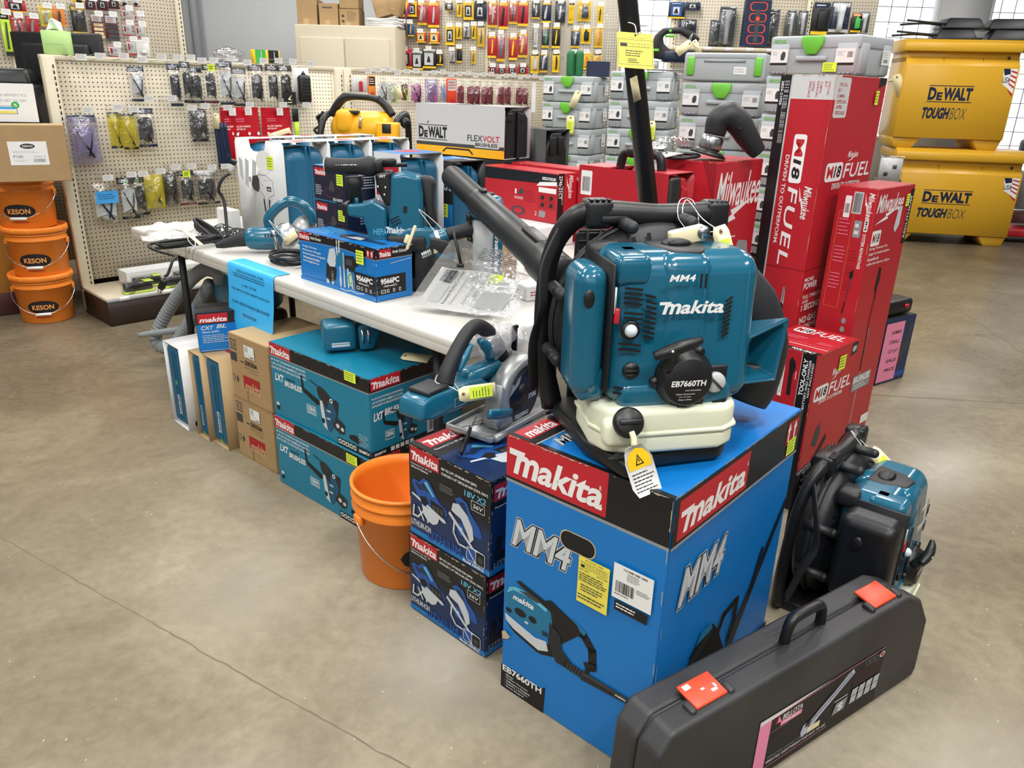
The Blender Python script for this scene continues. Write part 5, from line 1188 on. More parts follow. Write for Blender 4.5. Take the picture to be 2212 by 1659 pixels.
ff.greek(.22, .32, .8, .52, 3, 'dgrey', .3); ff.greek(.28, .14, .6, .28, 3, 'dgrey', .3); ff.ell(.5, .93, .025, .03, 'ink')
yt = G(); o = tag(g.obj('air_index_tag', solid=.0012), 'square yellow air index tag hanging on the upright blower pipe', 'tag')
g = G(); g.mat('white').tube([(.305, 2.231, 1.56), (.30, 2.25, 1.585), (.285, 2.32, 1.595), (.31, 2.36, 1.59), (.345, 2.29, 1.585), (.308, 2.231, 1.562)], .0014, 6, 6); g.obj('tie', o)
g = G(); g.mat('manila').at((.318, 2.262, 1.425), (RAD(20), RAD(-25), RAD(15))).box((0, 0, 0), (.022, .002, .07)); g.M = Matrix(); tag(g.obj('paper_tag'), 'tan paper tag edge-on behind the yellow air index tag', 'tag')

# ---------------------------------------------------------------- circular saw on its carton
SO = Vector((-.045, 1.831, .5395)); t = thing('circular_saw', 'grey and teal cordless circular saw on the dark blue saw carton', 'circular saw', SO, RAD(55))
g = G(); g.mat('cast'); g.rbox((.15, .07, .012), (.34, .15, .006), .002, 1); g.rbox((.15, -.004, .017), (.34, .010, .016), .003, 2); g.rbox((.15, .144, .017), (.34, .010, .016), .003, 2); g.rbox((-.018, .07, .017), (.010, .15, .016), .003, 2)
for i in range(4): g.at((.02 + i * .02, .10, .014), (0, 0, .5 if i % 2 else -.5)).box((0, 0, 0), (.10, .004, .004))
g.M = Matrix(); g.cyl((-.01, -.012, .02), (.03, -.012, .02), .011, n=16); g.obj('base_plate', t)
CX, CZ, CR = .155, .088, .112
g = G(); g.mat('cast')
a0, a1 = RAD(-8), RAD(205)
def arc(r, y, n=36): return [(CX + r * math.cos(a0 + (a1 - a0) * i / n), y, CZ + r * math.sin(a0 + (a1 - a0) * i / n)) for i in range(n + 1)]
rings = [arc(.078, .012), arc(.082, .004), arc(CR - .010, .0), arc(CR, .010), arc(CR, .048), arc(CR - .008, .056), arc(.0001, .056)]
n_ = 37; V = sum(rings, []); g.vf(V, [(k * n_ + i, k * n_ + i + 1, (k + 1) * n_ + i + 1, (k + 1) * n_ + i) for k in range(6) for i in range(36)])
g.prism([(.035, .02), (.10, .02), (.085, .06), (.072, .12), (.045, .15), (.03, .10), (.018, .05)], .004, .055, 'y', .006, 2)
f = Face(g, (CX - .075, .003, CZ + .070), (.15, 0, 0), (0, 0, .04)); f.poly([(.02, -.35), (.10, .05), (.22, .55), (.5, .9), (.78, .75), (1.0, .3), (.93, .05), (.78, .28), (.5, .12), (.2, -.2), (.12, -.62)], 'dgrey')
f.text('makita', .20, .15, .80, .62, 'ink', .04, .2); sg = g.obj('blade_guard', t)
g = G(); g.mat('navy'); g.lathe([(.0, .0), (.083, .0), (.083, .004), (.0, .004)], 60, (CX, .018, CZ), (0, 1, 0), False, False); g.mat('plastic').cyl((CX, .016, CZ), (CX, .024, CZ), .03, n=24)
f = Face(g, (CX - .08, .0178, CZ - .08), (.16, 0, 0), (0, 0, .16)); f.text('makita', .30, .05, .70, .16, 'silverprint', .02, .2, rot=180); f.text('MAX', .68, .35, .92, .45, 'silverprint', .03, rot=180); f.poly([(.12, .55), (.40, .72), (.52, .98), (.25, .9)], 'cardgrey')
f.poly([(.10, .40), (.36, .44), (.60, .62), (.66, .46), (.44, .24), (.2, .22)], 'ink'); f.ell(.36, .42, .04, .04, 'grey'); f.ell(.52, .50, .03, .03, 'grey'); g.obj('saw_blade', t)
g = G(); g.mat('teal'); g.tube([(-.045, -.018, .104), (-.01, -.020, .094), (.048, -.018, .078)], [.012, .014, .012], 12, 5, flat=(1.1, .7)); g.obj('depth_lever', t)
g = G(); g.mat('teal'); g.prism([(-.215, .120), (-.205, .165), (-.17, .172), (.02, .168), (.06, .14), (.03, .10), (-.17, .108)], .058, .142, 'y', .010, 3); g.mat('dkplastic').rbox((-.14, .10, .176), (.08, .07, .014), .005, 2)
f = Face(g, (-.09, .0575, .118), (.09, 0, -.004), (0, 0, .022)); f.line([(0, 0), (.48, 0), (.48, 1), (0, 1), (0, 0)], .0018, 'silverprint'); f.text('36v', .55, .05, .98, .95, 'silverprint', .01, .1); g.obj('battery_mount', t)
g = G(); g.mat('rubber'); g.tube([(-.085, .095, .172), (-.07, .095, .205), (-.02, .095, .265), (.02, .095, .292), (.055, .095, .292), (.10, .095, .262), (.135, .095, .215), (.15, .095, .18)], [.024, .022, .019, .019, .020, .021, .024, .026], 14, 6)
g.mat('teal').tube([(.035, .078, .262), (.06, .075, .24), (.08, .075, .20)], [.008, .016, .012], 10, 4); g.tube([(-.055, .073, .20), (-.03, .072, .235), (-.005, .073, .262)], [.006, .011, .006], 10, 4); h_ = g.obj('handle', t)
g = G(); g.mat('teal'); g.lathe([(.0, -.02), (.04, -.02), (.056, .0), (.058, .07), (.048, .10), (.0, .10)], 28, (.13, .06, .11), (0, 1, 0), False, False); g.rbox((.06, .095, .165), (.15, .06, .045), .02, 4); g.obj('motor_housing', t)
g = G(); g.mat('ink'); g.tube([(-.06, .03, .058), (-.09, .02, .036), (-.135, .0, .022)], [.008, .010, .008], 8, 4, flat=(1, .5)); g.obj('guide_lever', t)
g = G(); g.mat('steel')
for i in range(4): g.at((.27 + i * .012, .08 + i * .01, .028), (0, 0, .4 * i)).box((0, 0, 0), (.08, .006, .006))
g.M = Matrix(); g.cyl((.30, .02, .02), (.30, .02, .055), .008, n=12); g.obj('bevel_bracket', t)
def sw(x, y, z): return SO + Matrix.Rotation(RAD(55), 3, 'Z') @ Vector((x, y, z))
nR = Vector((math.sin(RAD(55)), -math.cos(RAD(55)), 0))
string_tag('manila price tag with yellow sticker on the circular saw handle', sw(-.085, .035, .158), Vector((math.cos(RAD(55)), math.sin(RAD(55)), -.05)) + Vector((.5, -.2, 0)), nR + Vector((-.3, 0, .25)), .105, .040, [sw(-.10, .06, .175), sw(-.115, .10, .185), sw(-.06, .12, .19)])
g = G(); g.mat('tagpaper').frame(sw(-.01, .03, .145), Vector((.9, -.1, -.25)), Vector((.2, .9, 0)), Vector((.25, 0, .9))); g.rbox((0, 0, 0), (.06, .02, .012), .004, 2); g.M = Matrix(); tag(g.obj('security_tag'), 'tan plastic security tag under the price tag of the circular saw', 'security tag')
# bags tied over the saw
def crumple(name, label, c, sz, m, seed, cat='bag', rz=0, n=10):
    rnd = random.Random(seed); ph = [rnd.uniform(0, 6.28) for _ in range(8)]; g = G(); g.mat(m); V = []; F = []
    for j in range(n + 1):
        t_ = math.pi * j / n
        for i in range(2 * n):
            a = math.pi * i / n
            k = 1 + .16 * math.sin(3 * a + ph[0]) * math.sin(2 * t_ + ph[1]) + .12 * math.sin(5 * a + 3 * t_ + ph[2]) + .07 * rnd.uniform(-1, 1)
            V.append((sz[0] * k * math.sin(t_) * math.cos(a), sz[1] * k * math.sin(t_) * math.sin(a), sz[2] * k * math.cos(t_)))
    for j in range(n):
        for i in range(2 * n): F.append((j * 2 * n + i, (j + 1) * 2 * n + i, (j + 1) * 2 * n + (i + 1) % (2 * n), j * 2 * n + (i + 1) % (2 * n)))
    g.vf(V, F); g.sharp = 60
    o = g.obj(name, None, c, rz); return tag(o, label, cat)
b = crumple('parts_bag', 'milky plastic bag with a black zip tie draped over the circular saw', sw(.125, .10, .235), (.085, .045, .045), 'film_milky', 3, rz=RAD(50))
g = G(); g.mat('cast'); g.lathe([(.07, -.012), (.075, 0), (.07, .012)], 30, (0, 0, -.05), (0, 1, 0), False, False, RAD(30), RAD(150)); g.obj('saw_guard_piece', b)
g = G(); g.mat('zip'); g.rbox((.055, -.03, .0), (.006, .02, .07), .002, 1).rbox((.055, -.035, .035), (.014, .01, .01), .002, 1); g.obj('zip_tie', b)
crumple('parts_bag', 'second milky plastic bag bulging behind the blade guard', sw(.245, .11, .185), (.07, .045, .055), 'film_milky', 8, rz=RAD(40))

# ---------------------------------------------------------------- rotary hammer standing on the table
HY = 2.67
t = thing('rotary_hammer', 'teal rotary hammer with dust extractor standing upright on the table', 'rotary hammer', (-.375, HY, .714)); t.scale = (1.04,) * 3
h = lambda P_: [(x + .36, z - .7405) for x, z in P_]
g = G(); g.mat('teal'); g.prism(h([(-.409, 1.149), (-.366, 1.156), (-.313, 1.146), (-.305, 1.09), (-.304, .983), (-.317, .952), (-.32, .80), (-.40, .79), (-.425, .95), (-.415, 1.057)]), -.045, .045, 'y', .016, 4)
f = Face(g, (-.068, -.0455, .222), (.068, 0, -.003), (0, 0, .022)); mak(f, 0, 0, 1, 1, False)
for i in range(3): slots(g, [(-.055 + i * .004, .262 - i * .009, -.025 + i * .004, .278 - i * .009, .004, -.0455)])
slots(g, [(-.004, .29, -.002, .31, .012, -.0455)]); g.obj('motor_housing', t, wn=True)
g = G(); g.mat('plastic'); g.prism(h([(-.462, 1.150), (-.408, 1.160), (-.402, 1.05), (-.428, 1.045), (-.455, 1.10)]), -.040, .040, 'y', .012, 3); f = Face(g, (-.086, -.0405, .398), (.022, 0, 0), (0, 0, .009)); f.text('AVT', 0, 0, 1, 1, 'white', .03, .2)
for u, v in ((-.09, .37), (-.066, .368), (-.07, .345), (-.09, .33)): g.mat('white').box((u, -.041, v), (.004, .002, .006))
g.obj('gear_housing', t, wn=True)
g = G(); g.mat('rubber'); g.prism(h([(-.318, 1.145), (-.279, 1.143), (-.266, 1.125), (-.272, 1.06), (-.261, .985), (-.293, .98), (-.305, 1.06)]), -.026, .026, 'y', .011, 3); g.obj('handle', t)
g = G(); g.mat('teal'); g.prism(h([(-.40, .96), (-.355, .982), (-.268, .984), (-.258, .955), (-.30, .90), (-.40, .90)]), -.05, .05, 'y', .012, 3); g.mat('rubber').rbox((-.0, -.03, .19), (.13, .06, .05), .012, 3); g.rbox((.03, 0, .11), (.11, .09, .168), .015, 3); g.obj('battery_base', t)
g = G(); g.mat('teal'); g.prism(h([(-.555, 1.050), (-.504, 1.055), (-.469, 1.066), (-.425, 1.04), (-.425, .957), (-.42, .82), (-.485, .82), (-.492, .96), (-.503, 1.005), (-.555, 1.012)]), -.042, .042, 'y', .011, 3); g.mat('plastic').rbox((-.20, 0, .291), (.025, .07, .045), .008, 2); f = Face(g, (-.11, -.0425, .215), (.045, 0, 0), (0, 0, .02)); f.text('HEPA', 0, 0, 1, 1, 'toolprintl', .01); g.obj('dust_extractor', t, wn=True)
g = G(); g.mat('rubber').lathe([(.024, 0), (.028, .004), (.025, .02), (.024, .10), (.030, .128), (.033, .14), (.028, .16), (.0, .165)], 24, (-.262, -.01, .427), (1, 0, .02)); g.mat('white').lathe([(.014, -.002), (.023, -.002), (.024, .004), (.014, .004), (.014, -.002)], 24, (-.263, -.01, .427), (1, 0, .02), False, False)
f = Face(g, (-.225, -.0349, .432), (.08, 0, 0.002), (0, .010, .010)); f.text('makita', 0, 0, 1, 1, 'white', .02, .2); g.obj('side_grip', t)
g = G(); g.mat('plastic').cyl((-.15, .0, .432), (.0, 0, .436), .007, n=10); g.rbox((-.10, 0, .43), (.05, .05, .045), .01, 2); g.rbox((-.06, 0, .445), (.05, .03, .02), .006, 2); g.obj('depth_gauge', t)
g = G(); g.mat('rubber').lathe([(.029, 0), (.03, .03), (.022, .036), (.022, .09)], 20, (-.175, .0, .395), (.05, 0, -1)); g.mat('teal').rbox((-.165, -.02, .32), (.012, .01, .02), .002, 1); g.obj('nozzle', t)
string_tag('manila price tag on a white wire in front of the rotary hammer', (-.262, 2.58, .945), (.05, -.3, -.5), (-.1, -.9, .4), .07, .036, [(-.30, 2.60, .99), (-.33, 2.61, 1.03), (-.275, 2.60, .99), (-.25, 2.59, .965)], stick=False)
g = G(); g.mat('tagpaper').frame((-.35, 2.55, .945), (.35, 0, .93), (0, 1, 0), (-.93, 0, .35)); g.rbox((0, 0, 0), (.085, .016, .010), .003, 2); g.rbox((-.01, 0, .012), (.03, .012, .014), .004, 2); g.M = Matrix(); tag(g.obj('security_tag'), 'tan plastic security tag standing up beside the rotary hammer', 'security tag')

# ---------------------------------------------------------------- coil nailer and its manual in a bag
NY = 2.44
t = thing('coil_nailer', 'teal and grey pneumatic coil nailer standing on the table', 'nail gun', (-.09, NY, .7405))
g = G(); g.mat('teal_gloss').lathe([(.050, 0), (.055, .012), (.055, .045), (.048, .066), (.030, .074), (.0, .075)], 28, (-.006, 0, .292), (0, 0, 1)); g.rbox((-.006, 0, .32), (.10, .085, .05), .015, 3); g.mat('plastic').lathe([(.026, 0), (.024, .006), (.0, .006)], 20, (-.006, 0, .366), (0, 0, 1), True, False)
for s_ in (-1, 1): g.mat('plastic').rbox((-.006 + s_ * .052, -.02, .298), (.020, .03, .026), .006, 2)
g.rbox((.035, -.03, .296), (.06, .03, .018), .006, 2); g.obj('cylinder_cap', t)
g = G(); g.mat('lgrey').lathe([(.036, 0), (.040, .06), (.044, .20), (.048, .292)], 24, (-.006, 0, .0), (0, 0, 1)); g.mat('teal').prism([(.012, .05), (.042, .06), (.052, .29), (.022, .29)], -.046, -.01, 'y', .006, 2); f = Face(g, (.018, -.0468, .265), (.013, 0, -.002), (.004, 0, .0)); f2 = Face(g, (.020, -.0475, .13), (.02, 0, 0), (0, 0, .13)); f2.text('makita', .2, .0, .9, 1, 'white', .03, .2, rot=-90); g.obj('body', t)
g = G(); g.mat('rubber').tube([(-.13, -.005, .238), (-.09, -.005, .248), (-.035, 0, .262)], [.021, .022, .026], 14, 5); g.mat('ink').cyl((-.055, -.02, .225), (-.055, .01, .225), .012, n=14); g.obj('handle', t)
g = G(); g.mat('teal').tube([(-.125, -.005, .238), (-.15, -.005, .228), (-.18, -.01, .215)], [.024, .026, .024], 14, 4); g.mat('white').tube([(-.150, -.005, .229), (-.162, -.006, .224)], [.0265, .0265], 14, 2); g.obj('end_cap', t)
g = G(); g.mat('steel')
for i in range(5): g.lathe([(.009, 0), (.010, .003), (.009, .006)], 14, (-.178 - i * .006, -.03, .188 - i * .003), (-.9, -.1, -.4))
g.obj('air_fitting', t)
g = G(); g.mat('teal').rbox((-.03, .01, .07), (.10, .09, .10), .03, 4); g.obj('coil_magazine', t)
t = thing('clamp_tool', 'dark tool with black handle bar beside the coil nailer', 'tool', (-.225, 2.40, .7405), RAD(-6))
g = G(); g.mat('rubber').prism([(-.045, .235), (.04, .222), (.042, .195), (-.01, .188), (-.045, .205)], -.012, .012, 'y', .005, 2); g.obj('handle_bar', t)
g = G(); g.mat('box_dark').rbox((-.0, .02, .08), (.075, .05, .16), .01, 2); g.mat('teal').rbox((.01, .02, .18), (.07, .04, .03), .008, 2); f = Face(g, (-.035, -.0055, .03), (.07, 0, 0), (0, 0, .02)); f.line([(.1, .1), (.3, .1), (.3, .9), (.1, .9), (.1, .1)], .002, 'grey'); f.line([(.45, .1), (.65, .1), (.65, .9), (.45, .9), (.45, .1)], .002, 'grey'); g.obj('body', t)
# manual in a clear bag, lying over the table edge side
t = thing('manual_bag', 'clear plastic bag with a printed manual, zip-tied, leaning on the coil nailer', 'bag', (0, 0, 0), RAD(0))
A_ = Vector((-.344, 2.375, .744)); B_ = Vector((.003, 2.262, .744)); C_ = Vector((.063, 2.375, .912)); D_ = Vector((-.200, 2.35, .968))
def quad(a, b, z=0.0): 
    p = A_ * (1 - a) * (1 - b) + B_ * a * (1 - b) + C_ * a * b + D_ * (1 - a) * b; return p + Vector((0, 0, z + .004 * math.sin(a * 9) * math.sin(b * 7)))
g = G(); g.mat('white'); g.grid(lambda a, b: tuple(quad(.07 + a * .84, .04 + b * .62, .006)), 10, 10)
def qf(a0, b0, a1, b1):
    p0, p1, p2 = quad(a0, b0, .0105), quad(a1, b0, .0105), quad(a0, b1, .0105); return Face(g, p0, p1 - p0, p2 - p0)
f = qf(.12, .09, .87, .63)
f.text('Pneumatic Roofing Coil Nailer', .22, .02, .27, .98, 'dgrey', 0, rot=90); 
f.rect(.02, .66, .18, .98, 'grey'); f.text('makita', .04, .62, .17, .97, 'dgrey', .03, .2, rot=90); f.rect(.02, .05, .18, .55, 'lgrey')
for i, t_ in enumerate(('Cloueuse pneumatique pour', 'toiture', 'Clavadora neumatica para', 'clavos de techados')): f.text(t_, .31 + i * .07, .98 - .038 * len(t_), .36 + i * .07, .98, 'grey', 0, rot=90)
f.rect(.62, .02, .98, .5, 'lgrey'); f.ell(.8, .75, .07, .05, 'lgrey'); f.ell(.8, .62, .05, .05, 'lgrey'); g.obj('manual', t)
g = G(); ff_ = None
p0, p1, p2 = quad(.62, .50, .0125), quad(.74, .50, .0125), quad(.62, .63, .0125); ff_ = Face(g, p0, p1 - p0, p2 - p0); ff_.rect(0, 0, 1, 1, 'sticker'); ff_.greek(.1, .1, .9, .9, 5, 'dgrey', .3); g.obj('price_sticker', t)
g = G(); g.mat('film_bag').grid(lambda a, b: tuple(quad(a, b * 1.0, .014 + .004 * math.sin(a * 17 + b * 5))), 16, 16); f = Face(g, quad(.38, .76, .022), quad(.9, .76, .022) - quad(.38, .76, .022), quad(.38, .95, .022) - quad(.38, .76, .022)); f.greek(.05, .0, .95, 1, 7, 'dgrey', .25); g.obj('clear_bag', t)
g = G(); g.mat('zip').tube([(-.195, 2.40, .995), (-.188, 2.345, .99), (-.176, 2.322, .95), (-.168, 2.316, .915)], .005, 8, 4); g.rbox((-.168, 2.312, .908), (.022, .016, .012), .002, 1); g.obj('zip_tie', t)

# ---------------------------------------------------------------- metal cutting saw on the far part of the table
t = thing('metal_saw', 'teal corded metal cutting saw with looped handle lying on the table', 'saw', (-1.02, 3.22, .7405), RAD(8))
g = G(); g.mat('teal'); g.lathe([(.030, 0), (.044, .02), (.048, .05), (.048, .13), (.042, .15), (.0, .155)], 28, (-.12, 0, .06), (1, 0, 0)); g.mat('ink')
for r in range(3):
    for i in range(5): slots(g, [(-.03 + i * .012, .085 - r * .018, -.027 + i * .012, .075 - r * .018, .005, -.0475 + r * .002)])
g.obj('motor_housing', t)
g = G(); g.mat('rubber').tube([(-.115, 0, .06), (-.16, 0, .05), (-.21, 0, .036), (-.24, -.005, .03)], [.034, .026, .018, .010], 14, 5); g.obj('cord_sleeve', t)
g = G(); g.mat('teal_gloss').tube([(-.015, .02, .09), (-.02, .02, .14), (.02, .02, .185), (.07, .02, .212), (.115, .02, .200), (.15, .02, .165), (.165, .02, .12)], [.022, .022, .020, .021, .022, .022, .024], 14, 6); g.obj('loop_handle', t)
g = G(); g.mat('cast').lathe([(.0, -.012), (.062, -.012), (.068, -.006), (.068, .012), (.0, .014)], 36, (.135, .03, .085), (.25, -1, .15), False, False); g.mat('metal').lathe([(.0, .015), (.05, .013), (.055, .006)], 30, (.05, -.01, .072), (0, -1, .3), False, False); g.obj('blade_guard', t)
g = G(); g.mat('steel').tube([(.00, -.03, .10), (.012, -.04, .06), (.02, -.045, .01)], .012, 10, 4); g.obj('lever', t)
string_tag('manila tag tied to the looped handle of the metal cutting saw', (-.955, 3.17, .80), (.45, -.2, .35), (.1, -.9, .35), .08, .034, [(-1.0, 3.19, .84), (-1.03, 3.20, .88), (-.98, 3.19, .83)], stick=False)
def cable(label, pts, r=.0042, m='cable', name='power_cord', sub=6): g = G(); g.mat(m).tube(pts, r, 8, sub); return tag(g.obj(name), label, 'cord')
rnd = random.Random(5)
def coil(c_, rx, ry, n, rot, z0, seed, tilt=0, dz=.006):
    r_ = random.Random(seed); P = []
    for i in range(n * 8):
        a = 2 * math.pi * i / 8; k = 1 + r_.uniform(-.13, .13); x = rx * k * math.cos(a); y = ry * k * math.sin(a)
        P.append((c_[0] + x * math.cos(rot) - y * math.sin(rot), c_[1] + x * math.sin(rot) + y * math.cos(rot), c_[2] + z0 + dz * (i / 8) + tilt * (x + rx) * .5 + r_.uniform(0, .006)))
    return P
o = cable('black cord coiled on the table against the blue grinder carton', coil((-.90, 3.03, .7405), .075, .10, 5, .5, .005, 2), .0045)
# long black cord bundle at the table end with its plug hanging off
P = coil((-1.40, 3.27, .7405), .14, .04, 4, RAD(40), .006, 9, .10)
P = [(-1.25, 3.25, .775)] + P + [(-1.50, 3.20, .775), (-1.53, 3.16, .765), (-1.47, 3.11, .756), (-1.37, 3.04, .752), (-1.355, 2.98, .748), (-1.37, 2.955, .70), (-1.383, 2.95, .69)]
cc = cable('long black cord bundle with its plug hanging over the table end', P, .0055)
g = G(); g.mat('plastic').at((-1.392, 2.945, .66), (RAD(12), RAD(30), 0)).rbox((0, 0, 0), (.026, .022, .05), .007, 2); g.mat('steel').box((-.006, -.002, -.035), (.002, .006, .022)).box((.006, -.002, -.035), (.002, .006, .022)).cyl((0, .005, -.025), (0, .005, -.048), .0025, n=8); g.M = Matrix(); g.obj('plug', cc)
g = G(); g.mat('white').tube([(-1.40, 3.24, .81), (-1.38, 3.21, .78), (-1.36, 3.22, .76), (-1.38, 3.27, .80)], .002, 6, 5); g.obj('tie', cc)
g = G(); g.mat('tagpaper').frame((-1.36, 3.20, .80), (.75, -.3, -.5), (.3, .9, 0), (.5, 0, .75)); g.rbox((0, 0, 0), (.11, .02, .006), .003, 2); g.M = Matrix(); tag(g.obj('security_tag'), 'slim tan security tag on the black cord bundle at the table end', 'security tag')
P = coil((-1.37, 3.44, .79), .11, .03, 4, RAD(-35), .0, 12, -.9, .010)
cable('thick black cord gathered in loops beside the white impact wrench case', [(-1.285, 3.5, 1.03), (-1.31, 3.48, 1.01), (-1.33, 3.47, .96), (-1.31, 3.47, .90)] + P + [(-1.26, 3.36, .78), (-1.20, 3.30, .765)], .007)
g = G(); g.mat('lgrey').at((-1.275, 3.505, 1.055), (0, RAD(25), 0)).rbox((0, 0, 0), (.022, .02, .035), .006, 2); g.mat('plastic').rbox((0, 0, .028), (.026, .024, .022), .005, 2); g.M = Matrix(); tag(g.obj('cord_plug'), 'black and grey cord plug standing up by the white case', 'plug')
c = Carton('low_carton', 'low white carton behind the cord loops at the table end', (-1.36, 3.66), .7405, 46, .14, .05, .10, dict(body='box_white', L='box_white', R='box_white', T='box_white')); c.build()
# clear part bags at the table end
for i, (x, y, sx, sy, rz, mm, lb) in enumerate([(-1.66, 3.66, .11, .06, .2, 'film_milky', 'milky plastic parts bag at the far corner of the table'), (-1.58, 3.44, .10, .07, .5, 'film_milky', 'milky plastic parts bag with white contents, near the table end edge'),
        (-1.40, 3.62, .10, .06, .3, 'film_grey', 'flat clear bag with dark contents on the table end'), (-1.46, 3.42, .11, .055, .1, 'film', 'clear bag with pale contents behind the cord bundle'), (-1.28, 3.52, .07, .05, .6, 'film_grey', 'small clear bag with red and yellow bits beside the cord loops')]):
    t = thing('parts_bag', lb, 'bag', (x, y, .7405), rz, None)
    r_ = random.Random(i + 40)
    g = G(); g.mat(mm); ph = [r_.uniform(0, 6) for _ in range(4)]
    g.grid(lambda a, b: ((a - .5) * 2 * sx, (b - .5) * 2 * sy, .006 + .03 * math.sin(math.pi * a) * math.sin(math.pi * b) + .008 * abs(math.sin(7 * a + ph[0]) * math.sin(6 * b + ph[1])) + .006 * math.sin(13 * a + 9 * b + ph[2]) * math.sin(math.pi * a)), 18, 14); g.obj('clear_film', t)
    g = G(); g.mat(['tagpaper', 'offwhite', 'dgrey', 'offwhite', 'dred'][i])
    for k in range(4): g.at((r_.uniform(-.5, .5) * sx, r_.uniform(-.5, .5) * sy, .008), (0, 0, r_.uniform(0, 3))).rbox((0, 0, 0), (r_.uniform(.03, .07), r_.uniform(.015, .03), .008), .003, 1)
    g.M = Matrix(); g.obj('contents', t)

# ---------------------------------------------------------------- polisher on the red carton
t = thing('polisher', 'black angle polisher with a silver collar lying on the big red carton', 'polisher', (.74, 2.86, 1.196), RAD(0))
g = G(); g.mat('dkplastic').tube([(-.045, 0, .085), (-.035, 0, .135), (.0, 0, .152), (.035, 0, .128), (.07, 0, .085), (.10, 0, .05), (.12, 0, .03)], [.036, .043, .046, .045, .040, .034, .028], 18, 5); g.mat('ink').sphere((.03, -.042, .11), .006, 6); g.obj('motor_housing', t)
g = G(); g.mat('metal').lathe([(.036, 0), (.041, .008), (.041, .04), (.036, .048)], 28, (-.058, 0, .036), (.2, 0, 1)); g.obj('collar', t)
g = G(); g.mat('plastic').lathe([(.064, 0), (.066, .006), (.040, .022), (.0, .024)], 32, (-.062, 0, .016), (.24, 0, 1)); g.obj('backing_pad', t)
cable('black polisher cord looped on the red carton', [(.60, 2.83, 1.205), (.55, 2.86, 1.203), (.52, 2.83, 1.203), (.58, 2.80, 1.204), (.64, 2.82, 1.212), (.60, 2.86, 1.215), (.54, 2.88, 1.212), (.53, 2.85, 1.212)], .006)
t = thing('parts_bag', 'shiny clear plastic bag on the red carton beside the polisher', 'bag', (.535, 2.84, 1.198), .5)
g = G(); g.mat('film'); g.grid(lambda a, b: ((a - .5) * .20, (b - .5) * .11, .02 + .03 * math.sin(math.pi * a) + .03 * a + .012 * math.sin(11 * a + 8 * b) * math.sin(9 * b)), 18, 12); g.obj('clear_film', t)
g = G(); g.mat('cardgrey').at((-.02, 0, .012), (0, -.1, .2)).box((0, 0, 0), (.13, .07, .004)); g.M = Matrix(); g.obj('leaflet', t)
# red hang card between the pipe and the blower
t = thing('hang_pack', 'red hanging card with a slotted tab on the table beside the pipe', 'package', (.255, 2.44, .7415), RAD(20))
g = G(); g.mat('red'); g.at((0, 0, 0), (RAD(-24), 0, 0)); g.prism([(-.05, 0), (.05, 0), (.05, .14), (.035, .20), (-.035, .20), (-.05, .14)], 0, .002, 'y'); f = Face(g, (-.05, -.0004, 0), (.1, 0, 0), (0, 0, .2)); f.poly([(.38, .86), (.46, .86), (.5, .90), (.54, .86), (.62, .86), (.56, .83), (.44, .83)], 'ink'); g.M = Matrix(); g.obj('card', t)
g = G(); g.mat('blister').rbox((0, -.05, .05), (.085, .05, .09), .01, 2); g.obj('blister', t)
c = Carton('flat_carton', 'small flat white carton under the black pipe on the table', (.04, 2.53), .7405, 30, .10, .17, .05, dict(body='box_white', L='box_white', R='box_white', T='box_white')); c.fL.greek(.1, .3, .8, .7, 2, 'dred', .4); c.fR.greek(.1, .3, .6, .7, 2, 'dred', .4); c.build()

# ---------------------------------------------------------------- black tile cutter case in front
t = thing('tool_case', 'long dusty black plastic tool case with orange latches standing in front', 'tool case', (.623, 1.304, 0), RAD(33.8))
def cased(v):
    x, y, z = v; e = abs(x) / .465
    return (x * (1 - .035 * max(0, (z + .05)) / .2), y, z)
g = G(); g.mat('case_plastic')
pts = [(-.40, .01), (-.405, .06), (-.395, .25), (-.36, .292), (.42, .297), (.49, .265), (.545, .185), (.552, .03), (.54, .005), (-.395, .0)]
g.prism(pts, .0, .062, 'y', .026, 5); g.obj('front_shell', t, wn=True)
g = G(); g.mat('case_plastic'); g.prism([(x * .995, z * .99) for x, z in pts], .064, .128, 'y', .026, 5)
g.obj('rear_shell', t, wn=True)
g = G(); g.mat('plastic'); g.prism([(x * .985 + .002, z * .975 + .002) for x, z in pts], .058, .07, 'y', .004, 1); g.obj('seam_gasket', t)
for xx in (-.235, .355):
    g = G(); g.mat('orangered'); g.at((xx, .052, .287 if xx < 0 else .291), (RAD(8), 0, 0)).rbox((0, .0, .012), (.088, .060, .008), .003, 2); g.mat('case_plastic')
    for s_ in (-1, 1): g.rbox((s_ * .054, -.02, .009), (.016, .03, .018), .005, 2)
    if xx < 0:
        g.mat('offwhite')
        for a, b, w2, h2 in ((-.028, .018, .018, .012), (.0, .0, .01, .005), (.022, -.012, .016, .007), (.03, -.004, .006, .01)): g.box((a, b, .0165), (w2, h2, .0006))
    g.M = Matrix(); g.obj('latch', t)
g = G(); g.mat('plastic'); g.tube([(.035, .062, .272), (.037, .062, .315), (.048, .062, .345), (.075, .062, .352), (.125, .062, .352), (.150, .062, .345), (.160, .062, .315), (.162, .062, .272)], [.011, .010, .011, .011, .011, .011, .010, .011], 12, 5, flat=(1, 1.2)); g.obj('carrying_handle', t)
g = G(); g.mat('case_plastic'); g.rbox((.098, .10, .278), (.20, .05, .022), .006, 2)
for i in range(3): g.rbox((.098, .088 + i * .012, .290), (.17, .004, .004), .001, 1)
g.obj('handle_recess', t)
g = G(); f = Face(g, (-.095, -.0012, .018), (.455, 0, 0), (0, 0, .165))
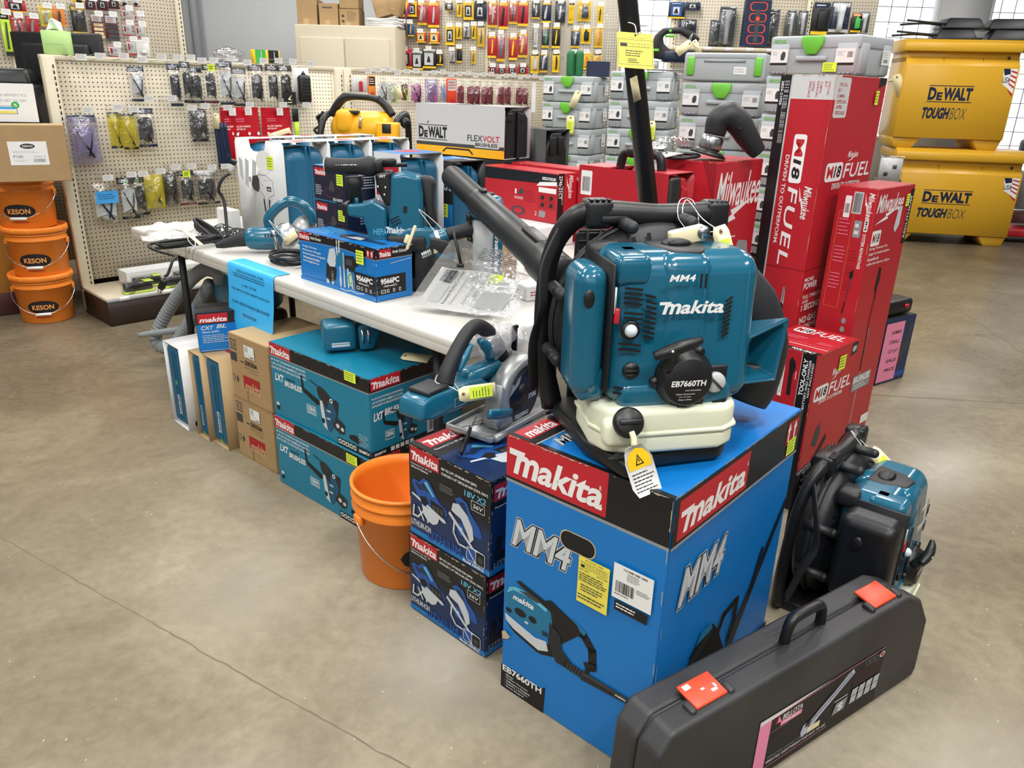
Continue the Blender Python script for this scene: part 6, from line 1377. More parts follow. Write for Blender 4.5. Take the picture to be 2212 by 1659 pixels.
f.rect(0, 0, 1, 1, 'ink'); f.rect(.0, .0, .085, .93, 'pink'); f.poly([(0, .93), (.085, .93), (.55, 1), (0, 1)], 'white'); f.line([(.085, .93), (.5, .96), (.62, .985), (1, .99)], .0016, 'pink')
f.poly([(.12, .80), (.135, .92), (.155, .80)], 'red'); f.poly([(.135, .80), (.14, .92), (.165, .80)], 'pink'); f.text('BELLOTA', .17, .81, .32, .90, 'white', .02, .1); f.rect(.16, .72, .32, .80, 'pink'); f.text('POP 60-R', .18, .735, .30, .785, 'white', .02, .1)
f.line([(.02, .70), (.22, .70)], .0006, 'pink')
f.text('VERSATILE, LIGERA Y FACIL DE USAR', .10, .22, .50, .265, 'grey', 0, .1); f.text('VERSATILE, LIGHTWEIGHT AND EASY TO USE', .095, .14, .56, .195, 'white', .005, .1); f.line([(.085, .09), (.58, .11)], .0012, 'pink')
f.poly([(.345, .32), (.36, .44), (.42, .46), (.68, .92), (.72, .95), (.74, .86), (.48, .42), (.42, .26), (.36, .22)], 'cardlilac')
f.line([(.38, .42), (.70, .92)], .003, 'ink'); f.line([(.41, .40), (.72, .88)], .003, 'ink'); f.poly([(.37, .38), (.385, .46), (.42, .48), (.41, .38)], 'ink'); f.line([(.44, .50), (.62, .92)], .002, 'ink'); f.poly([(.395, .33), (.40, .38), (.425, .37)], 'dred'); f.rect(.40, .24, .50, .34, 'tagpaper')
f.poly([(.60, .26), (.62, .46), (.72, .46), (.70, .26)], 'grey'); f.poly([(.63, .38), (.66, .43), (.69, .40), (.66, .35)], 'white'); f.poly([(.64, .31), (.67, .36), (.69, .33), (.66, .28)], 'white'); f.greek(.60, .49, .75, .53, 1, 'white', .5)
for j in range(2):
    for i in range(4): f.poly([(.745 + i * .063, .28 + j * .14), (.75 + i * .063, .40 + j * .14), (.80 + i * .063, .40 + j * .14), (.795 + i * .063, .28 + j * .14)], 'silverprint'); f.line([(.755 + i * .063, .31 + j * .14), (.79 + i * .063, .37 + j * .14)], .003, 'grey')
f.greek(.74, .58, .99, .84, 7, 'maroon', .25); f.ell(.965, .92, .022, .05, 'white'); f.ell(.965, .92, .015, .035, 'dred')
for i in range(3): f.line([(.82 + i * .04, .87), (.85 + i * .04, .87), (.85 + i * .04, .96), (.82 + i * .04, .96), (.82 + i * .04, .87)], .001, 'grey')
g.obj('product_label', t)['label'] = 'black printed product label with a pink edge'


# ---------------------------------------------------------------- orange bucket
def bucket(name, label, loc, rz, lid=False, logo=True, h_=.30, rb=.142, rt=.158, group=None, handle='down', sag=.0):
    t = thing(name, label, 'bucket', loc, rz, group)
    g = G(); g.mat('bucket')
    pr = [(rb - .004, .0), (rb, .004), (rb + (rt - rb) * .70, h_ * .74), (rt + .004, h_ * .745), (rt + .006, h_ * .765), (rt, h_ * .80), (rt + .001, h_ * .86), (rt + .007, h_ * .865), (rt + .007, h_ * .885), (rt + .002, h_ * .90), (rt + .002, h_ * .965), (rt + .008, h_ * .97), (rt + .008, h_), (rt - .002, h_), (rt - .004, h_ * .9), (rb - .004, .006), (0, .006)]
    g.lathe(pr, 56, capt=False)
    if handle:
        for s_ in (-1, 1): g.rbox((s_ * (rt + .002), 0, h_ * .69), (.018, .038, .034), .006, 2)
    if logo:
        g.mat('ink'); k = .0012; n = 30; zc = h_ * .36; V = [(0, -(rb + (rt - rb) * .34) - k, zc)]; R_ = lambda z: rb + (rt - rb) * .70 * z / (h_ * .74)
        for i in range(n):
            a = 2 * math.pi * i / n; u = .088 * math.cos(a); z = zc + .040 * math.sin(a); r = R_(z) + k; V.append((r * math.sin(u / r), -r * math.cos(u / r), z))
        # strips so the oval hugs the wall
        V = []; F = []; m = 16
        for i in range(m + 1):
            u = -.088 + .176 * i / m; hh = .040 * math.sqrt(max(0, 1 - (u / .088) ** 2))
            for z in (zc - hh, zc + hh): r = R_(z) + k; V.append((r * math.sin(u / r), -r * math.cos(u / r), z))
        F = [(2 * i, 2 * i + 2, 2 * i + 3, 2 * i + 1) for i in range(m)]; g.vf(V, F)
        TV, TF, _ = text2d('KESON', .03, 0, 1.05); g.mat('bucket_logo')
        g.vf([((R_(zc + (y - .5) * .030) + .002) * math.sin(((x - .5) * .125) / rt), -(R_(zc + (y - .5) * .030) + .002) * math.cos(((x - .5) * .125) / rt), zc + (y - .5) * .030) for x, y in TV], TF)
        g.mat('dred')
        for i in range(9): a = (-.05 + i * .011) / rt; r = R_(h_ * .13) + .001; g.vf([(r * math.sin(a + q / rt), -r * math.cos(a + q / rt), h_ * .13 + z) for q, z in ((0, 0), (.008, 0), (.008, .005), (0, .005))], [(0, 1, 2, 3)])
    g.obj('body', t)
    if handle:
        hd = G(); hd.mat('steel'); P = []; z0 = h_ * .69; r0 = rt + .012
        for i in range(13):
            a = math.pi * i / 12; x = -r0 * math.cos(a); dn = math.sin(a)
            P.append((x, -(rt + .012) * dn * (1.0 if handle == 'down' else .95) - .004, z0 - h_ * (.50 - sag) * dn))
        hd.tube(P, .0022, 8, 3)
        o = hd.obj('wire_handle', t)
        if handle == 'down':
            hg = G(); hg.mat('white').cyl((-.042, -(rt + .014), z0 - h_ * (.50 - sag)), (.042, -(rt + .014), z0 - h_ * (.50 - sag)), .0085, n=14); hg.obj('grip', o)
    if lid:
        g = G(); g.mat('bucket'); g.lathe([(0, h_ * .985), (rt - .004, h_ * .985), (rt + .002, h_ * 1.03), (rt + .012, h_ * 1.035), (rt + .016, h_ * 1.0), (rt + .016, h_ * .915), (rt + .010, h_ * .912), (rt + .010, h_ * .96)], 56, capb=False, capt=False)
        for i in range(12): a = 2 * math.pi * i / 12; g.at((0, 0, 0), (0, 0, a)).box((rt + .016, 0, h_ * .955), (.003, .004, h_ * .075))
        g.M = Matrix(); g.obj('lid', t)
    return t
mat('bucket_logo', '#e89a50', .4)
bucket('bucket', 'empty orange bucket on the floor in front of the teal cartons', (-.322, 2.055, 0), RAD(38), False, True, .312, .138, .152, None, 'half')
# ---------------------------------------------------------------- tools under the table, vacuum hose, blue sign
t = thing('cordless_tool', 'teal cordless tool in the shade on top of the hammer carton', 'power tool', (-.60, 2.50, .5665), RAD(20))
g = G(); g.mat('teal').rbox((.0, 0, .05), (.11, .10, .095), .015, 3); g.obj('battery_base', t)
g = G(); g.mat('teal').prism([(.065, .0), (.11, .0), (.14, .06), (.13, .10), (.09, .112), (.06, .08)], -.05, .05, 'y', .008, 2); g.mat('steel').box((.075, -.052, .05), (.01, .004, .05)).box((.095, -.052, .05), (.01, .004, .05)); g.obj('terminal_block', t)
g = G(); f = Face(g, (-.03, -.051, .02), (.06, 0, 0), (0, 0, .02)); f.rect(0, .0, 1, .4, 'silverprint'); f.rect(0, .5, 1, .75, 'silverprint'); g.obj('rating_label', t)
g = G(); g.mat('rubber').tube([(.10, 0, .07), (.18, .02, .075), (.26, .05, .065), (.30, .08, .045)], [.03, .032, .03, .03], 12, 4); g.obj('handle', t)
string_tag('manila tag lying on the hammer carton beside the shaded cordless tool', (-.36, 2.42, .572), (.9, -.3, .0), (0, -.3, 1), .10, .045, None, stick=False)
t = thing('shop_vacuum', 'dark blue cordless vacuum pushed back under the far end of the table', 'vacuum cleaner', (-1.31, 3.66, .0), RAD(46))
g = G(); g.mat('plastic').rbox((0, 0, .19), (.26, .30, .37), .03, 3); g.obj('canister', t)
g = G(); g.mat('teal').rbox((0, 0, .48), (.25, .29, .21), .05, 4); g.mat('plastic').rbox((0, -.0, .595), (.06, .24, .05), .015, 2); f = Face(g, (-.126, .08, .56), (0, -.16, 0), (0, 0, .03)); f.text('makita', 0, 0, 1, 1, 'white', .03, .2); g.obj('motor_head', t)
def vhose(a, b, m=60):
    g = G(); g.mat('hose'); P = [Vector(p) for p in a]; R_ = []
    Q = []; k = len(P)
    for i in range(k - 1):
        p0 = P[i - 1] if i else P[0] * 2 - P[1]; p3 = P[i + 2] if i + 2 < k else P[-1] * 2 - P[-2]
        for j in range(20):
            u = j / 20; Q.append(.5 * (2 * P[i] + (P[i + 1] - p0) * u + (2 * p0 - 5 * P[i] + 4 * P[i + 1] - p3) * u * u + (3 * P[i] - p0 - 3 * P[i + 1] + p3) * u ** 3))
    L_ = 0; out_ = [Q[0]]
    for q in Q[1:]:
        while (q - out_[-1]).length > .0055: out_.append(out_[-1] + (q - out_[-1]).normalized() * .0055)
    R_ = [b + (.0045 if i % 4 in (1, 2) else -.003) for i in range(len(out_))]
    g.tube([tuple(p) for p in out_], R_, 16, 1); return g
g = vhose([(-1.40, 3.56, .53), (-1.432, 3.62, .548), (-1.544, 3.72, .538), (-1.69, 3.85, .435), (-1.814, 3.9, .299), (-1.901, 3.92, .175), (-1.925, 3.9, .103), (-1.879, 3.88, .07), (-1.792, 3.84, .115), (-1.689, 3.8, .231), (-1.588, 3.74, .367), (-1.49, 3.66, .488)], .030)
vh = tag(g.obj('vacuum_hose'), 'grey corrugated vacuum hose looping down from under the table end', 'hose')
g = G(); g.mat('hose').tube([(-1.98, 3.84, .148), (-1.90, 3.83, .165), (-1.80, 3.83, .182), (-1.74, 3.86, .19)], [.013, .016, .018, .02], 10, 4); g.obj('nozzle', vh)
# blue paper sign over the table edge
def edge_pt(l, z, off=0.0): p = tp(-off, l, z); return p
t0, t1 = 1.405, 1.045
g = G(); g.mat('bluesign')
prof = [(.07, .7423), (.02, .7425), (.002, .740), (-.004, .730), (-.006, .70), (-.010, .62), (-.022, .52), (-.016, .44)]   # across the edge: (towards table, height)
nn = 12; V = []
for k, (r_, z) in enumerate(prof):
    for i in range(nn + 1):
        l = t0 + (t1 - t0) * i / nn; cur = .012 * math.sin(i / nn * 3.1) * max(0, (.73 - z)) * 2.2 + (.02 * max(0, .7 - z) * (i / nn) ** 2); p = tp(r_ - cur, l, z); V.append(tuple(p))
F = [(k * (nn + 1) + i, k * (nn + 1) + i + 1, (k + 1) * (nn + 1) + i + 1, (k + 1) * (nn + 1) + i) for k in range(len(prof) - 1) for i in range(nn)]
g.vf(V, F)
def sgn(u, v):     # u along the sign 0..1, v 0 (top) .. 1 (bottom) on the hanging part
    k = v * (len(prof) - 4) + 3; k0 = min(int(k), len(prof) - 2); a = k - k0; i = u * nn; i0 = min(int(i), nn - 1); b_ = i - i0
    W_ = lambda kk, ii: Vector(V[kk * (nn + 1) + ii]); p = (W_(k0, i0) * (1 - b_) + W_(k0, i0 + 1) * b_) * (1 - a) + (W_(k0 + 1, i0) * (1 - b_) + W_(k0 + 1, i0 + 1) * b_) * a
    return tuple(p - TR * .0012)
def stext(st, u0, v0, u1, v1, m='navy', b=0.0):
    TV, TF, _ = text2d(st, b); g.mat(m); g.vf([sgn(u0 + (u1 - u0) * x, v1 + (v0 - v1) * y) for x, y in TV], TF, False)
stext('DISCONTINUED AND', .22, .06, .80, .115); stext('DISCOUNTED PRODUCTS', .14, .185, .82, .245)
for a, b_, v in ((.22, .80, .13), (.14, .82, .262)): g.mat('navy'); g.vf([sgn(a, v), sgn(b_, v), sgn(b_, v + .008), sgn(a, v + .008)], [(0, 1, 2, 3)], False)
stext('ALL NEW - NOT USED', .33, .34, .65, .37); stext('TOOLS CARRY FULL FACTORY WARRANTY AS OF SALE DATE', .08, .42, .92, .45); stext('AS ALWAYS - REGISTER WITH MANUFACTURER AND/OR KEEP', .10, .56, .92, .59); stext('PROOF OF PURCHASE', .36, .66, .66, .69)
tag(g.obj('paper_sign'), 'bright blue paper sign taped over the edge of the white table', 'sign')
# ---------------------------------------------------------------- pegboard stand with eyewear packets
GP = Vector((-2.75, 4.72, 0)); GL, GR = dirs(46.5); GA = RAD(46.5)
def gp(s, d, z): p = GP + GR * s - GL * d; return Vector((p.x, p.y, z))      # s along the board, d in front of it
t = thing('pegboard_stand', 'long beige pegboard stand hung with eyewear packets, behind the table', 'display stand', GP, GA)
g = G(); g.mat('pegboard').box((2.20, .012, .86), (4.40, .012, 1.31)); g.obj('panel', t)
g = G(); g.mat('beige').rbox((2.20, .02, 1.515), (4.40, .05, .03), .006, 2); g.obj('top_rail', t)
for xx in (.035, 2.00, 2.075, 4.36):
    g = G(); g.mat('beige').rbox((xx, .005, .77), (.07, .06, 1.50), .004, 1); g.mat('ink')
    for k in range(46):
        z = .10 + k * .0318
        if z < 1.49: g.box((xx + .018, -.0252, z), (.007, .002, .019))
    g.obj('upright', t)
g = G(); g.mat('darkwood').rbox((2.20, -.21, .075), (4.40, .42, .15), .004, 1); g.obj('base', t)
g = G(); g.mat('cabinet').rbox((2.20, -.205, .162), (4.40, .44, .022), .004, 1); g.mat('lgrey').box((2.20, -.427, .162), (4.40, .003, .024)); g.mat('white')
for xx in (.10, .36, .62, .86): g.box((xx, -.430, .163), (.06, .003, .026))
g.obj('deck_shelf', t)
ORD = 'first second third fourth fifth sixth seventh eighth ninth tenth eleventh twelfth thirteenth fourteenth fifteenth sixteenth seventeenth eighteenth nineteenth twentieth'.split()
# hooks with price tags: one built, the rest copied
hk = None
def hook(p, rz, label, group, tilt=0.0):
    global hk
    if hk is None:
        hk = thing('peg_hook', label, 'hook', p, rz, group)
        g = G(); g.mat('steel').tube([(0, .10, .0), (0, 0, 0), (0, -.10, .006), (0, -.125, .018)], .0022, 6, 4); g.tube([(0, .10, .022), (0, -.11, .030), (0, -.128, .022)], .0016, 6, 3); g.obj('prong', hk)
        g = G(); f = Face(g, (-.03, -.130, .002), (.06, 0, 0), (0, -.006, .034)); f.rect(0, 0, 1, 1, 'white'); f.greek(.1, .2, .9, .9, 3, 'grey', .3); g.obj('price_tag', hk, solid=.001)
        return hk
    o = dup(hk, p, rz, label); o['group'] = group; return o
HL = 'wire peg hook with a white price tag on the beige pegboard stand'; HG = 'hooks on the pegboard stand'
for s, z in ((.16, 1.50), (.264, 1.51), (.396, 1.515), (.50, 1.50), (.62, 1.52), (.72, 1.52), (.80, 1.525), (.87, 1.51), (.95, 1.515), (1.07, 1.53), (1.18, 1.51), (1.30, 1.525), (1.41, 1.53), (1.52, 1.53), (1.66, 1.52),
            (.15, 1.215), (.32, 1.23), (.41, 1.22), (.51, 1.28), (.65, 1.285), (.77, 1.23), (.86, 1.24), (1.01, 1.23), (1.17, 1.25), (1.42, 1.25), (1.60, 1.25), (.20, .83), (.34, .84), (.41, .84), (.52, .85), (.62, .87), (.72, .87), (.86, .86), (.95, .86)):
    hook(gp(s, .05, z), GA, HL, HG)
HL2 = 'wire peg hook with a white price tag on the far half of the stand'; HG2 = 'hooks on the far half of the pegboard stand'
for i in range(22): hook(gp(2.15 + i * .092, .05 , 1.49 + .008 * (i % 3)), GA, HL2, HG2)
mat('lens_clear', '#cfd6da', .12); mat('lens_grey', '#3c4046', .12); mat('lens_yellow', '#d9cc3c', .15); mat('lens_pink', '#c46aa8', .2); mat('lens_crimson', '#8c0f35', .22); mat('lens_lilac', '#a9a6c8', .15); mat('redpack', '#b81626', .22)
def glasses(g, w, h, lens, arm):
    """folded safety glasses seen edge-up inside a bag"""
    g.mat(lens); g.grid(lambda a, b: ((a - .5) * w * .7, -.016 - .018 * math.sin(math.pi * a), -h * (.30 + .52 * b) + .02 * math.sin(math.pi * a)), 8, 6)
    g.sphere((w * .06, -.012, -h * .60), w * .34, 8, (1.0, .28, min(1.5, .30 * h / (w * .34))))
    g.mat(arm); g.tube([(-w * .26, -.03, -h * .34), (-w * .1, -.038, -h * .55), (w * .12, -.036, -h * .78), (w * .2, -.03, -h * .88)], w * .035, 6, 4); g.tube([(w * .24, -.03, -h * .36), (w * .16, -.038, -h * .6), (w * .05, -.034, -h * .84)], w * .03, 6, 4)
def bag_pack(label, p, rz, w, h, lens='lens_clear', arm='ink', head='navy', foot='navy', group=None, fm='film', mark=True, stick=False, seed=0, logo=False):
    t = thing('eyewear_packet', label, 'eyewear', p, rz, group); r_ = random.Random(seed); k = r_.uniform(-.03, .03)
    if head:
        g = G(); g.mat(head); g.box((0, -.006, -h * .075), (w * .96, .0015, h * .15)); f = Face(g, (-w * .48, -.0069, -h * .15), (w * .96, 0, 0), (0, 0, h * .15)); f.greek(.15, .2, .85, .8, 2, 'silverprint', .4)
        if mark: f.ell(.5, .84, .05, .1, 'white')
        g.obj('header_card', t)
    g = G(); glasses(g, w, h, lens, arm); g.obj('glasses', t)
    g = G(); g.mat(fm); g.grid(lambda a, b: ((a - .5) * w * (1 + .06 * math.sin(6 * b + seed)) + k * b * w, -.010 - .040 * math.sin(math.pi * a) * math.sin(math.pi * min(1, b * .9 + .1)) - .006 * math.sin(9 * a + 7 * b + seed), -h * (.04 + .96 * b)), 8, 10); 
    if foot: g.mat(foot); g.box((k * w, -.014, -h * .955), (w * .92, .002, h * .07))
    g.obj('pouch', t)
    if stick: g = G(); f = Face(g, (-w * .3, -.052, -h * .16), (.05, 0, 0), (0, 0, .04)); f.rect(0, 0, 1, 1, 'sticker'); f.greek(.2, .2, .8, .8, 2, 'ink'); g.obj('price_sticker', t)
    if logo: g = G(); f = Face(g, (-w * .4, -.05, -h * .97), (w * .85, 0, 0), (0, 0, h * .32)); f.rect(0, 0, 1, 1, 'ink'); f.poly([(.35, .45), (.7, .8), (.5, .45), (.7, .35), (.4, .38)], 'manila'); f.greek(.3, .12, .75, .25, 1, 'manila', .6); g.obj('patch', t)
    return t
GW = 'eyewear packets on the pegboard stand'
rowA = [(.501, 1.480, .105, .201, 'clear glasses bag with navy header and foot hanging alone under the empty hooks', 'lens_clear', 'ink', 'navy', 'navy', {}),
 (.729, 1.505, .086, .254, 'narrow clear glasses bag, leftmost of the crowded top row', 'lens_grey', 'navy', 'navy', 'navy', {}),
 (.80, 1.520, .069, .248, 'narrow dark glasses bag squeezed second in the crowded top row', 'lens_grey', 'ink', 'navy', 'ink', {}),
 (.870, 1.490, .105, .220, 'clear glasses bag with navy edging, third in the crowded top row', 'lens_grey', 'ink', 'navy', 'navy', {}),
 (.965, 1.509, .095, .239, 'dark glasses bag with a yellow-green sticker in the top row', 'lens_grey', 'ink', 'black', 'maroon', dict(stick=True)),
 (1.066, 1.535, .115, .274, 'tall clear glasses bag with deep navy header in the top row', 'lens_clear', 'navy', 'navy', 'navy', {}),
 (1.176, 1.494, .11, .241, 'clear goggles bag with a black printed foot in the top row', 'lens_clear', 'ink', 'black', 'ink', dict(fm='film')),
 (1.295, 1.522, .115, .268, 'black glasses bag with white header line, fourth from the right in top row', 'lens_grey', 'ink', 'black', None, {}),
 (1.410, 1.526, .100, .266, 'black glasses bag with thin red header line, third from the right in top row', 'lens_grey', 'ink', 'black', None, {}),
 (1.525, 1.527, .115, .270, 'glasses bag with a black square patch and gold chevron in the top row', 'lens_grey', 'ink', 'black', None, dict(logo=True))]
for i, (s, z, w_, h_, lb, ln, ar, hd, ft, kw) in enumerate(rowA): bag_pack(lb, gp(s, .045 + .014 * (i % 3), z), GA, w_, h_, ln, ar, hd, ft, GW, seed=i, **kw)
t = thing('glasses_case', 'black hard-shell glasses case on a grey card at the top row end', 'case', gp(1.655, .05, 1.511), GA, None)
g = G(); g.mat('cardgrey').box((0, 0, -.12), (.13, .0015, .244)); g.obj('backing_card', t)
g = G(); g.mat('plastic').rbox((.004, -.032, -.14), (.095, .06, .19), .026, 4); 
for k in range(5): g.rbox((.004, -.062, -.09 - k * .022), (.075, .006, .006), .002, 1)
g.mat('plastic').prism([(-.02, -.05), (.028, -.05), (.004, -.018)], -.03, -.024, 'y'); g.obj('shell', t)
rowB = [(.145, 1.202, .165, .275, 'big clear goggles bag with wide navy header, middle row left end', 'lens_lilac', 'ink', 'navy', None, dict(fm='film_lilac')),
 (.328, 1.217, .073, .211, 'yellow-lens glasses bag, rear one of the pair in the middle row', 'lens_yellow', 'ink', 'navy', 'navy', dict(fm='film_yellow')),
 (.400, 1.206, .095, .208, 'yellow-lens glasses bag, front one of the pair in the middle row', 'lens_yellow', 'ink', 'navy', 'ink', dict(fm='film_yellow')),
 (.510, 1.240, .125, .232, 'clear glasses bag with navy header and foot in the middle row', 'lens_grey', 'ink', 'navy', 'navy', {}),
 (.858, 1.236, .115, .204, 'small grey respirator bag with black foot hanging alone in the middle row', 'lens_clear', 'lgrey', 'dgrey', 'ink', dict(fm='film_grey'))]
for i, (s, z, w_, h_, lb, ln, ar, hd, ft, kw) in enumerate(rowB): bag_pack(lb, gp(s, .05 + .02 * (i == 2), z), GA, w_, h_, ln, ar, hd, ft, GW, seed=20 + i, **kw)
o = G(); o.mat('navy')
for i in range(4): o.tube([(-.03 + i * .02, -.02 - .006 * (i % 2), 0), (-.03 + i * .022, -.028, -.15), (-.028 + i * .024, -.024, -.30)], .014, 8, 4)
tag(o.obj('sleeve_pair', None, gp(1.0, .05, 1.15), GA), 'dark navy cloth sleeve hanging left of the red earmuff packs', 'clothing')
for i, (s, z, w_, h_, lb) in enumerate([(1.075, 1.245, .12, .333, 'red plastic pack, rear one, half hidden at the left of three'), (1.185, 1.248, .21, .341, 'red plastic pack of the middle, with white lettering ALL DAY COMFORT'), (1.430, 1.245, .23, .333, 'red plastic pack at the right of three, beside the slim lime pack')]):
    t = thing('red_packet', lb, 'package', gp(s, .05 + .012 * (i == 1), z), GA, 'red packs on the pegboard stand')
    g = G(); g.mat('redpack'); g.grid(lambda a, b: ((a - .5) * w_, -.004 - .022 * math.sin(math.pi * a) * math.sin(math.pi * b) - .002 * math.sin(11 * a + 8 * b), -h_ * b), 8, 10)
    f = Face(g, (-w_ * .46, -.034, -h_), (w_ * .92, 0, 0), (0, 0, h_)); f.text('ALL DAY COMFORT', .08, .62, .62, .655, 'white', .02); f.text('BETTER FIT', .08, .57, .42, .6, 'white', .02); f.greek(.08, .72, .5, .80, 2, 'pink', .3)
    f.ell(.10, .49, .045, .03, 'white'); f.ell(.55, .50, .05, .032, 'white'); f.ell(.9, .50, .05, .032, 'white'); f.poly([(.05, .05), (.12, .40), (.2, .40), (.16, .05)], 'cardgrey'); g.obj('pouch', t)
    g = G(); f = Face(g, (-.012, -.040, -.05), (.05, 0, 0), (0, 0, .05)); f.rect(0, 0, 1, 1, 'white'); f.greek(.1, .1, .9, .9, 4, 'grey', .3); g.obj('price_tag', t)
t = thing('slim_packet', 'slim black and lime pack hanging right of the red packs', 'package', gp(1.585, .05, 1.239), GA)
g = G(); g.mat('black').rbox((0, -.006, -.045), (.048, .012, .09), .003, 1); g.mat('lime').rbox((.004, -.008, -.14), (.034, .012, .10), .003, 1); g.obj('card', t)
string_tag('folded manila tag hanging beside the dark navy sleeve', gp(.965, .10, 1.20), (-.1, 0, -1), (.3, -.9, .1), .10, .04, None, stick=False)
g = G(); g.mat('tagpaper').frame(gp(1.42, .10, 1.075), (.85, .3, .28), (-.3, .9, 0), (-.25, 0, .95)); g.rbox((0, 0, 0), (.16, .02, .035), .004, 2); g.mat('white').cyl((-.04, -.02, 0), (-.04, .02, 0), .012, n=14); g.M = Matrix(); tag(g.obj('security_tag'), 'tan plastic security tag in front of the right red pack', 'security tag')
rowC = [(.200, .816, .168, .266, 'clear glasses bag with a bright blue card in the lowest row', 'lens_clear', 'navy', None, None, dict(blue=True)),
 (.340, .830, .120, .257, 'clear glasses bag with black header and green leaf mark, lowest row', 'lens_clear', 'ink', 'ink', 'ink', {}),
 (.415, .829, .107, .242, 'grey glasses bag with black header, second of two in the lowest row', 'lens_grey', 'ink', 'ink', 'ink', {}),
 (.510, .850, .122, .220, 'bulging yellow-lens glasses bag in the lowest row', 'lens_yellow', 'dgrey', None, None, dict(fm='film_yellow')),
 (.620, .857, .093, .216, 'clear grey glasses bag right of the yellow one in the lowest row', 'lens_grey', 'ink', None, None, dict(fm='film_grey')),
 (.722, .852, .117, .222, 'dark glasses bag with a yellow-green sticker in the lowest row', 'lens_grey', 'ink', 'black', 'maroon', dict(stick=True)),
 (.865, .844, .170, .224, 'wide dark glasses bag with white header at the lowest row end', 'lens_grey', 'ink', 'cardgrey', 'ink', {})]
for i, (s, z, w_, h_, lb, ln, ar, hd, ft, kw) in enumerate(rowC):
    kw = dict(kw); bl_ = kw.pop('blue', False); t = bag_pack(lb, gp(s, .045 + .018 * (i % 2), z), GA, w_, h_, ln, ar, hd, ft, GW, seed=40 + i, **kw)
    if bl_:
        g = G(); f = Face(g, (-.06, -.055, -.13), (.13, 0, 0), (0, 0, .075)); f.rect(0, 0, 1, 1, 'skyblue'); f.greek(.1, .3, .9, .8, 3, 'navy', .3); g.obj('blue_card', t)
    if i in (1, 2):
        g = G(); f = Face(g, (-w_ * .4, -.0085, -.05), (w_ * .8, 0, 0), (0, 0, .04)); f.ell(.5, .6, .12, .3, 'green'); f.greek(.2, .05, .8, .25, 1, 'white'); g.obj('header_mark', t)
# far half of the stand: earplugs, pink and crimson eyewear
t = thing('earplug_packet', 'white earplug packet with one red plug, first on the far half of the stand', 'package', gp(2.16, .05, 1.46), GA)
g = G(); g.mat('cardgrey').rbox((0, -.005, -.05), (.14, .01, .10), .004, 1); g.mat('red').rbox((.0, -.018, -.06), (.03, .02, .075), .009, 3); g.obj('card', t)
farp = [(2.267, .07, .159, 'orange and black card pack next to the earplugs', 'card'), (2.36, .107, .202, 'clear glasses bag with a dark loop, beside the orange card', ('lens_clear', 'dgrey', 'film')), (2.466, .119, .225, 'clear bag of white glasses with a manila tag in front', ('lens_clear', 'lime', 'film')),
 (2.571, .094, .217, 'purple-framed glasses bag on the far half of the stand', ('maroon', 'lime', 'film')), (2.701, .150, .221, 'pink-rimmed glasses bag, left of two pink ones', ('lens_pink', 'ink', 'film')), (2.860, .150, .217, 'lilac-pink glasses bag, right of two pink ones', ('lens_pink', 'magenta', 'film_lilac')), (2.988, .077, .220, 'pale blue clear bag between pink glasses and the orange card', ('lens_lilac', 'skyblue', 'film')), (3.080, .110, .212, 'orange and white card pack before the crimson glasses', 'card2')]
for i, (s, w_, h_, lb, k) in enumerate(farp):
    p = gp(s, .05 + .012 * (i % 2), 1.478)
    if isinstance(k, str):
        t = thing('card_packet', lb, 'package', p, GA); g = G(); g.mat('orangered' if k == 'card2' else 'orange').rbox((0, -.006, -h_ / 2), (w_, .012, h_), .003, 1); f = Face(g, (-w_ / 2, -.0125, -h_), (w_, 0, 0), (0, 0, h_)); f.rect(.1, .55, .9, .95, 'ink' if k == 'card' else 'cardgrey'); f.greek(.15, .6, .85, .9, 3, 'white' if k == 'card' else 'red', .4); f.poly([(.2, .1), (.5, .3), (.8, .1)], 'red'); g.obj('card', t)
    else: bag_pack(lb, p, GA, w_, h_, k[0], k[1], None, None, 'eyewear packets on the far half of the stand', fm=k[2], seed=60 + i)
string_tag('manila tag hanging among the clear glasses bags of the far half', gp(2.47, .12, 1.40), (.25, 0, -1), (.3, -.9, .1), .10, .045, None, stick=False)
for i, s in enumerate((3.185, 3.284, 3.375, 3.450, 3.534, 3.656, 3.762, 3.89, 3.99)):
    bag_pack('crimson-lens glasses bag, %s from the left in the crimson row' % ORD[i], gp(s, .05 + .02 * (i % 2), 1.478), GA, .115, .24, 'lens_crimson', 'maroon', None, None, 'crimson glasses on the far half of the stand', seed=80 + i)
g = G(); g.mat('white').grid(lambda a, b: ((a - .5) * .06, -.02 * math.sin(math.pi * a), -.26 * b), 4, 4); tag(g.obj('white_leaflet', None, gp(4.12, .06, 1.47), GA), 'white leaflet hanging at the far end of the crimson row', 'leaflet')
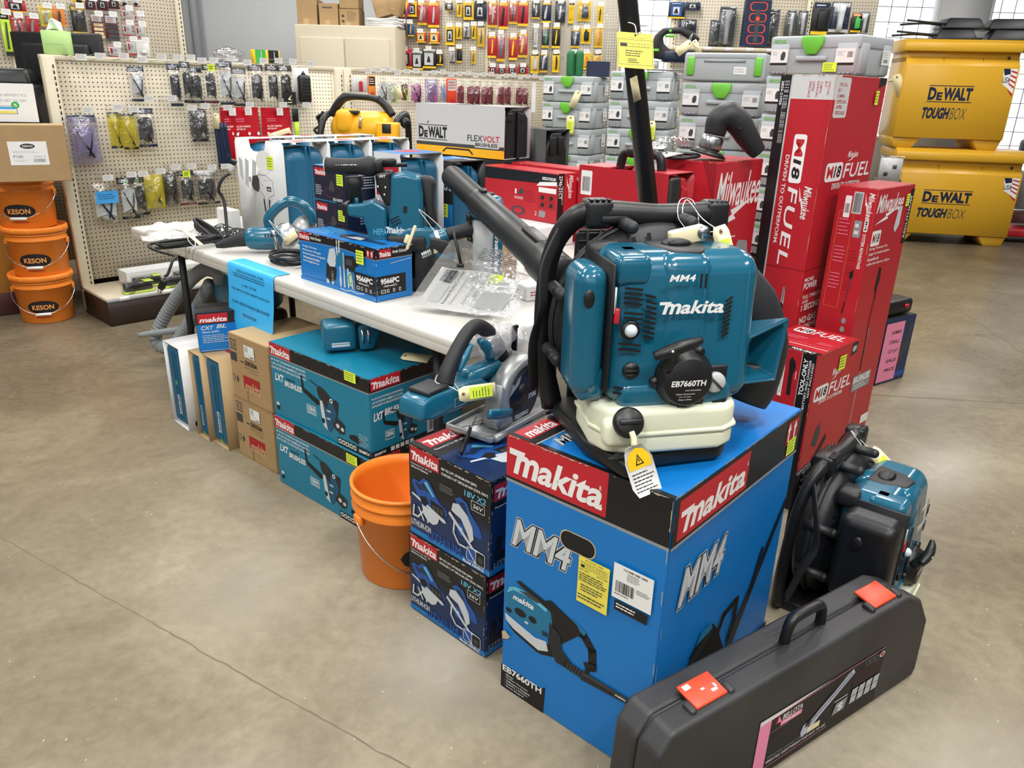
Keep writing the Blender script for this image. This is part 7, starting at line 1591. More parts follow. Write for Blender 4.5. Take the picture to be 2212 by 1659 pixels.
# goods on the deck
c = Carton('long_carton', 'long plain white carton on the stand deck', gp(.22, .17, 0).to_2d(), .1735, 46.5, .14, .62, .085, dict(body='box_white', L='box_white', R='box_white', T='box_white')); c.build()
for i, (s, d, lb) in enumerate([(.12, .40, 'lime and black boxed glasses, front left on the stand deck'), (.37, .40, 'lime and black boxed glasses, front right on the stand deck'), (.22, .29, 'lime and black boxed glasses, behind the front pair, left'), (.48, .29, 'lime and black boxed glasses, behind the front pair, right'), (.66, .20, 'lime and black boxed glasses beyond the others on the deck')]):
    p = gp(s, d, .1735); t = thing('boxed_glasses', lb, 'eyewear', p, GA, 'boxed glasses on the deck')
    g = G(); g.mat('ink').rbox((.09, .035, .036), (.165, .06, .05), .01, 2); g.mat('lime').rbox((.09, .035, .007), (.178, .066, .012), .003, 1); g.box((.15, .035, .067), (.05, .064, .004)); f = Face(g, (.02, -.0005, .002), (.06, 0, 0), (0, 0, .012)); f.text('LIFT', 0, .1, .7, .9, 'ink', .03, .2); g.obj('tray', t)
    g = G(); g.mat('blister').rbox((.09, .035, .036), (.18, .07, .07), .004, 1); g.obj('clear_box', t)
# things on top of the stand
t = thing('tissue_box', 'pale green cube tissue box with a white tissue on top of the stand', 'tissue box', (-2.70, 4.80, 1.531), RAD(12))
g = G(); g.mat('tissue_green').rbox((0, .06, .064), (.125, .125, .128), .003, 1); g.mat('green').box((.0, -.0028, .055), (.10, .0006, .0012)); g.obj('carton', t)
g = G(); g.mat('tissue'); g.grid(lambda a, b: ((a - .5) * .10 * (1 - .35 * b), .06 + .02 * math.sin(5 * a + 2 * b), .128 + .055 * b + .012 * math.sin(4 * a)), 8, 6); g.obj('tissue', t, solid=.0015)
for i, (s, cc, lb) in enumerate([(1.40, 'green', 'green and yellow box end standing on the stand top'), (1.50, 'ink', 'black and green box end on the stand top')]):
    t = thing('small_pack', lb, 'package', gp(s, -.06, 1.53), GA); g = G(); g.mat('yellow').rbox((0, 0, .045), (.10, .05, .09), .003, 1); f = Face(g, (-.04, -.0255, .0), (.08, 0, 0), (0, 0, .09)); f.rect(0, 0, 1, 1, cc); f.rect(.55, .3, .62, .9, 'silverprint'); g.obj('carton', t)
crumple('clear_bag', 'crumpled clear bag lying on the top rail of the stand', gp(1.18, -.06, 1.575), (.10, .04, .045), 'film', 17, rz=GA)
# ---------------------------------------------------------------- counter with buckets, sign, printer, monitor
cdir = (Vector((-3.046, 4.62, 0)) - Vector((-3.175, 4.515, 0))).normalized(); ca = math.atan2(cdir.y, cdir.x)
t = thing('counter', 'honey-coloured wooden counter with a dark red kick board behind the orange buckets', 'counter', (-3.175, 4.515, 0), ca)
g = G(); g.mat('counter_wood').rbox((-.35, .40, .52), (1.48, .60, .80), .006, 1); g.mat('counter_wood').rbox((-.35, .40, 1.0), (1.5, .62, .04), .006, 2); g.obj('cabinet', t)
g = G(); g.mat('basebrown').rbox((-.35, .395, .07), (1.49, .62, .14), .004, 1); g.obj('kick_board', t)
for i, lb in enumerate(('orange bucket at the foot of the lidded stack of three', 'orange bucket in the middle of the lidded stack of three', 'orange bucket on top of the stack, under the brown carton')):
    x, y = -2.90 + .0 * i + (-.02, .0, .0)[i], 4.60
    bucket('bucket', lb, (x - .025 * (i == 2), y + .0, .287 * i + .0), RAD(24 - 4 * i), i < 2, True, .285, .145, .160, 'stacked orange buckets by the counter', 'down', .04)
c = Carton('kraft_carton', 'brown carton with a white oval-logo label on top of the orange buckets', (-2.535, 4.45), .861, 118, .40, .20, .30, dict(body='kraft', L='kraft', R='kraft', T='kraft_light'))
o = c.build()
def kl(f):
    f.ell(.5, .80, .19, .11, 'ink'); f.text('KESON', .37, .755, .63, .845, 'white', .02); f.greek(.1, .50, .9, .62, 2, 'lgrey', .35); f.text('P100', .10, .30, .34, .42, 'dgrey', .0); f.text('Quantity: 10', .62, .32, .92, .39, 'dgrey'); f.bars(.60, .12, .92, .27, 'grey', 22); f.greek(.1, .15, .5, .24, 2, 'lgrey', .35)
label_part(c.fL, 'carton_label', o, .30, .30, .185, .125, kl)
t = thing('receipt_printer', 'black printer on the counter at the left edge', 'printer', (-2.99, 4.84, 1.022), RAD(20)); 
g = G(); g.mat('dkplastic').rbox((-.06, .1, .17), (.34, .30, .34), .02, 3, taper=(.94, .9)); g.mat('plastic').rbox((-.06, .1, .38), (.30, .28, .10), .03, 3, taper=(.85, .8)); g.obj('housing', t)
t = thing('paper_sign', 'white paper apprentice discount sign taped to the printer stand', 'sign', (-2.85, 4.58, 1.165), RAD(14))
g = G(); f = Face(g, (-.20, 0, .0), (.30, 0, 0), (0, .006, .205)); f.rect(0, 0, 1, 1, 'white'); f.text('SHOW YOUR APPRENTICE', .04, .66, .86, .73, 'grey'); f.text('CARD AND GET 5% OFF', .08, .52, .84, .59, 'grey'); f.rrect(.34, .20, .66, .42, 'dgrey', .004); f.rrect(.35, .21, .65, .41, 'white', .004); f.rect(.36, .33, .64, .39, 'skyblue'); f.rect(.36, .22, .64, .28, 'paleyellow'); f.ell(.64, .44, .07, .09, 'green'); f.text('%', .61, .40, .67, .48, 'white', .02); g.obj('sheet', t, solid=.0012)
t = thing('monitor', 'black flat monitor seen from behind above the stand', 'monitor', (-2.93, 5.25, 1.02), RAD(2))
g = G(); g.mat('plastic').rbox((0, 0, .47), (.56, .035, .36), .012, 3); g.mat('black').rbox((0, -.035, .48), (.42, .05, .22), .03, 4); g.obj('panel', t)
g = G(); g.mat('plastic').rbox((0, .0, .17), (.08, .04, .28), .01, 2); g.rbox((0, 0, .01), (.26, .18, .02), .006, 2); g.obj('stand', t)
t = thing('desk', 'dark desk under the monitor, behind the pegboard stand', 'desk', (-2.86, 5.33, 0), RAD(46.5)); g = G(); g.mat('darkwood').rbox((0, 0, 1.0), (.34, .3, .035), .004, 1); g.obj('top', t); g = G(); g.mat('darkwood').rbox((0, 0, .49), (.3, .26, .98), .004, 1); g.obj('pedestal', t)

# ---------------------------------------------------------------- rear pegboards
def peg_wall(label, loc, rz, w, h, m, uprights, posts=True):
    t = thing('display_board', label, 'display board', loc, rz); g = G(); g.mat(m).box((w / 2, .006, h / 2 + .1), (w, .012, h)); g.obj('panel', t)
    for xx in uprights:
        g = G(); g.mat('beige').rbox((xx, .012, h / 2 + .05), (.05, .05, h + .1), .003, 1); g.mat('ink')
        for k in range(60):
            z = .9 + k * .032
            if z < h: g.box((xx + .008, -.0142, z), (.007, .002, .019))
        g.obj('upright', t)
    return t
PB = GP + GL * 1.2
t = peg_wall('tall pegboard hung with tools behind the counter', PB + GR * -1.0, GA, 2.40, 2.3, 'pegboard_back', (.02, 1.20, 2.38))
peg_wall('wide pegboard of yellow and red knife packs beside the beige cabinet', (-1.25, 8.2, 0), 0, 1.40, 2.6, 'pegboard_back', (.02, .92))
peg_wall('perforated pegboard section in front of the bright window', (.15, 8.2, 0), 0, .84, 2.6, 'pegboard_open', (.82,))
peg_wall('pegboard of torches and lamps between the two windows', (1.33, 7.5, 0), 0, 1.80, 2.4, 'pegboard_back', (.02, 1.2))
mat('blisterclear', '#9aa0a4', .15)
def blister_pack(name, label, p, rz, w, h, card, prod, acc, group, kind='knife', seed=0, tagm=True, cat='package'):
    t = thing(name, label, cat, p, rz, group); r_ = random.Random(seed)
    g = G(); g.mat(card).rbox((0, -.010, -h / 2), (w, .02 if kind == 'deep' else .004, h), .002, 1)
    f = Face(g, (-w / 2, -.0202 if kind == 'deep' else -.0122, -h), (w, 0, 0), (0, 0, h))
    f.rect(.06, .84, .94, .97, acc); f.greek(.15, .87, .85, .94, 1, 'white', .5); f.rect(.0, .0, 1, .10, 'yellow' if card in ('red', 'dred', 'black', 'yellow') else acc)
    if kind == 'deep': f.rect(.12, .16, .80, .78, acc if acc != card else 'ink'); f.rect(.25, .25, .65, .7, 'silverprint'); f.poly([(.3, .3), (.6, .3), (.5, .6), (.4, .6)], 'ink')
    if kind == 'label': f.rect(.12, .3, .88, .72, 'cardgrey'); f.greek(.2, .4, .8, .65, 3, 'midblue', .4); f.rect(.12, .3, .3, .72, 'dred')
    if kind == 'four':
        for k in range(3): f.rect(.2, .12 + k * .18, .95, .25 + k * .18, acc)
        f.rect(.1, .68, .9, .95, 'silverprint'); f.greek(.2, .72, .8, .9, 3, 'dred', .4)
    g.obj('card', t)
    g = G(); g.mat(prod)
    if kind == 'knife':
        a = r_.uniform(-.1, .1); g.tube([(w * .05, -.018, -h * .22), (w * (.02 + a), -.022, -h * .5), (w * (-.06 + a), -.022, -h * .84)], [w * .10, w * .15, w * .13], 8, 4, flat=(1, .6)); g.obj('tool', t)
    elif kind == 'tool':
        g.rbox((w * .05, -.024, -h * .55), (w * .5, .024, h * .55), .008, 2); g.rbox((w * .0, -.022, -h * .3), (w * .22, .02, h * .25), .006, 2); g.obj('tool', t)
    elif kind == 'torch':
        g.lathe([(.0, 0), (w * .22, 0), (w * .18, h * .25), (w * .15, h * .6), (w * .15, h * .85), (0, h * .85)], 14, (0, -.03, -h * .10), (0, 0, -1), False, False); g.obj('torch', t)
    elif kind == 'dome': g.sphere((0, -.018, -h * .72), w * .26, 8, (1, .6, .7)); g.obj('tool', t)
    else: g.bm.free()
    if kind in ('knife', 'tool', 'torch') and seed % 2 == 0 or kind == 'torch':
        g = G(); g.mat('blister').rbox((0, -.028, -h * .52), (w * .86, .04, h * .82), .006, 2); g.obj('blister', t)
    if tagm: g = G(); f = Face(g, (-.028, -.075, -.018), (.056, 0, 0), (0, 0, .036)); f.rect(0, 0, 1, 1, 'white'); f.greek(.15, .3, .85, .8, 2, 'lgrey', .4); g.mat('steel').cyl((0, -.074, .0), (0, .0, -.004), .002, n=6); g.obj('price_tag', t)
    return t
KG = 'knife packs on the wide pegboard'
def knife_row(row, rname, data):
    for i, (x, z, w_, h_, card, prod, acc, kind) in enumerate(data):
        cn = {'yellow': 'yellow', 'red': 'red and yellow', 'black': 'black', 'navy': 'navy', 'green': 'black', 'cardgrey': 'grey', 'midblue': 'blue', 'dred': 'red'}[card]
        lb = '%s pack, %s from the left in the %s row of knife packs' % (cn, ORD[i], rname)
        blister_pack('knife_packet', lb, (x, 8.188, z), 0, w_, h_, card, prod, acc, KG, kind, seed=row * 30 + i)
Y, Rr, K, Nv = 'yellow', 'red', 'black', 'navy'
knife_row(1, 'top', [(-1.158, 2.166, .10, .134, Y, 'red', Y, 'deep'), (-1.063, 2.169, .09, .134, Y, 'red', Y, 'deep'), (-.969, 2.171, .09, .207, Rr, 'lgrey', Y, 'knife'), (-.858, 2.174, .11, .229, Rr, 'lgrey', Y, 'knife'), (-.709, 2.177, .074, .085, K, 'lgrey', Y, 'tool'), (-.607, 2.18, .05, .134, Y, 'ink', K, 'knife'), (-.518, 2.182, .099, .161, Y, 'ink', Y, 'deep'), (-.404, 2.185, .119, .17, Nv, 'ink', K, 'deep'),
 (-.286, 2.188, .09, .229, Rr, 'lgrey', Y, 'knife'), (-.182, 2.19, .09, .243, Rr, 'ink', Y, 'knife'), (-.088, 2.193, .08, .197, Rr, 'ink', Y, 'knife'), (.009, 2.195, .10, .215, Rr, 'ink', Y, 'knife'), (.132, 2.198, .074, .152, K, 'lgrey', K, 'knife'), (.234, 2.201, .089, .188, Nv, 'lgrey', Y, 'knife'), (.367, 2.204, .099, .188, Nv, 'lgrey', K, 'knife'), (.474, 2.207, .055, .192, Y, 'yellow', K, 'knife'), (.599, 2.21, .129, .174, Y, 'navy', Y, 'tool'), (.752, 2.187, .055, .166, Y, 'navy', Y, 'knife')])
knife_row(2, 'middle', [(-1.147, 1.991, .04, .155, K, 'lgrey', 'cardgrey', 'knife'), (-1.082, 1.989, .06, .128, 'midblue', 'yellow', Y, 'knife'), (-.981, 1.909, .096, .101, Rr, 'yellow', Y, 'deep'), (-.851, 1.913, .106, .11, Rr, 'yellow', Y, 'deep'), (-.697, 1.971, .091, .179, Y, 'ink', Y, 'deep'), (-.61, 1.973, .055, .123, Y, 'ink', Y, 'knife'), (-.535, 1.975, .065, .119, 'cardgrey', 'dgrey', K, 'knife'), (-.465, 1.986, .045, .132, Y, 'ink', Y, 'knife'), (-.397, 1.988, .07, .201, Y, 'ink', K, 'knife'),
 (-.288, 1.899, .086, .212, Rr, 'yellow', Y, 'knife'), (-.201, 1.92, .081, .263, Rr, 'tealprint', 'cardgrey', 'knife'), (-.08, 1.895, .081, .222, Rr, 'yellow', Y, 'knife'), (.015, 1.925, .091, .226, Rr, 'yellow', Y, 'knife'), (.138, 1.983, .04, .188, 'cardgrey', 'lgrey', 'cardgrey', 'knife'), (.233, 1.994, .07, .201, Nv, 'green', Y, 'knife'), (.337, 1.997, .08, .206, K, 'yellow', Y, 'knife'), (.526, 1.974, .085, .174, Nv, 'lgrey', Y, 'knife'), (.626, 1.986, .095, .146, Y, 'ink', Y, 'tool'), (.752, 1.998, .08, .192, Y, 'orange', Y, 'knife')])
knife_row(3, 'lower', [(-1.139, 1.749, .132, .178, Rr, 'ink', 'red', 'deep'), (-1.022, 1.738, .112, .178, K, 'ink', 'cardgrey', 'deep'), (-.903, 1.759, .13, .182, K, 'ink', 'cardgrey', 'deep'), (-.80, 1.729, .066, .122, K, 'yellow', 'cardgrey', 'knife'), (-.678, 1.756, .051, .126, 'cardgrey', 'dgrey', K, 'knife'), (-.607, 1.781, .051, .144, K, 'dgrey', Y, 'knife'), (-.468, 1.766, .046, .135, Y, 'ink', Y, 'knife'), (-.274, 1.621, .077, .09, Rr, 'yellow', K, 'deep'), (-.182, 1.614, .077, .08, Rr, 'lgrey', K, 'deep'), (-.083, 1.617, .082, .08, Rr, 'yellow', K, 'deep'), (.024, 1.629, .10, .09, Rr, 'yellow', K, 'deep'),
 (.137, 1.749, .081, .192, Y, 'lgrey', K, 'tool'), (.225, 1.751, .076, .183, Nv, 'lgrey', Y, 'knife'), (.344, 1.759, .071, .187, Y, 'ink', K, 'knife'), (.518, 1.763, .086, .14, Nv, 'ink', Y, 'knife'), (.639, 1.766, .096, .163, Y, 'orange', Y, 'knife'), (.75, 1.769, .086, .187, Y, 'orange', K, 'knife')])
LG = 'packs on the tall pegboard'
for i, (s, z, w_, h_, card, prod, acc, kind, lb) in enumerate([(.246, 1.882, .122, .073, 'red', 'ink', 'black', 'deep', 'red and black pack cut by the photo top, tall pegboard'), (.165, 1.803, .057, .27, 'lime', 'dgrey', 'black', 'knife', 'lime and dark hand tool pack at the left photo edge'), (.235, 1.789, .075, .208, 'red', 'black', 'red', 'knife', 'red knife pack, left of two, above the monitor'), (.329, 1.791, .08, .12, 'red', 'grey', 'red', 'knife', 'red knife pack, right of two, above the monitor'),
 (.424, 1.863, .08, .13, 'paleyellow', 'lgrey', 'yellow', 'knife', 'pale yellow pack behind the tissue box'), (.507, 1.865, .08, .127, 'orange', 'dgrey', 'orange', 'knife', 'orange-brown pack right of the tissue'), (.632, 1.88, .095, .186, 'black', 'ink', 'yellow', 'tool', 'black and yellow striped tool pack above the monitor'), (.648, 1.932, .074, .036, 'yellow', 'ink', 'yellow', 'tool', 'yellow pack bottom at the photo top edge'),
 (.727, 1.933, .064, .072, 'maroon', 'dgrey', 'maroon', 'deep', 'maroon pack at the photo top, left of three'), (.809, 1.941, .072, .078, 'maroon', 'dgrey', 'maroon', 'deep', 'maroon pack at the photo top, middle of three'), (.889, 1.948, .068, .068, 'maroon', 'dgrey', 'maroon', 'deep', 'maroon pack at the photo top, right of three'), (.752, 1.838, .085, .158, 'maroon', 'tan', 'tan', 'four', 'maroon pack with three tan bars'), (.850, 1.841, .095, .175, 'maroon', 'dgrey', 'dgrey', 'four', 'maroon pack with three grey bars'),
 (.965, 1.96, .06, .056, 'cardgrey', 'ink', 'dred', 'dome', 'small padlock pack at photo top, left column'), (1.046, 1.972, .055, .064, 'cardgrey', 'ink', 'dred', 'dome', 'small padlock pack at photo top, right column'), (.972, 1.892, .065, .08, 'cardgrey', 'ink', 'dred', 'label', 'small red and white pack, second down the left column'), (1.047, 1.861, .055, .057, 'cardgrey', 'ink', 'dred', 'label', 'small red and white pack, second down the right column'), (.961, 1.796, .06, .09, 'cardgrey', 'ink', 'dred', 'label', 'small red and white pack, third down the left column'), (1.05, 1.792, .06, .095, 'cardgrey', 'ink', 'dred', 'label', 'small red and white pack, third down the right column'), (.972, 1.684, .062, .109, 'cardgrey', 'ink', 'dred', 'label', 'small red and white pack, lowest of the left column'), (.849, 1.64, .085, .087, 'cardgrey', 'ink', 'dred', 'label', 'wide pale pack just above the stand rail'), (1.056, 1.684, .10, .119, 'white', 'offwhite', 'white', 'dome', 'white moulded mask pack at the bottom right')]):
    p = PB + GR * s - GL * .03; blister_pack('hardware_packet', lb + ' on the rear board' if len(lb.split()) < 12 else lb, (p.x, p.y, z), GA, w_, h_, card, prod, acc, LG, kind, seed=200 + i)
RG = 'torch packs on the right pegboard'
mat('clampack', '#565b60', .2)
for i, (x, z, w_, h_, card, prod, acc, kind, lb) in enumerate([(1.361, 2.157, .141, .131, 'black', 'ink', 'midblue', 'deep', 'black pack with coloured stripes left of the camouflage-like pouch'), (1.499, 2.16, .125, .063, 'navy', 'ink', 'navy', 'deep', 'navy pack cut by the photo top edge'), (1.469, 2.023, .157, .11, 'navy', 'ink', 'black', 'tool', 'dark bulky lamp pack behind the jigsaw'), (1.709, 2.025, .081, .217, 'clampack', 'dgrey', 'dgrey', 'torch', 'narrow clear torch pack beside the large clear one'), (1.813, 2.132, .147, .321, 'clampack', 'grey', 'dgrey', 'torch', 'large clear torch pack left of the orange-outlined box'),
 (2.14, 2.109, .075, .291, 'clampack', 'dgrey', 'dgrey', 'torch', 'clear torch pack, first right of the orange-outlined box'), (2.222, 2.121, .10, .30, 'clampack', 'dgrey', 'dgrey', 'torch', 'clear torch pack, second right of the orange-outlined box'), (2.377, 2.115, .085, .212, 'clampack', 'lgrey', 'dgrey', 'torch', 'clear torch pack, third right of the orange-outlined box'), (2.478, 2.117, .09, .203, 'clampack', 'lgrey', 'dgrey', 'torch', 'clear torch pack, fourth right of the orange-outlined box'), (2.633, 2.188, .143, .259, 'black', 'ink', 'navy', 'tool', 'black lamp pack left of the big torch box'), (2.801, 2.192, .17, .24, 'navy', 'silverprint', 'cardgrey', 'torch', 'big dark torch box at the right end of the board'), (2.955, 2.11, .09, .154, 'black', 'green', 'orange', 'tool', 'small dark pack with orange and green bits by the window'), (3.02, 2.121, .09, .183, 'dgrey', 'silverprint', 'grey', 'torch', 'clear tube torch pack nearest the right window')]):
    blister_pack('torch_packet', lb, (x, 7.488, z), 0, w_, h_, card, prod, acc, RG, kind, seed=300 + i, tagm=False)
c = Carton('torch_carton', 'dark navy torch carton with orange outlined rounded shapes', (2.155, 7.36), 1.81, 90, .225, .06, .37, dict(body='navy', L='navy', R='navy', T='navy'))
f = c.fL
for i in range(4): f.rrect(.18, .06 + i * .235, .86, .25 + i * .235, 'orangered', .03); f.rrect(.22, .075 + i * .235, .82, .235 + i * .235, 'navy', .026)
f.rect(.44, .1, .6, .8, 'dgrey'); f.ell(.52, .6, .08, .05, 'orangered'); c.build()
t = thing('wall_shelf', 'beige shelf with price strip under the torch pegboard', 'shelf', (1.33, 7.42, 1.78)); g = G(); g.mat('cabinet').rbox((.86, -.02, 0), (1.72, .26, .03), .004, 1); g.mat('white')
for i in range(9): g.box((.12 + i * .18, -.152, 0), (.07, .003, .028))
g.obj('board', t)
# ---------------------------------------------------------------- beige cabinet and what is on it
t = thing('metal_cabinet', 'beige two-door metal cabinet against the pale wall', 'cabinet', (-2.06, 7.6, 0), RAD(-3))
g = G(); g.mat('cabinet').rbox((.46, .25, .955), (.92, .5, 1.90), .006, 2); g.obj('body', t)
for i, x in enumerate((.245, .665)):
    g = G(); g.mat('cabinet').rbox((x, -.006, .94), (.405, .018, 1.72), .004, 2); g.mat('beige').box((x + (.17 if i == 0 else -.17), -.017, 1.02), (.02, .008, .05)); g.obj('door', t)
for i, (x, y, w_, h_, dp, rz, lb) in enumerate([(.0, .10, .185, .22, .25, 0, 'kraft carton at the left end on the cabinet top'), (.205, .10, .175, .185, .25, 2, 'kraft carton second from the left on the cabinet top'), (.39, .10, .18, .145, .25, -1, 'short printed kraft carton with symbols on the cabinet top')]):
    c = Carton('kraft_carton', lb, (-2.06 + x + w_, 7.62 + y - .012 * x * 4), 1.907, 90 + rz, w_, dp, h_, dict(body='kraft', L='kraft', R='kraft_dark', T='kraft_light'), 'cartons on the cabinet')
    c.fL.rect(.3, .02, .55, .25, 'kraft_light')
    if i == 1: c.fL.greek(.2, .74, .8, .88, 1, 'dgrey', .6)
    if i == 2: c.fL.greek(.4, .25, .9, .85, 7, 'dgrey', .3); c.fL.rect(.12, .2, .25, .35, 'dgrey'); c.fL.rect(.12, .5, .25, .65, 'dgrey')
    c.build()
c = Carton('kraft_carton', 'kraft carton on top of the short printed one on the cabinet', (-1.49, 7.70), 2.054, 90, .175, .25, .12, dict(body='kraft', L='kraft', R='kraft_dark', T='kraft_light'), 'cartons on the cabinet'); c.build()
t = thing('paper_stack', 'slumped stack of white papers on the cabinet top', 'papers', (-1.27, 7.78, 1.907), RAD(-4))
g = G()
for i in range(9): g.mat('white' if i % 3 else 'cardgrey').at((.006 * ((i * 5) % 3), .005 * (i % 2), .004 + i * .008), (0, 0, .03 * ((i * 7) % 5 - 2))).box((0, 0, 0), (.30, .22, .0075))
g.M = Matrix(); g.obj('sheets', t)
for i, (x, rz, lb) in enumerate([(-1.235, -16, 'tilted kraft carton leaning left on the paper stack'), (-1.12, 14, 'tilted kraft carton leaning right on the paper stack')]):
    t = thing('kraft_carton', lb, 'box', (x - .06, 7.74, 1.995 + .02 * i), RAD(-3), 'cartons on the cabinet'); g = G(); g.mat('kraft').at((0, .1, .09), (0, RAD(rz), 0)).rbox((0, 0, 0), (.14, .2, .17), .004, 1); f = Face(g, (-.05, -.1005, -.05), (.08, 0, 0), (0, 0, .08)); f.greek(0, 0, 1, 1, 4, 'kraft_light', .4); g.M = Matrix(); g.obj('carton', t)
g = G(); g.mat('magenta').cyl((0, 0, 0), (.16, 0, .5), .012, n=10); g.mat('dgrey').cyl((-.01, 0, -.03), (0, 0, 0), .02, n=10); tag(g.obj('stick', None, (-1.16, 8.16, 1.92)), 'thin purple stick leaning between the cabinet and the knife pegboard', 'stick')

# ---------------------------------------------------------------- stacks of grey tool cases
def systainer(label, N, z, th, h, group, first=[None]):
    t = thing('stacking_case', label, 'tool case', (N[0], N[1], z), RAD(th), group); L, R = .396, .296; e = .003
    g = G(); g.mat('sysgrey').rbox((R / 2, L / 2, h / 2), (R - .008, L - .008, h - e), .010, 2)
    g.rbox((R / 2, L / 2, h - .028), (R, L, .050), .008, 2)
    for y in (.05, L - .05): g.rbox((.004, y, h * .42), (.014, .085, h * .74), .004, 1)
    for y in (.06, L - .06): g.rbox((R / 2, y, h * .42), (R + .004, .05, h * .7), .004, 1)
    for x in (.05, R - .05): g.rbox((x, .003, h * .42), (.07, .012, h * .74), .004, 1)
    g.mat('sysgrey_dark')
    for y in (.05, L - .05):
        for k in (-.018, 0, .018): g.box((-.001, y + k, .010), (.006, .010, .008))
    if h > .15: g.mat('sysgrey').rbox((-.004, L / 2, h * .42), (.018, .135, .020), .006, 2)
    g.obj('body', t)
    g = G(); g.mat('sysgreen'); a = .048
    g.prism([(L / 2 - a, h - .004), (L / 2 + a, h - .004), (L / 2 + a, h - .035), (L / 2 + .022, h - .075), (L / 2 - .022, h - .075), (L / 2 - a, h - .035)], -.016, .0, 'x', .006, 2); g.obj('latch', t)
    for y0, pic in ((L - .012, True), (.093, False)):
        g = G(); f = Face(g, (-.0045, y0, h * .26), (0, -.08, 0), (0, 0, h * .40)); f.rect(0, 0, 1, 1, 'white'); f.rect(0, 0, 1, .14, 'ink')
        if pic: f.poly([(.6, .3), (.58, .6), (.68, .85), (.84, .8), (.86, .55), (.8, .3)], 'dgrey'); f.greek(.08, .6, .4, .85, 2, 'grey', .3)
        else: f.greek(.08, .55, .5, .85, 3, 'grey', .3); f.bars(.62, .45, .92, .8, 'dgrey', 10)
        g.obj('label_card', t)
    g = G(); f = Face(g, (.20, -.0045, h * .3), (.07, 0, 0), (0, 0, h * .36)); f.rect(0, 0, 1, 1, 'white'); f.greek(.1, .5, .9, .9, 3, 'grey', .3); f.bars(.2, .15, .8, .4, 'dgrey', 10); g.obj('side_label', t)
    g = G(); f = Face(g, (-.0012, L - .02, h - .030), (0, -.055, 0), (0, 0, .014)); f.text('FESTOOL', 0, 0, 1, 1, 'sysgreen', .02); g.obj('maker_mark', t)
    return t
SG = 'grey stacking tool cases with green latches'
POS = 'bottom second third fourth fifth sixth'.split()
def stack(N, th, ztop, hs, nm):
    z = ztop; b_ = z - sum(hs)
    g = G(); g.mat('darkwood').box((.148, .198, b_ / 2 - .001), (.27, .36, b_ - .002)); tag(g.obj('display_plinth', None, (N[0], N[1], 0), RAD(th)), 'plain dark plinth under the ' + nm + ' of cases', 'plinth')
    for i, h in enumerate(hs):
        z -= h
        rank = ('top' if i == 0 else '%s from the top' % ORD[i])
        systainer('grey stacking case with green latch, %s of the %s' % (rank, nm), N, z, th, h, SG)
stack((.508, 5.70), 62, 1.507, [.172, .178, .178, .178, .178], 'leftmost grey column')
stack((.925, 5.00), 68, 1.535, [.168, .168, .168, .168, .168], 'column under the jigsaw')
stack((1.183, 4.00), 68, 1.471, [.16, .16, .16, .16, .16], 'third column')
stack((1.334, 3.30), 42, 1.654, [.155, .155, .155, .155, .155, .155], 'column behind tallest carton')
t = thing('flat_case', 'shallow grey case with two green side latches on top of the third column', 'tool case', (1.183, 4.00, 1.473), RAD(68))
g = G(); g.mat('sysgrey').rbox((.148, .198, .068), (.296, .396, .130), .012, 2); g.rbox((.148, .198, .118), (.302, .30, .026), .006, 2); g.mat('sysgrey_dark').box((-.001, .198, .095), (.004, .20, .012)); g.obj('body', t)
for y in (.035, .361): g = G(); g.mat('sysgreen').rbox((-.003, y, .070), (.014, .036, .085), .006, 2); g.obj('latch', t)
g = G(); f = Face(g, (-.002, .15, .035), (0, -.06, 0), (0, 0, .035)); f.rect(0, 0, 1, 1, 'white'); f.greek(.1, .2, .9, .8, 2, 'grey', .3); g.obj('label_card', t)
c4 = [o for o in bpy.data.objects if o.get('label', '').startswith('grey stacking case with green latch, top of the column behind')][0]
g = G(); f = Face(g, (-.006, .14, .015), (0, -.06, 0), (0, 0, .035)); f.rect(0, 0, 1, 1, 'sticker'); f.greek(.1, .1, .9, .9, 4, 'dgrey', .3); g.obj('price_sticker', c4)
# jigsaw on the second column
t = thing('jigsaw', 'black and green jigsaw standing on the grey cases, seen beside the upright pipe', 'jigsaw', (.92, 5.06, 1.5375), RAD(-4))
g = G(); g.mat('plastic').prism([(-.135, .07), (-.10, .07), (.02, .05), (.14, .06), (.145, .10), (.11, .12), (-.02, .12), (-.06, .15), (-.07, .19), (-.045, .21), (.03, .21), (.10, .175), (.14, .16), (.15, .19), (.10, .225), (.04, .245), (-.07, .24), (-.115, .20), (-.135, .14)], -.035, .035, 'y', .012, 3)
g.mat('navy').rbox((.02, 0, .085), (.17, .078, .07), .02, 3); g.obj('body', t)
g = G(); g.mat('sysgreen').rbox((-.105, -.04, .115), (.035, .006, .016), .003, 1).rbox((-.03, -.034, .195), (.06, .01, .014), .004, 1).rbox((.13, -.034, .09), (.03, .01, .012), .003, 1).cyl((-.03, -.037, .222), (-.03, -.03, .222), .009, n=14); g.obj('switches', t)
g = G(); g.mat('cast').rbox((-.02, 0, .008), (.26, .09, .010), .003, 1).rbox((-.10, 0, .03), (.04, .05, .045), .006, 2); g.obj('foot_plate', t)
string_tag('manila price tag hanging on the left side of the jigsaw handle', (1.00, 4.98, 1.69), (-.75, 0, -.55), (.1, -.9, .3), .10, .05, [(1.01, 4.99, 1.73), (1.02, 5.02, 1.75), (1.0, 5.0, 1.72)], stick=False)
string_tag('tan paper tag hanging at the right end of the jigsaw', (1.03, 4.98, 1.70), (.45, 0, -.8), (.1, -.9, .2), .09, .035, None, stick=False)
string_tag('tan paper tag hanging over a case of the leftmost grey column', (.408, 5.722, 1.40), (-.35, 0, -.8), (-.2, -.9, .1), .12, .05, None, 'manila', stick=False)
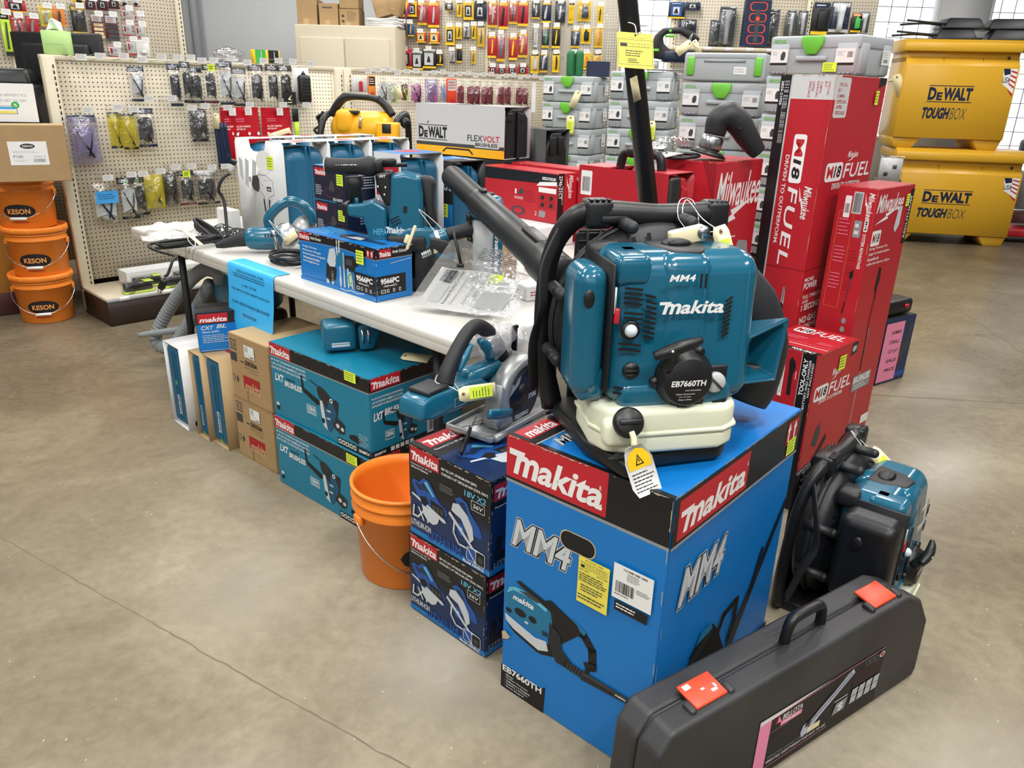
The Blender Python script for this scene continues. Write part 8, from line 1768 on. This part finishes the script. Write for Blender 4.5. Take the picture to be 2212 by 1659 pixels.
string_tag('manila tag with yellow sticker hanging low before the leftmost grey column', (.364, 5.745, 1.234), (0, 0, -1), (-.2, -.9, .1), .13, .06)
string_tag('manila tag with yellow sticker hanging on the column under the jigsaw', (.822, 5.014, 1.238), (.05, 0, -1), (-.2, -.9, .1), .12, .05)
for i, (x, lb) in enumerate(((.35, 'dark green knee roll standing on the leftmost grey column, left one'), (.41, 'dark green knee roll standing on the leftmost grey column, right one'))):
    g = G(); g.mat('rollgreen').lathe([(.0, 0), (.028, 0), (.03, .01), (.03, .14), (.024, .16), (.0, .168)], 20, (0, 0, 0), (0, 0, 1), False, False) if 'rollgreen' in MATS else (mat('rollgreen', '#1f6a3c', .6), g.mat('rollgreen').lathe([(.0, 0), (.028, 0), (.03, .01), (.03, .14), (.024, .16), (.0, .168)], 20, (0, 0, 0), (0, 0, 1), False, False))
    tag(g.obj('foam_roll', None, (x, 5.82, 1.508)), lb, 'foam roll', 'foam rolls')
c = Carton('dark_carton', 'dark slate carton standing on the leftmost grey column behind the yellow tag', (.62, 5.80), 1.508, 80, .16, .12, .10, dict(body='navy', L='navy', R='navy', T='navy')); c.build()
t = thing('clear_packet', 'small clear clamshell packs hanging beside the tallest red carton', 'package', (2.04, 4.35, .98), RAD(-20))
g = G(); g.mat('cardgrey').box((0, 0, .07), (.11, .004, .13)); g.mat('ink').box((-.02, -.004, .05), (.02, .002, .02)).box((.02, -.004, .09), (.02, .002, .02)); g.obj('card', t)
g = G(); g.mat('blister').rbox((0, -.015, .075), (.125, .035, .15), .008, 2); g.obj('blister', t)
g = G(); g.mat('darkwood').rbox((0, 0, .5), (.14, .1, 1.0), .004, 1); tag(g.obj('display_post', None, (2.065, 4.42, 0), RAD(-20)), 'dark post carrying the small clear clamshell packs', 'stand')

# ---------------------------------------------------------------- yellow compressor on a carton
g = G(); g.mat('darkwood').rbox((0, 0, .443), (.30, .30, .885), .004, 1); tag(g.obj('display_stand', None, (-.875, 4.62, 0), RAD(46.2)), 'plain dark stand under the yellow compressor', 'stand')
t = thing('air_compressor', 'yellow portable air compressor in a black tubular carrying frame', 'air compressor', (-.875, 4.62, .888), RAD(-8)); t.scale = (1.1,) * 3
g = G(); g.mat('dw_yellow').lathe([(.0, -.175), (.05, -.17), (.085, -.14), (.095, -.09), (.095, .09), (.085, .14), (.05, .17), (.0, .175)], 28, (-.02, .02, .26), (1, -.15, 0), False, False); g.rbox((-.10, 0, .30), (.10, .16, .12), .035, 4); g.obj('shroud', t)
g = G(); g.mat('dw_yellow').lathe([(.0, -.17), (.06, -.165), (.08, -.13), (.08, .13), (.06, .165), (0, .17)], 24, (-.02, .02, .09), (1, 0, 0), False, False); g.obj('air_tank', t)
g = G(); g.mat('plastic')
for x in (-.20, .19): g.tube([(x - .02, -.10, .0), (x - .02, -.10, .20), (x - .01, -.07, .30), (x, .0, .335), (x, .09, .33), (x, .12, .24), (x, .12, .0)], .017, 10, 5)
for y, z in ((-.10, .02), (.12, .02)): g.tube([(-.22, y, z), (.19, y, z)], .014, 10, 3)
g.obj('frame', t)
g = G(); g.mat('plastic').tube([(-.19, .0, .325), (-.155, 0, .375), (-.11, 0, .415), (-.04, 0, .420), (.05, 0, .412), (.10, 0, .385), (.14, 0, .33)], [.020, .022, .022, .017, .017, .022, .022], 12, 5); g.mat('ink').lathe([(.019, -.006), (.021, 0), (.019, .006)], 12, (-.09, 0, .418), (1, 0, 0), False, False).lathe([(.019, -.006), (.021, 0), (.019, .006)], 12, (.07, 0, .408), (1, 0, 0), False, False); g.obj('carry_handle', t)
g = G(); g.mat('dw_yellow').rbox((.15, -.11, .245), (.115, .06, .12), .012, 3); g.mat('ink').rbox((.15, -.142, .275), (.045, .006, .045), .002, 1); g.obj('battery', t)
g = G(); g.mat('ink').rbox((-.06, -.04, .345), (.07, .05, .016), .006, 2); g.obj('switch', t)
g = G(); g.mat('steel').cyl((-.01, -.085, .27), (.0, -.085, .33), .007, n=10); g.obj('valve', t)
g = G(); g.mat('plastic').lathe([(.0, -.01), (.026, -.01), (.028, 0), (.026, .01), (0, .01)], 18, (.215, -.02, .30), (.6, -1, 0), False, False); g.obj('gauge', t)
g = G(); g.mat('cable').tube([(-.24, .0, .33), (-.27, .0, .31), (-.25, .02, .28), (-.28, -.02, .25), (-.25, .0, .22), (-.27, .02, .30), (-.235, .0, .34)], .007, 8, 5); g.obj('power_cord', t)

# ---------------------------------------------------------------- yellow steel job boxes
JA = RAD(-10)
def jobbox(label, loc, w, h, legs_h=.10):
    """front at local y=0, x to the right, z up"""
    t = thing('job_box', label, 'tool chest', loc, JA, 'yellow steel job boxes'); D = .62
    g = G(); g.mat('yellow_paint')
    g.prism([(0, legs_h), (D, legs_h), (D, h - .16), (.07, h - .16), (.055, h - .17), (.0, h - .235)], .03, w - .03, 'x', .004, 1)
    g.rbox((w / 2, D / 2 + .02, h - .15), (w - .06, D - .09, .12), .004, 1)
    for x in (.34, .67): g.prism([(.058, h - .16), (.004, h - .235), (.058, h - .215)], w * x - .004, w * x + .004, 'x')
    g.mat('ink').rbox((w - .13, .0535, h - .175), (.025, .004, .055), .002, 1); g.box((w - .14, .03, h - .228), (.05, .01, .004))
    f = Face(g, (.03, -.0005, legs_h), (w - .06, 0, 0), (0, 0, h - .235 - legs_h))
    dewalt(f, .24, .50, .64, .73, 'navy'); f.text('TOUGH', .22, .27, .47, .43, 'navy', .05, .22); f.text('BOX', .475, .27, .62, .43, 'dgrey', -.012, .22)
    f.poly([(.86, .97), (.985, .97), (.985, .62), (.94, .70), (.88, .76)], 'white'); f.poly([(.86, .97), (.92, .97), (.93, .90), (.88, .88)], 'navy'); f.text('USA', .875, .78, .935, .86, 'navy', .02, .1)
    for i in range(4): f.poly([(.93, .95 - i * .055), (.985, .93 - i * .065), (.985, .905 - i * .065), (.93, .93 - i * .055)], 'red')
    f.poly([(.935, .70), (.985, .64), (.985, .60), (.94, .68)], 'red')
    g.obj('body', t)
    g = G(); g.mat('yellow_paint').prism([(-.02, h - .11), (D + .01, h - .11), (D + .01, h - .02), (D - .05, h), (.04, h), (-.005, h - .03), (-.02, h - .035)], -.02, w + .02, 'x', .004, 1); g.mat('ink').rbox((w - .03, -.021, h - .085), (.03, .004, .045), .002, 1); g.obj('lid', t)
    for x0, s_ in ((.06, 1), (w - .06, -1)):
        g = G(); g.mat('yellow_paint').prism([(x0 - s_ * .0, 0), (x0 + s_ * .17, 0), (x0 + s_ * .24, legs_h), (x0 - s_ * .03, legs_h)], .03, D - .04, 'y', .003, 1); g.obj('leg', t)
    g = G(); g.mat('tagpaper').tube([(.03, .22, h * .62), (-.02, .22, h * .63), (-.03, .30, h * .62), (-.02, .38, h * .63), (.03, .38, h * .62)], .012, 8, 4); g.obj('side_handle', t)
    return t
J0 = Vector((3.90, 8.20, 0))
jobbox('yellow steel job box standing on the floor, lower one of two', J0, 1.24, .95)
jobbox('yellow steel job box stacked on the other, under black trays', J0 + Vector((-.10, .05, .951)), 1.09, 1.02)
string_tag('tan tag hanging from the side handle of the upper yellow job box', (3.78, 8.32, 1.63), (.35, -.1, -.8), (-.4, -.8, .1), .22, .09, None, 'manila', stick=False)
for i, (x, y, z, rz, lb) in enumerate([(4.30, 8.42, 1.973, -10, 'black plastic tray lying upside down, left, on the yellow job box'), (4.80, 8.35, 1.973, -12, 'black plastic tray, lower right one, on the yellow job box'), (4.36, 8.44, 2.073, -4, 'black plastic tray on top of the left one, with thin rods'), (4.80, 8.40, 2.073, -14, 'black plastic tray on top at the right end')]):
    t = thing('black_tray', lb, 'tray', (x, y, z), RAD(rz), 'black trays on the job box'); g = G(); g.mat('black').rbox((0, 0, .05), (.40, .30, .098), .012, 2, taper=(.72, .75)); g.rbox((.19, 0, .012), (.10, .30, .02), .004, 1); g.obj('tray', t)
    if i in (0, 2):
        g = G(); g.mat('ink')
        for k in range(2): g.tube([(-.15, -.10 + k * .12, .04), (-.35, -.14 + k * .12, .05), (-.55, -.10 + k * .16, .07 - .03 * k)], .010, 6, 3)
        g.obj('rod', t)
# machine at the far right edge
t = thing('floor_machine', 'grey floor machine with a red base, cut by the right photo edge', 'machine', (5.55, 8.35, 0), RAD(-10))
g = G(); g.mat('red').rbox((.0, .2, .09), (.70, .5, .10), .03, 3); g.mat('ink').rbox((0, .2, .03), (.72, .52, .06), .02, 2); g.obj('base', t)
g = G(); g.mat('grey').lathe([(.0, 0), (.2, 0), (.22, .1), (.22, .5), (.18, .62), (0, .64)], 28, (.1, .2, .2), (0, 0, 1), False, False); g.obj('drum', t)
g = G(); g.mat('steel').tube([(-.34, .05, .32), (.1, .02, .33), (.4, .05, .33)], .02, 10, 3); g.mat('plastic').rbox((-.05, .2, .95), (.3, .25, .2), .04, 3); g.obj('head', t)
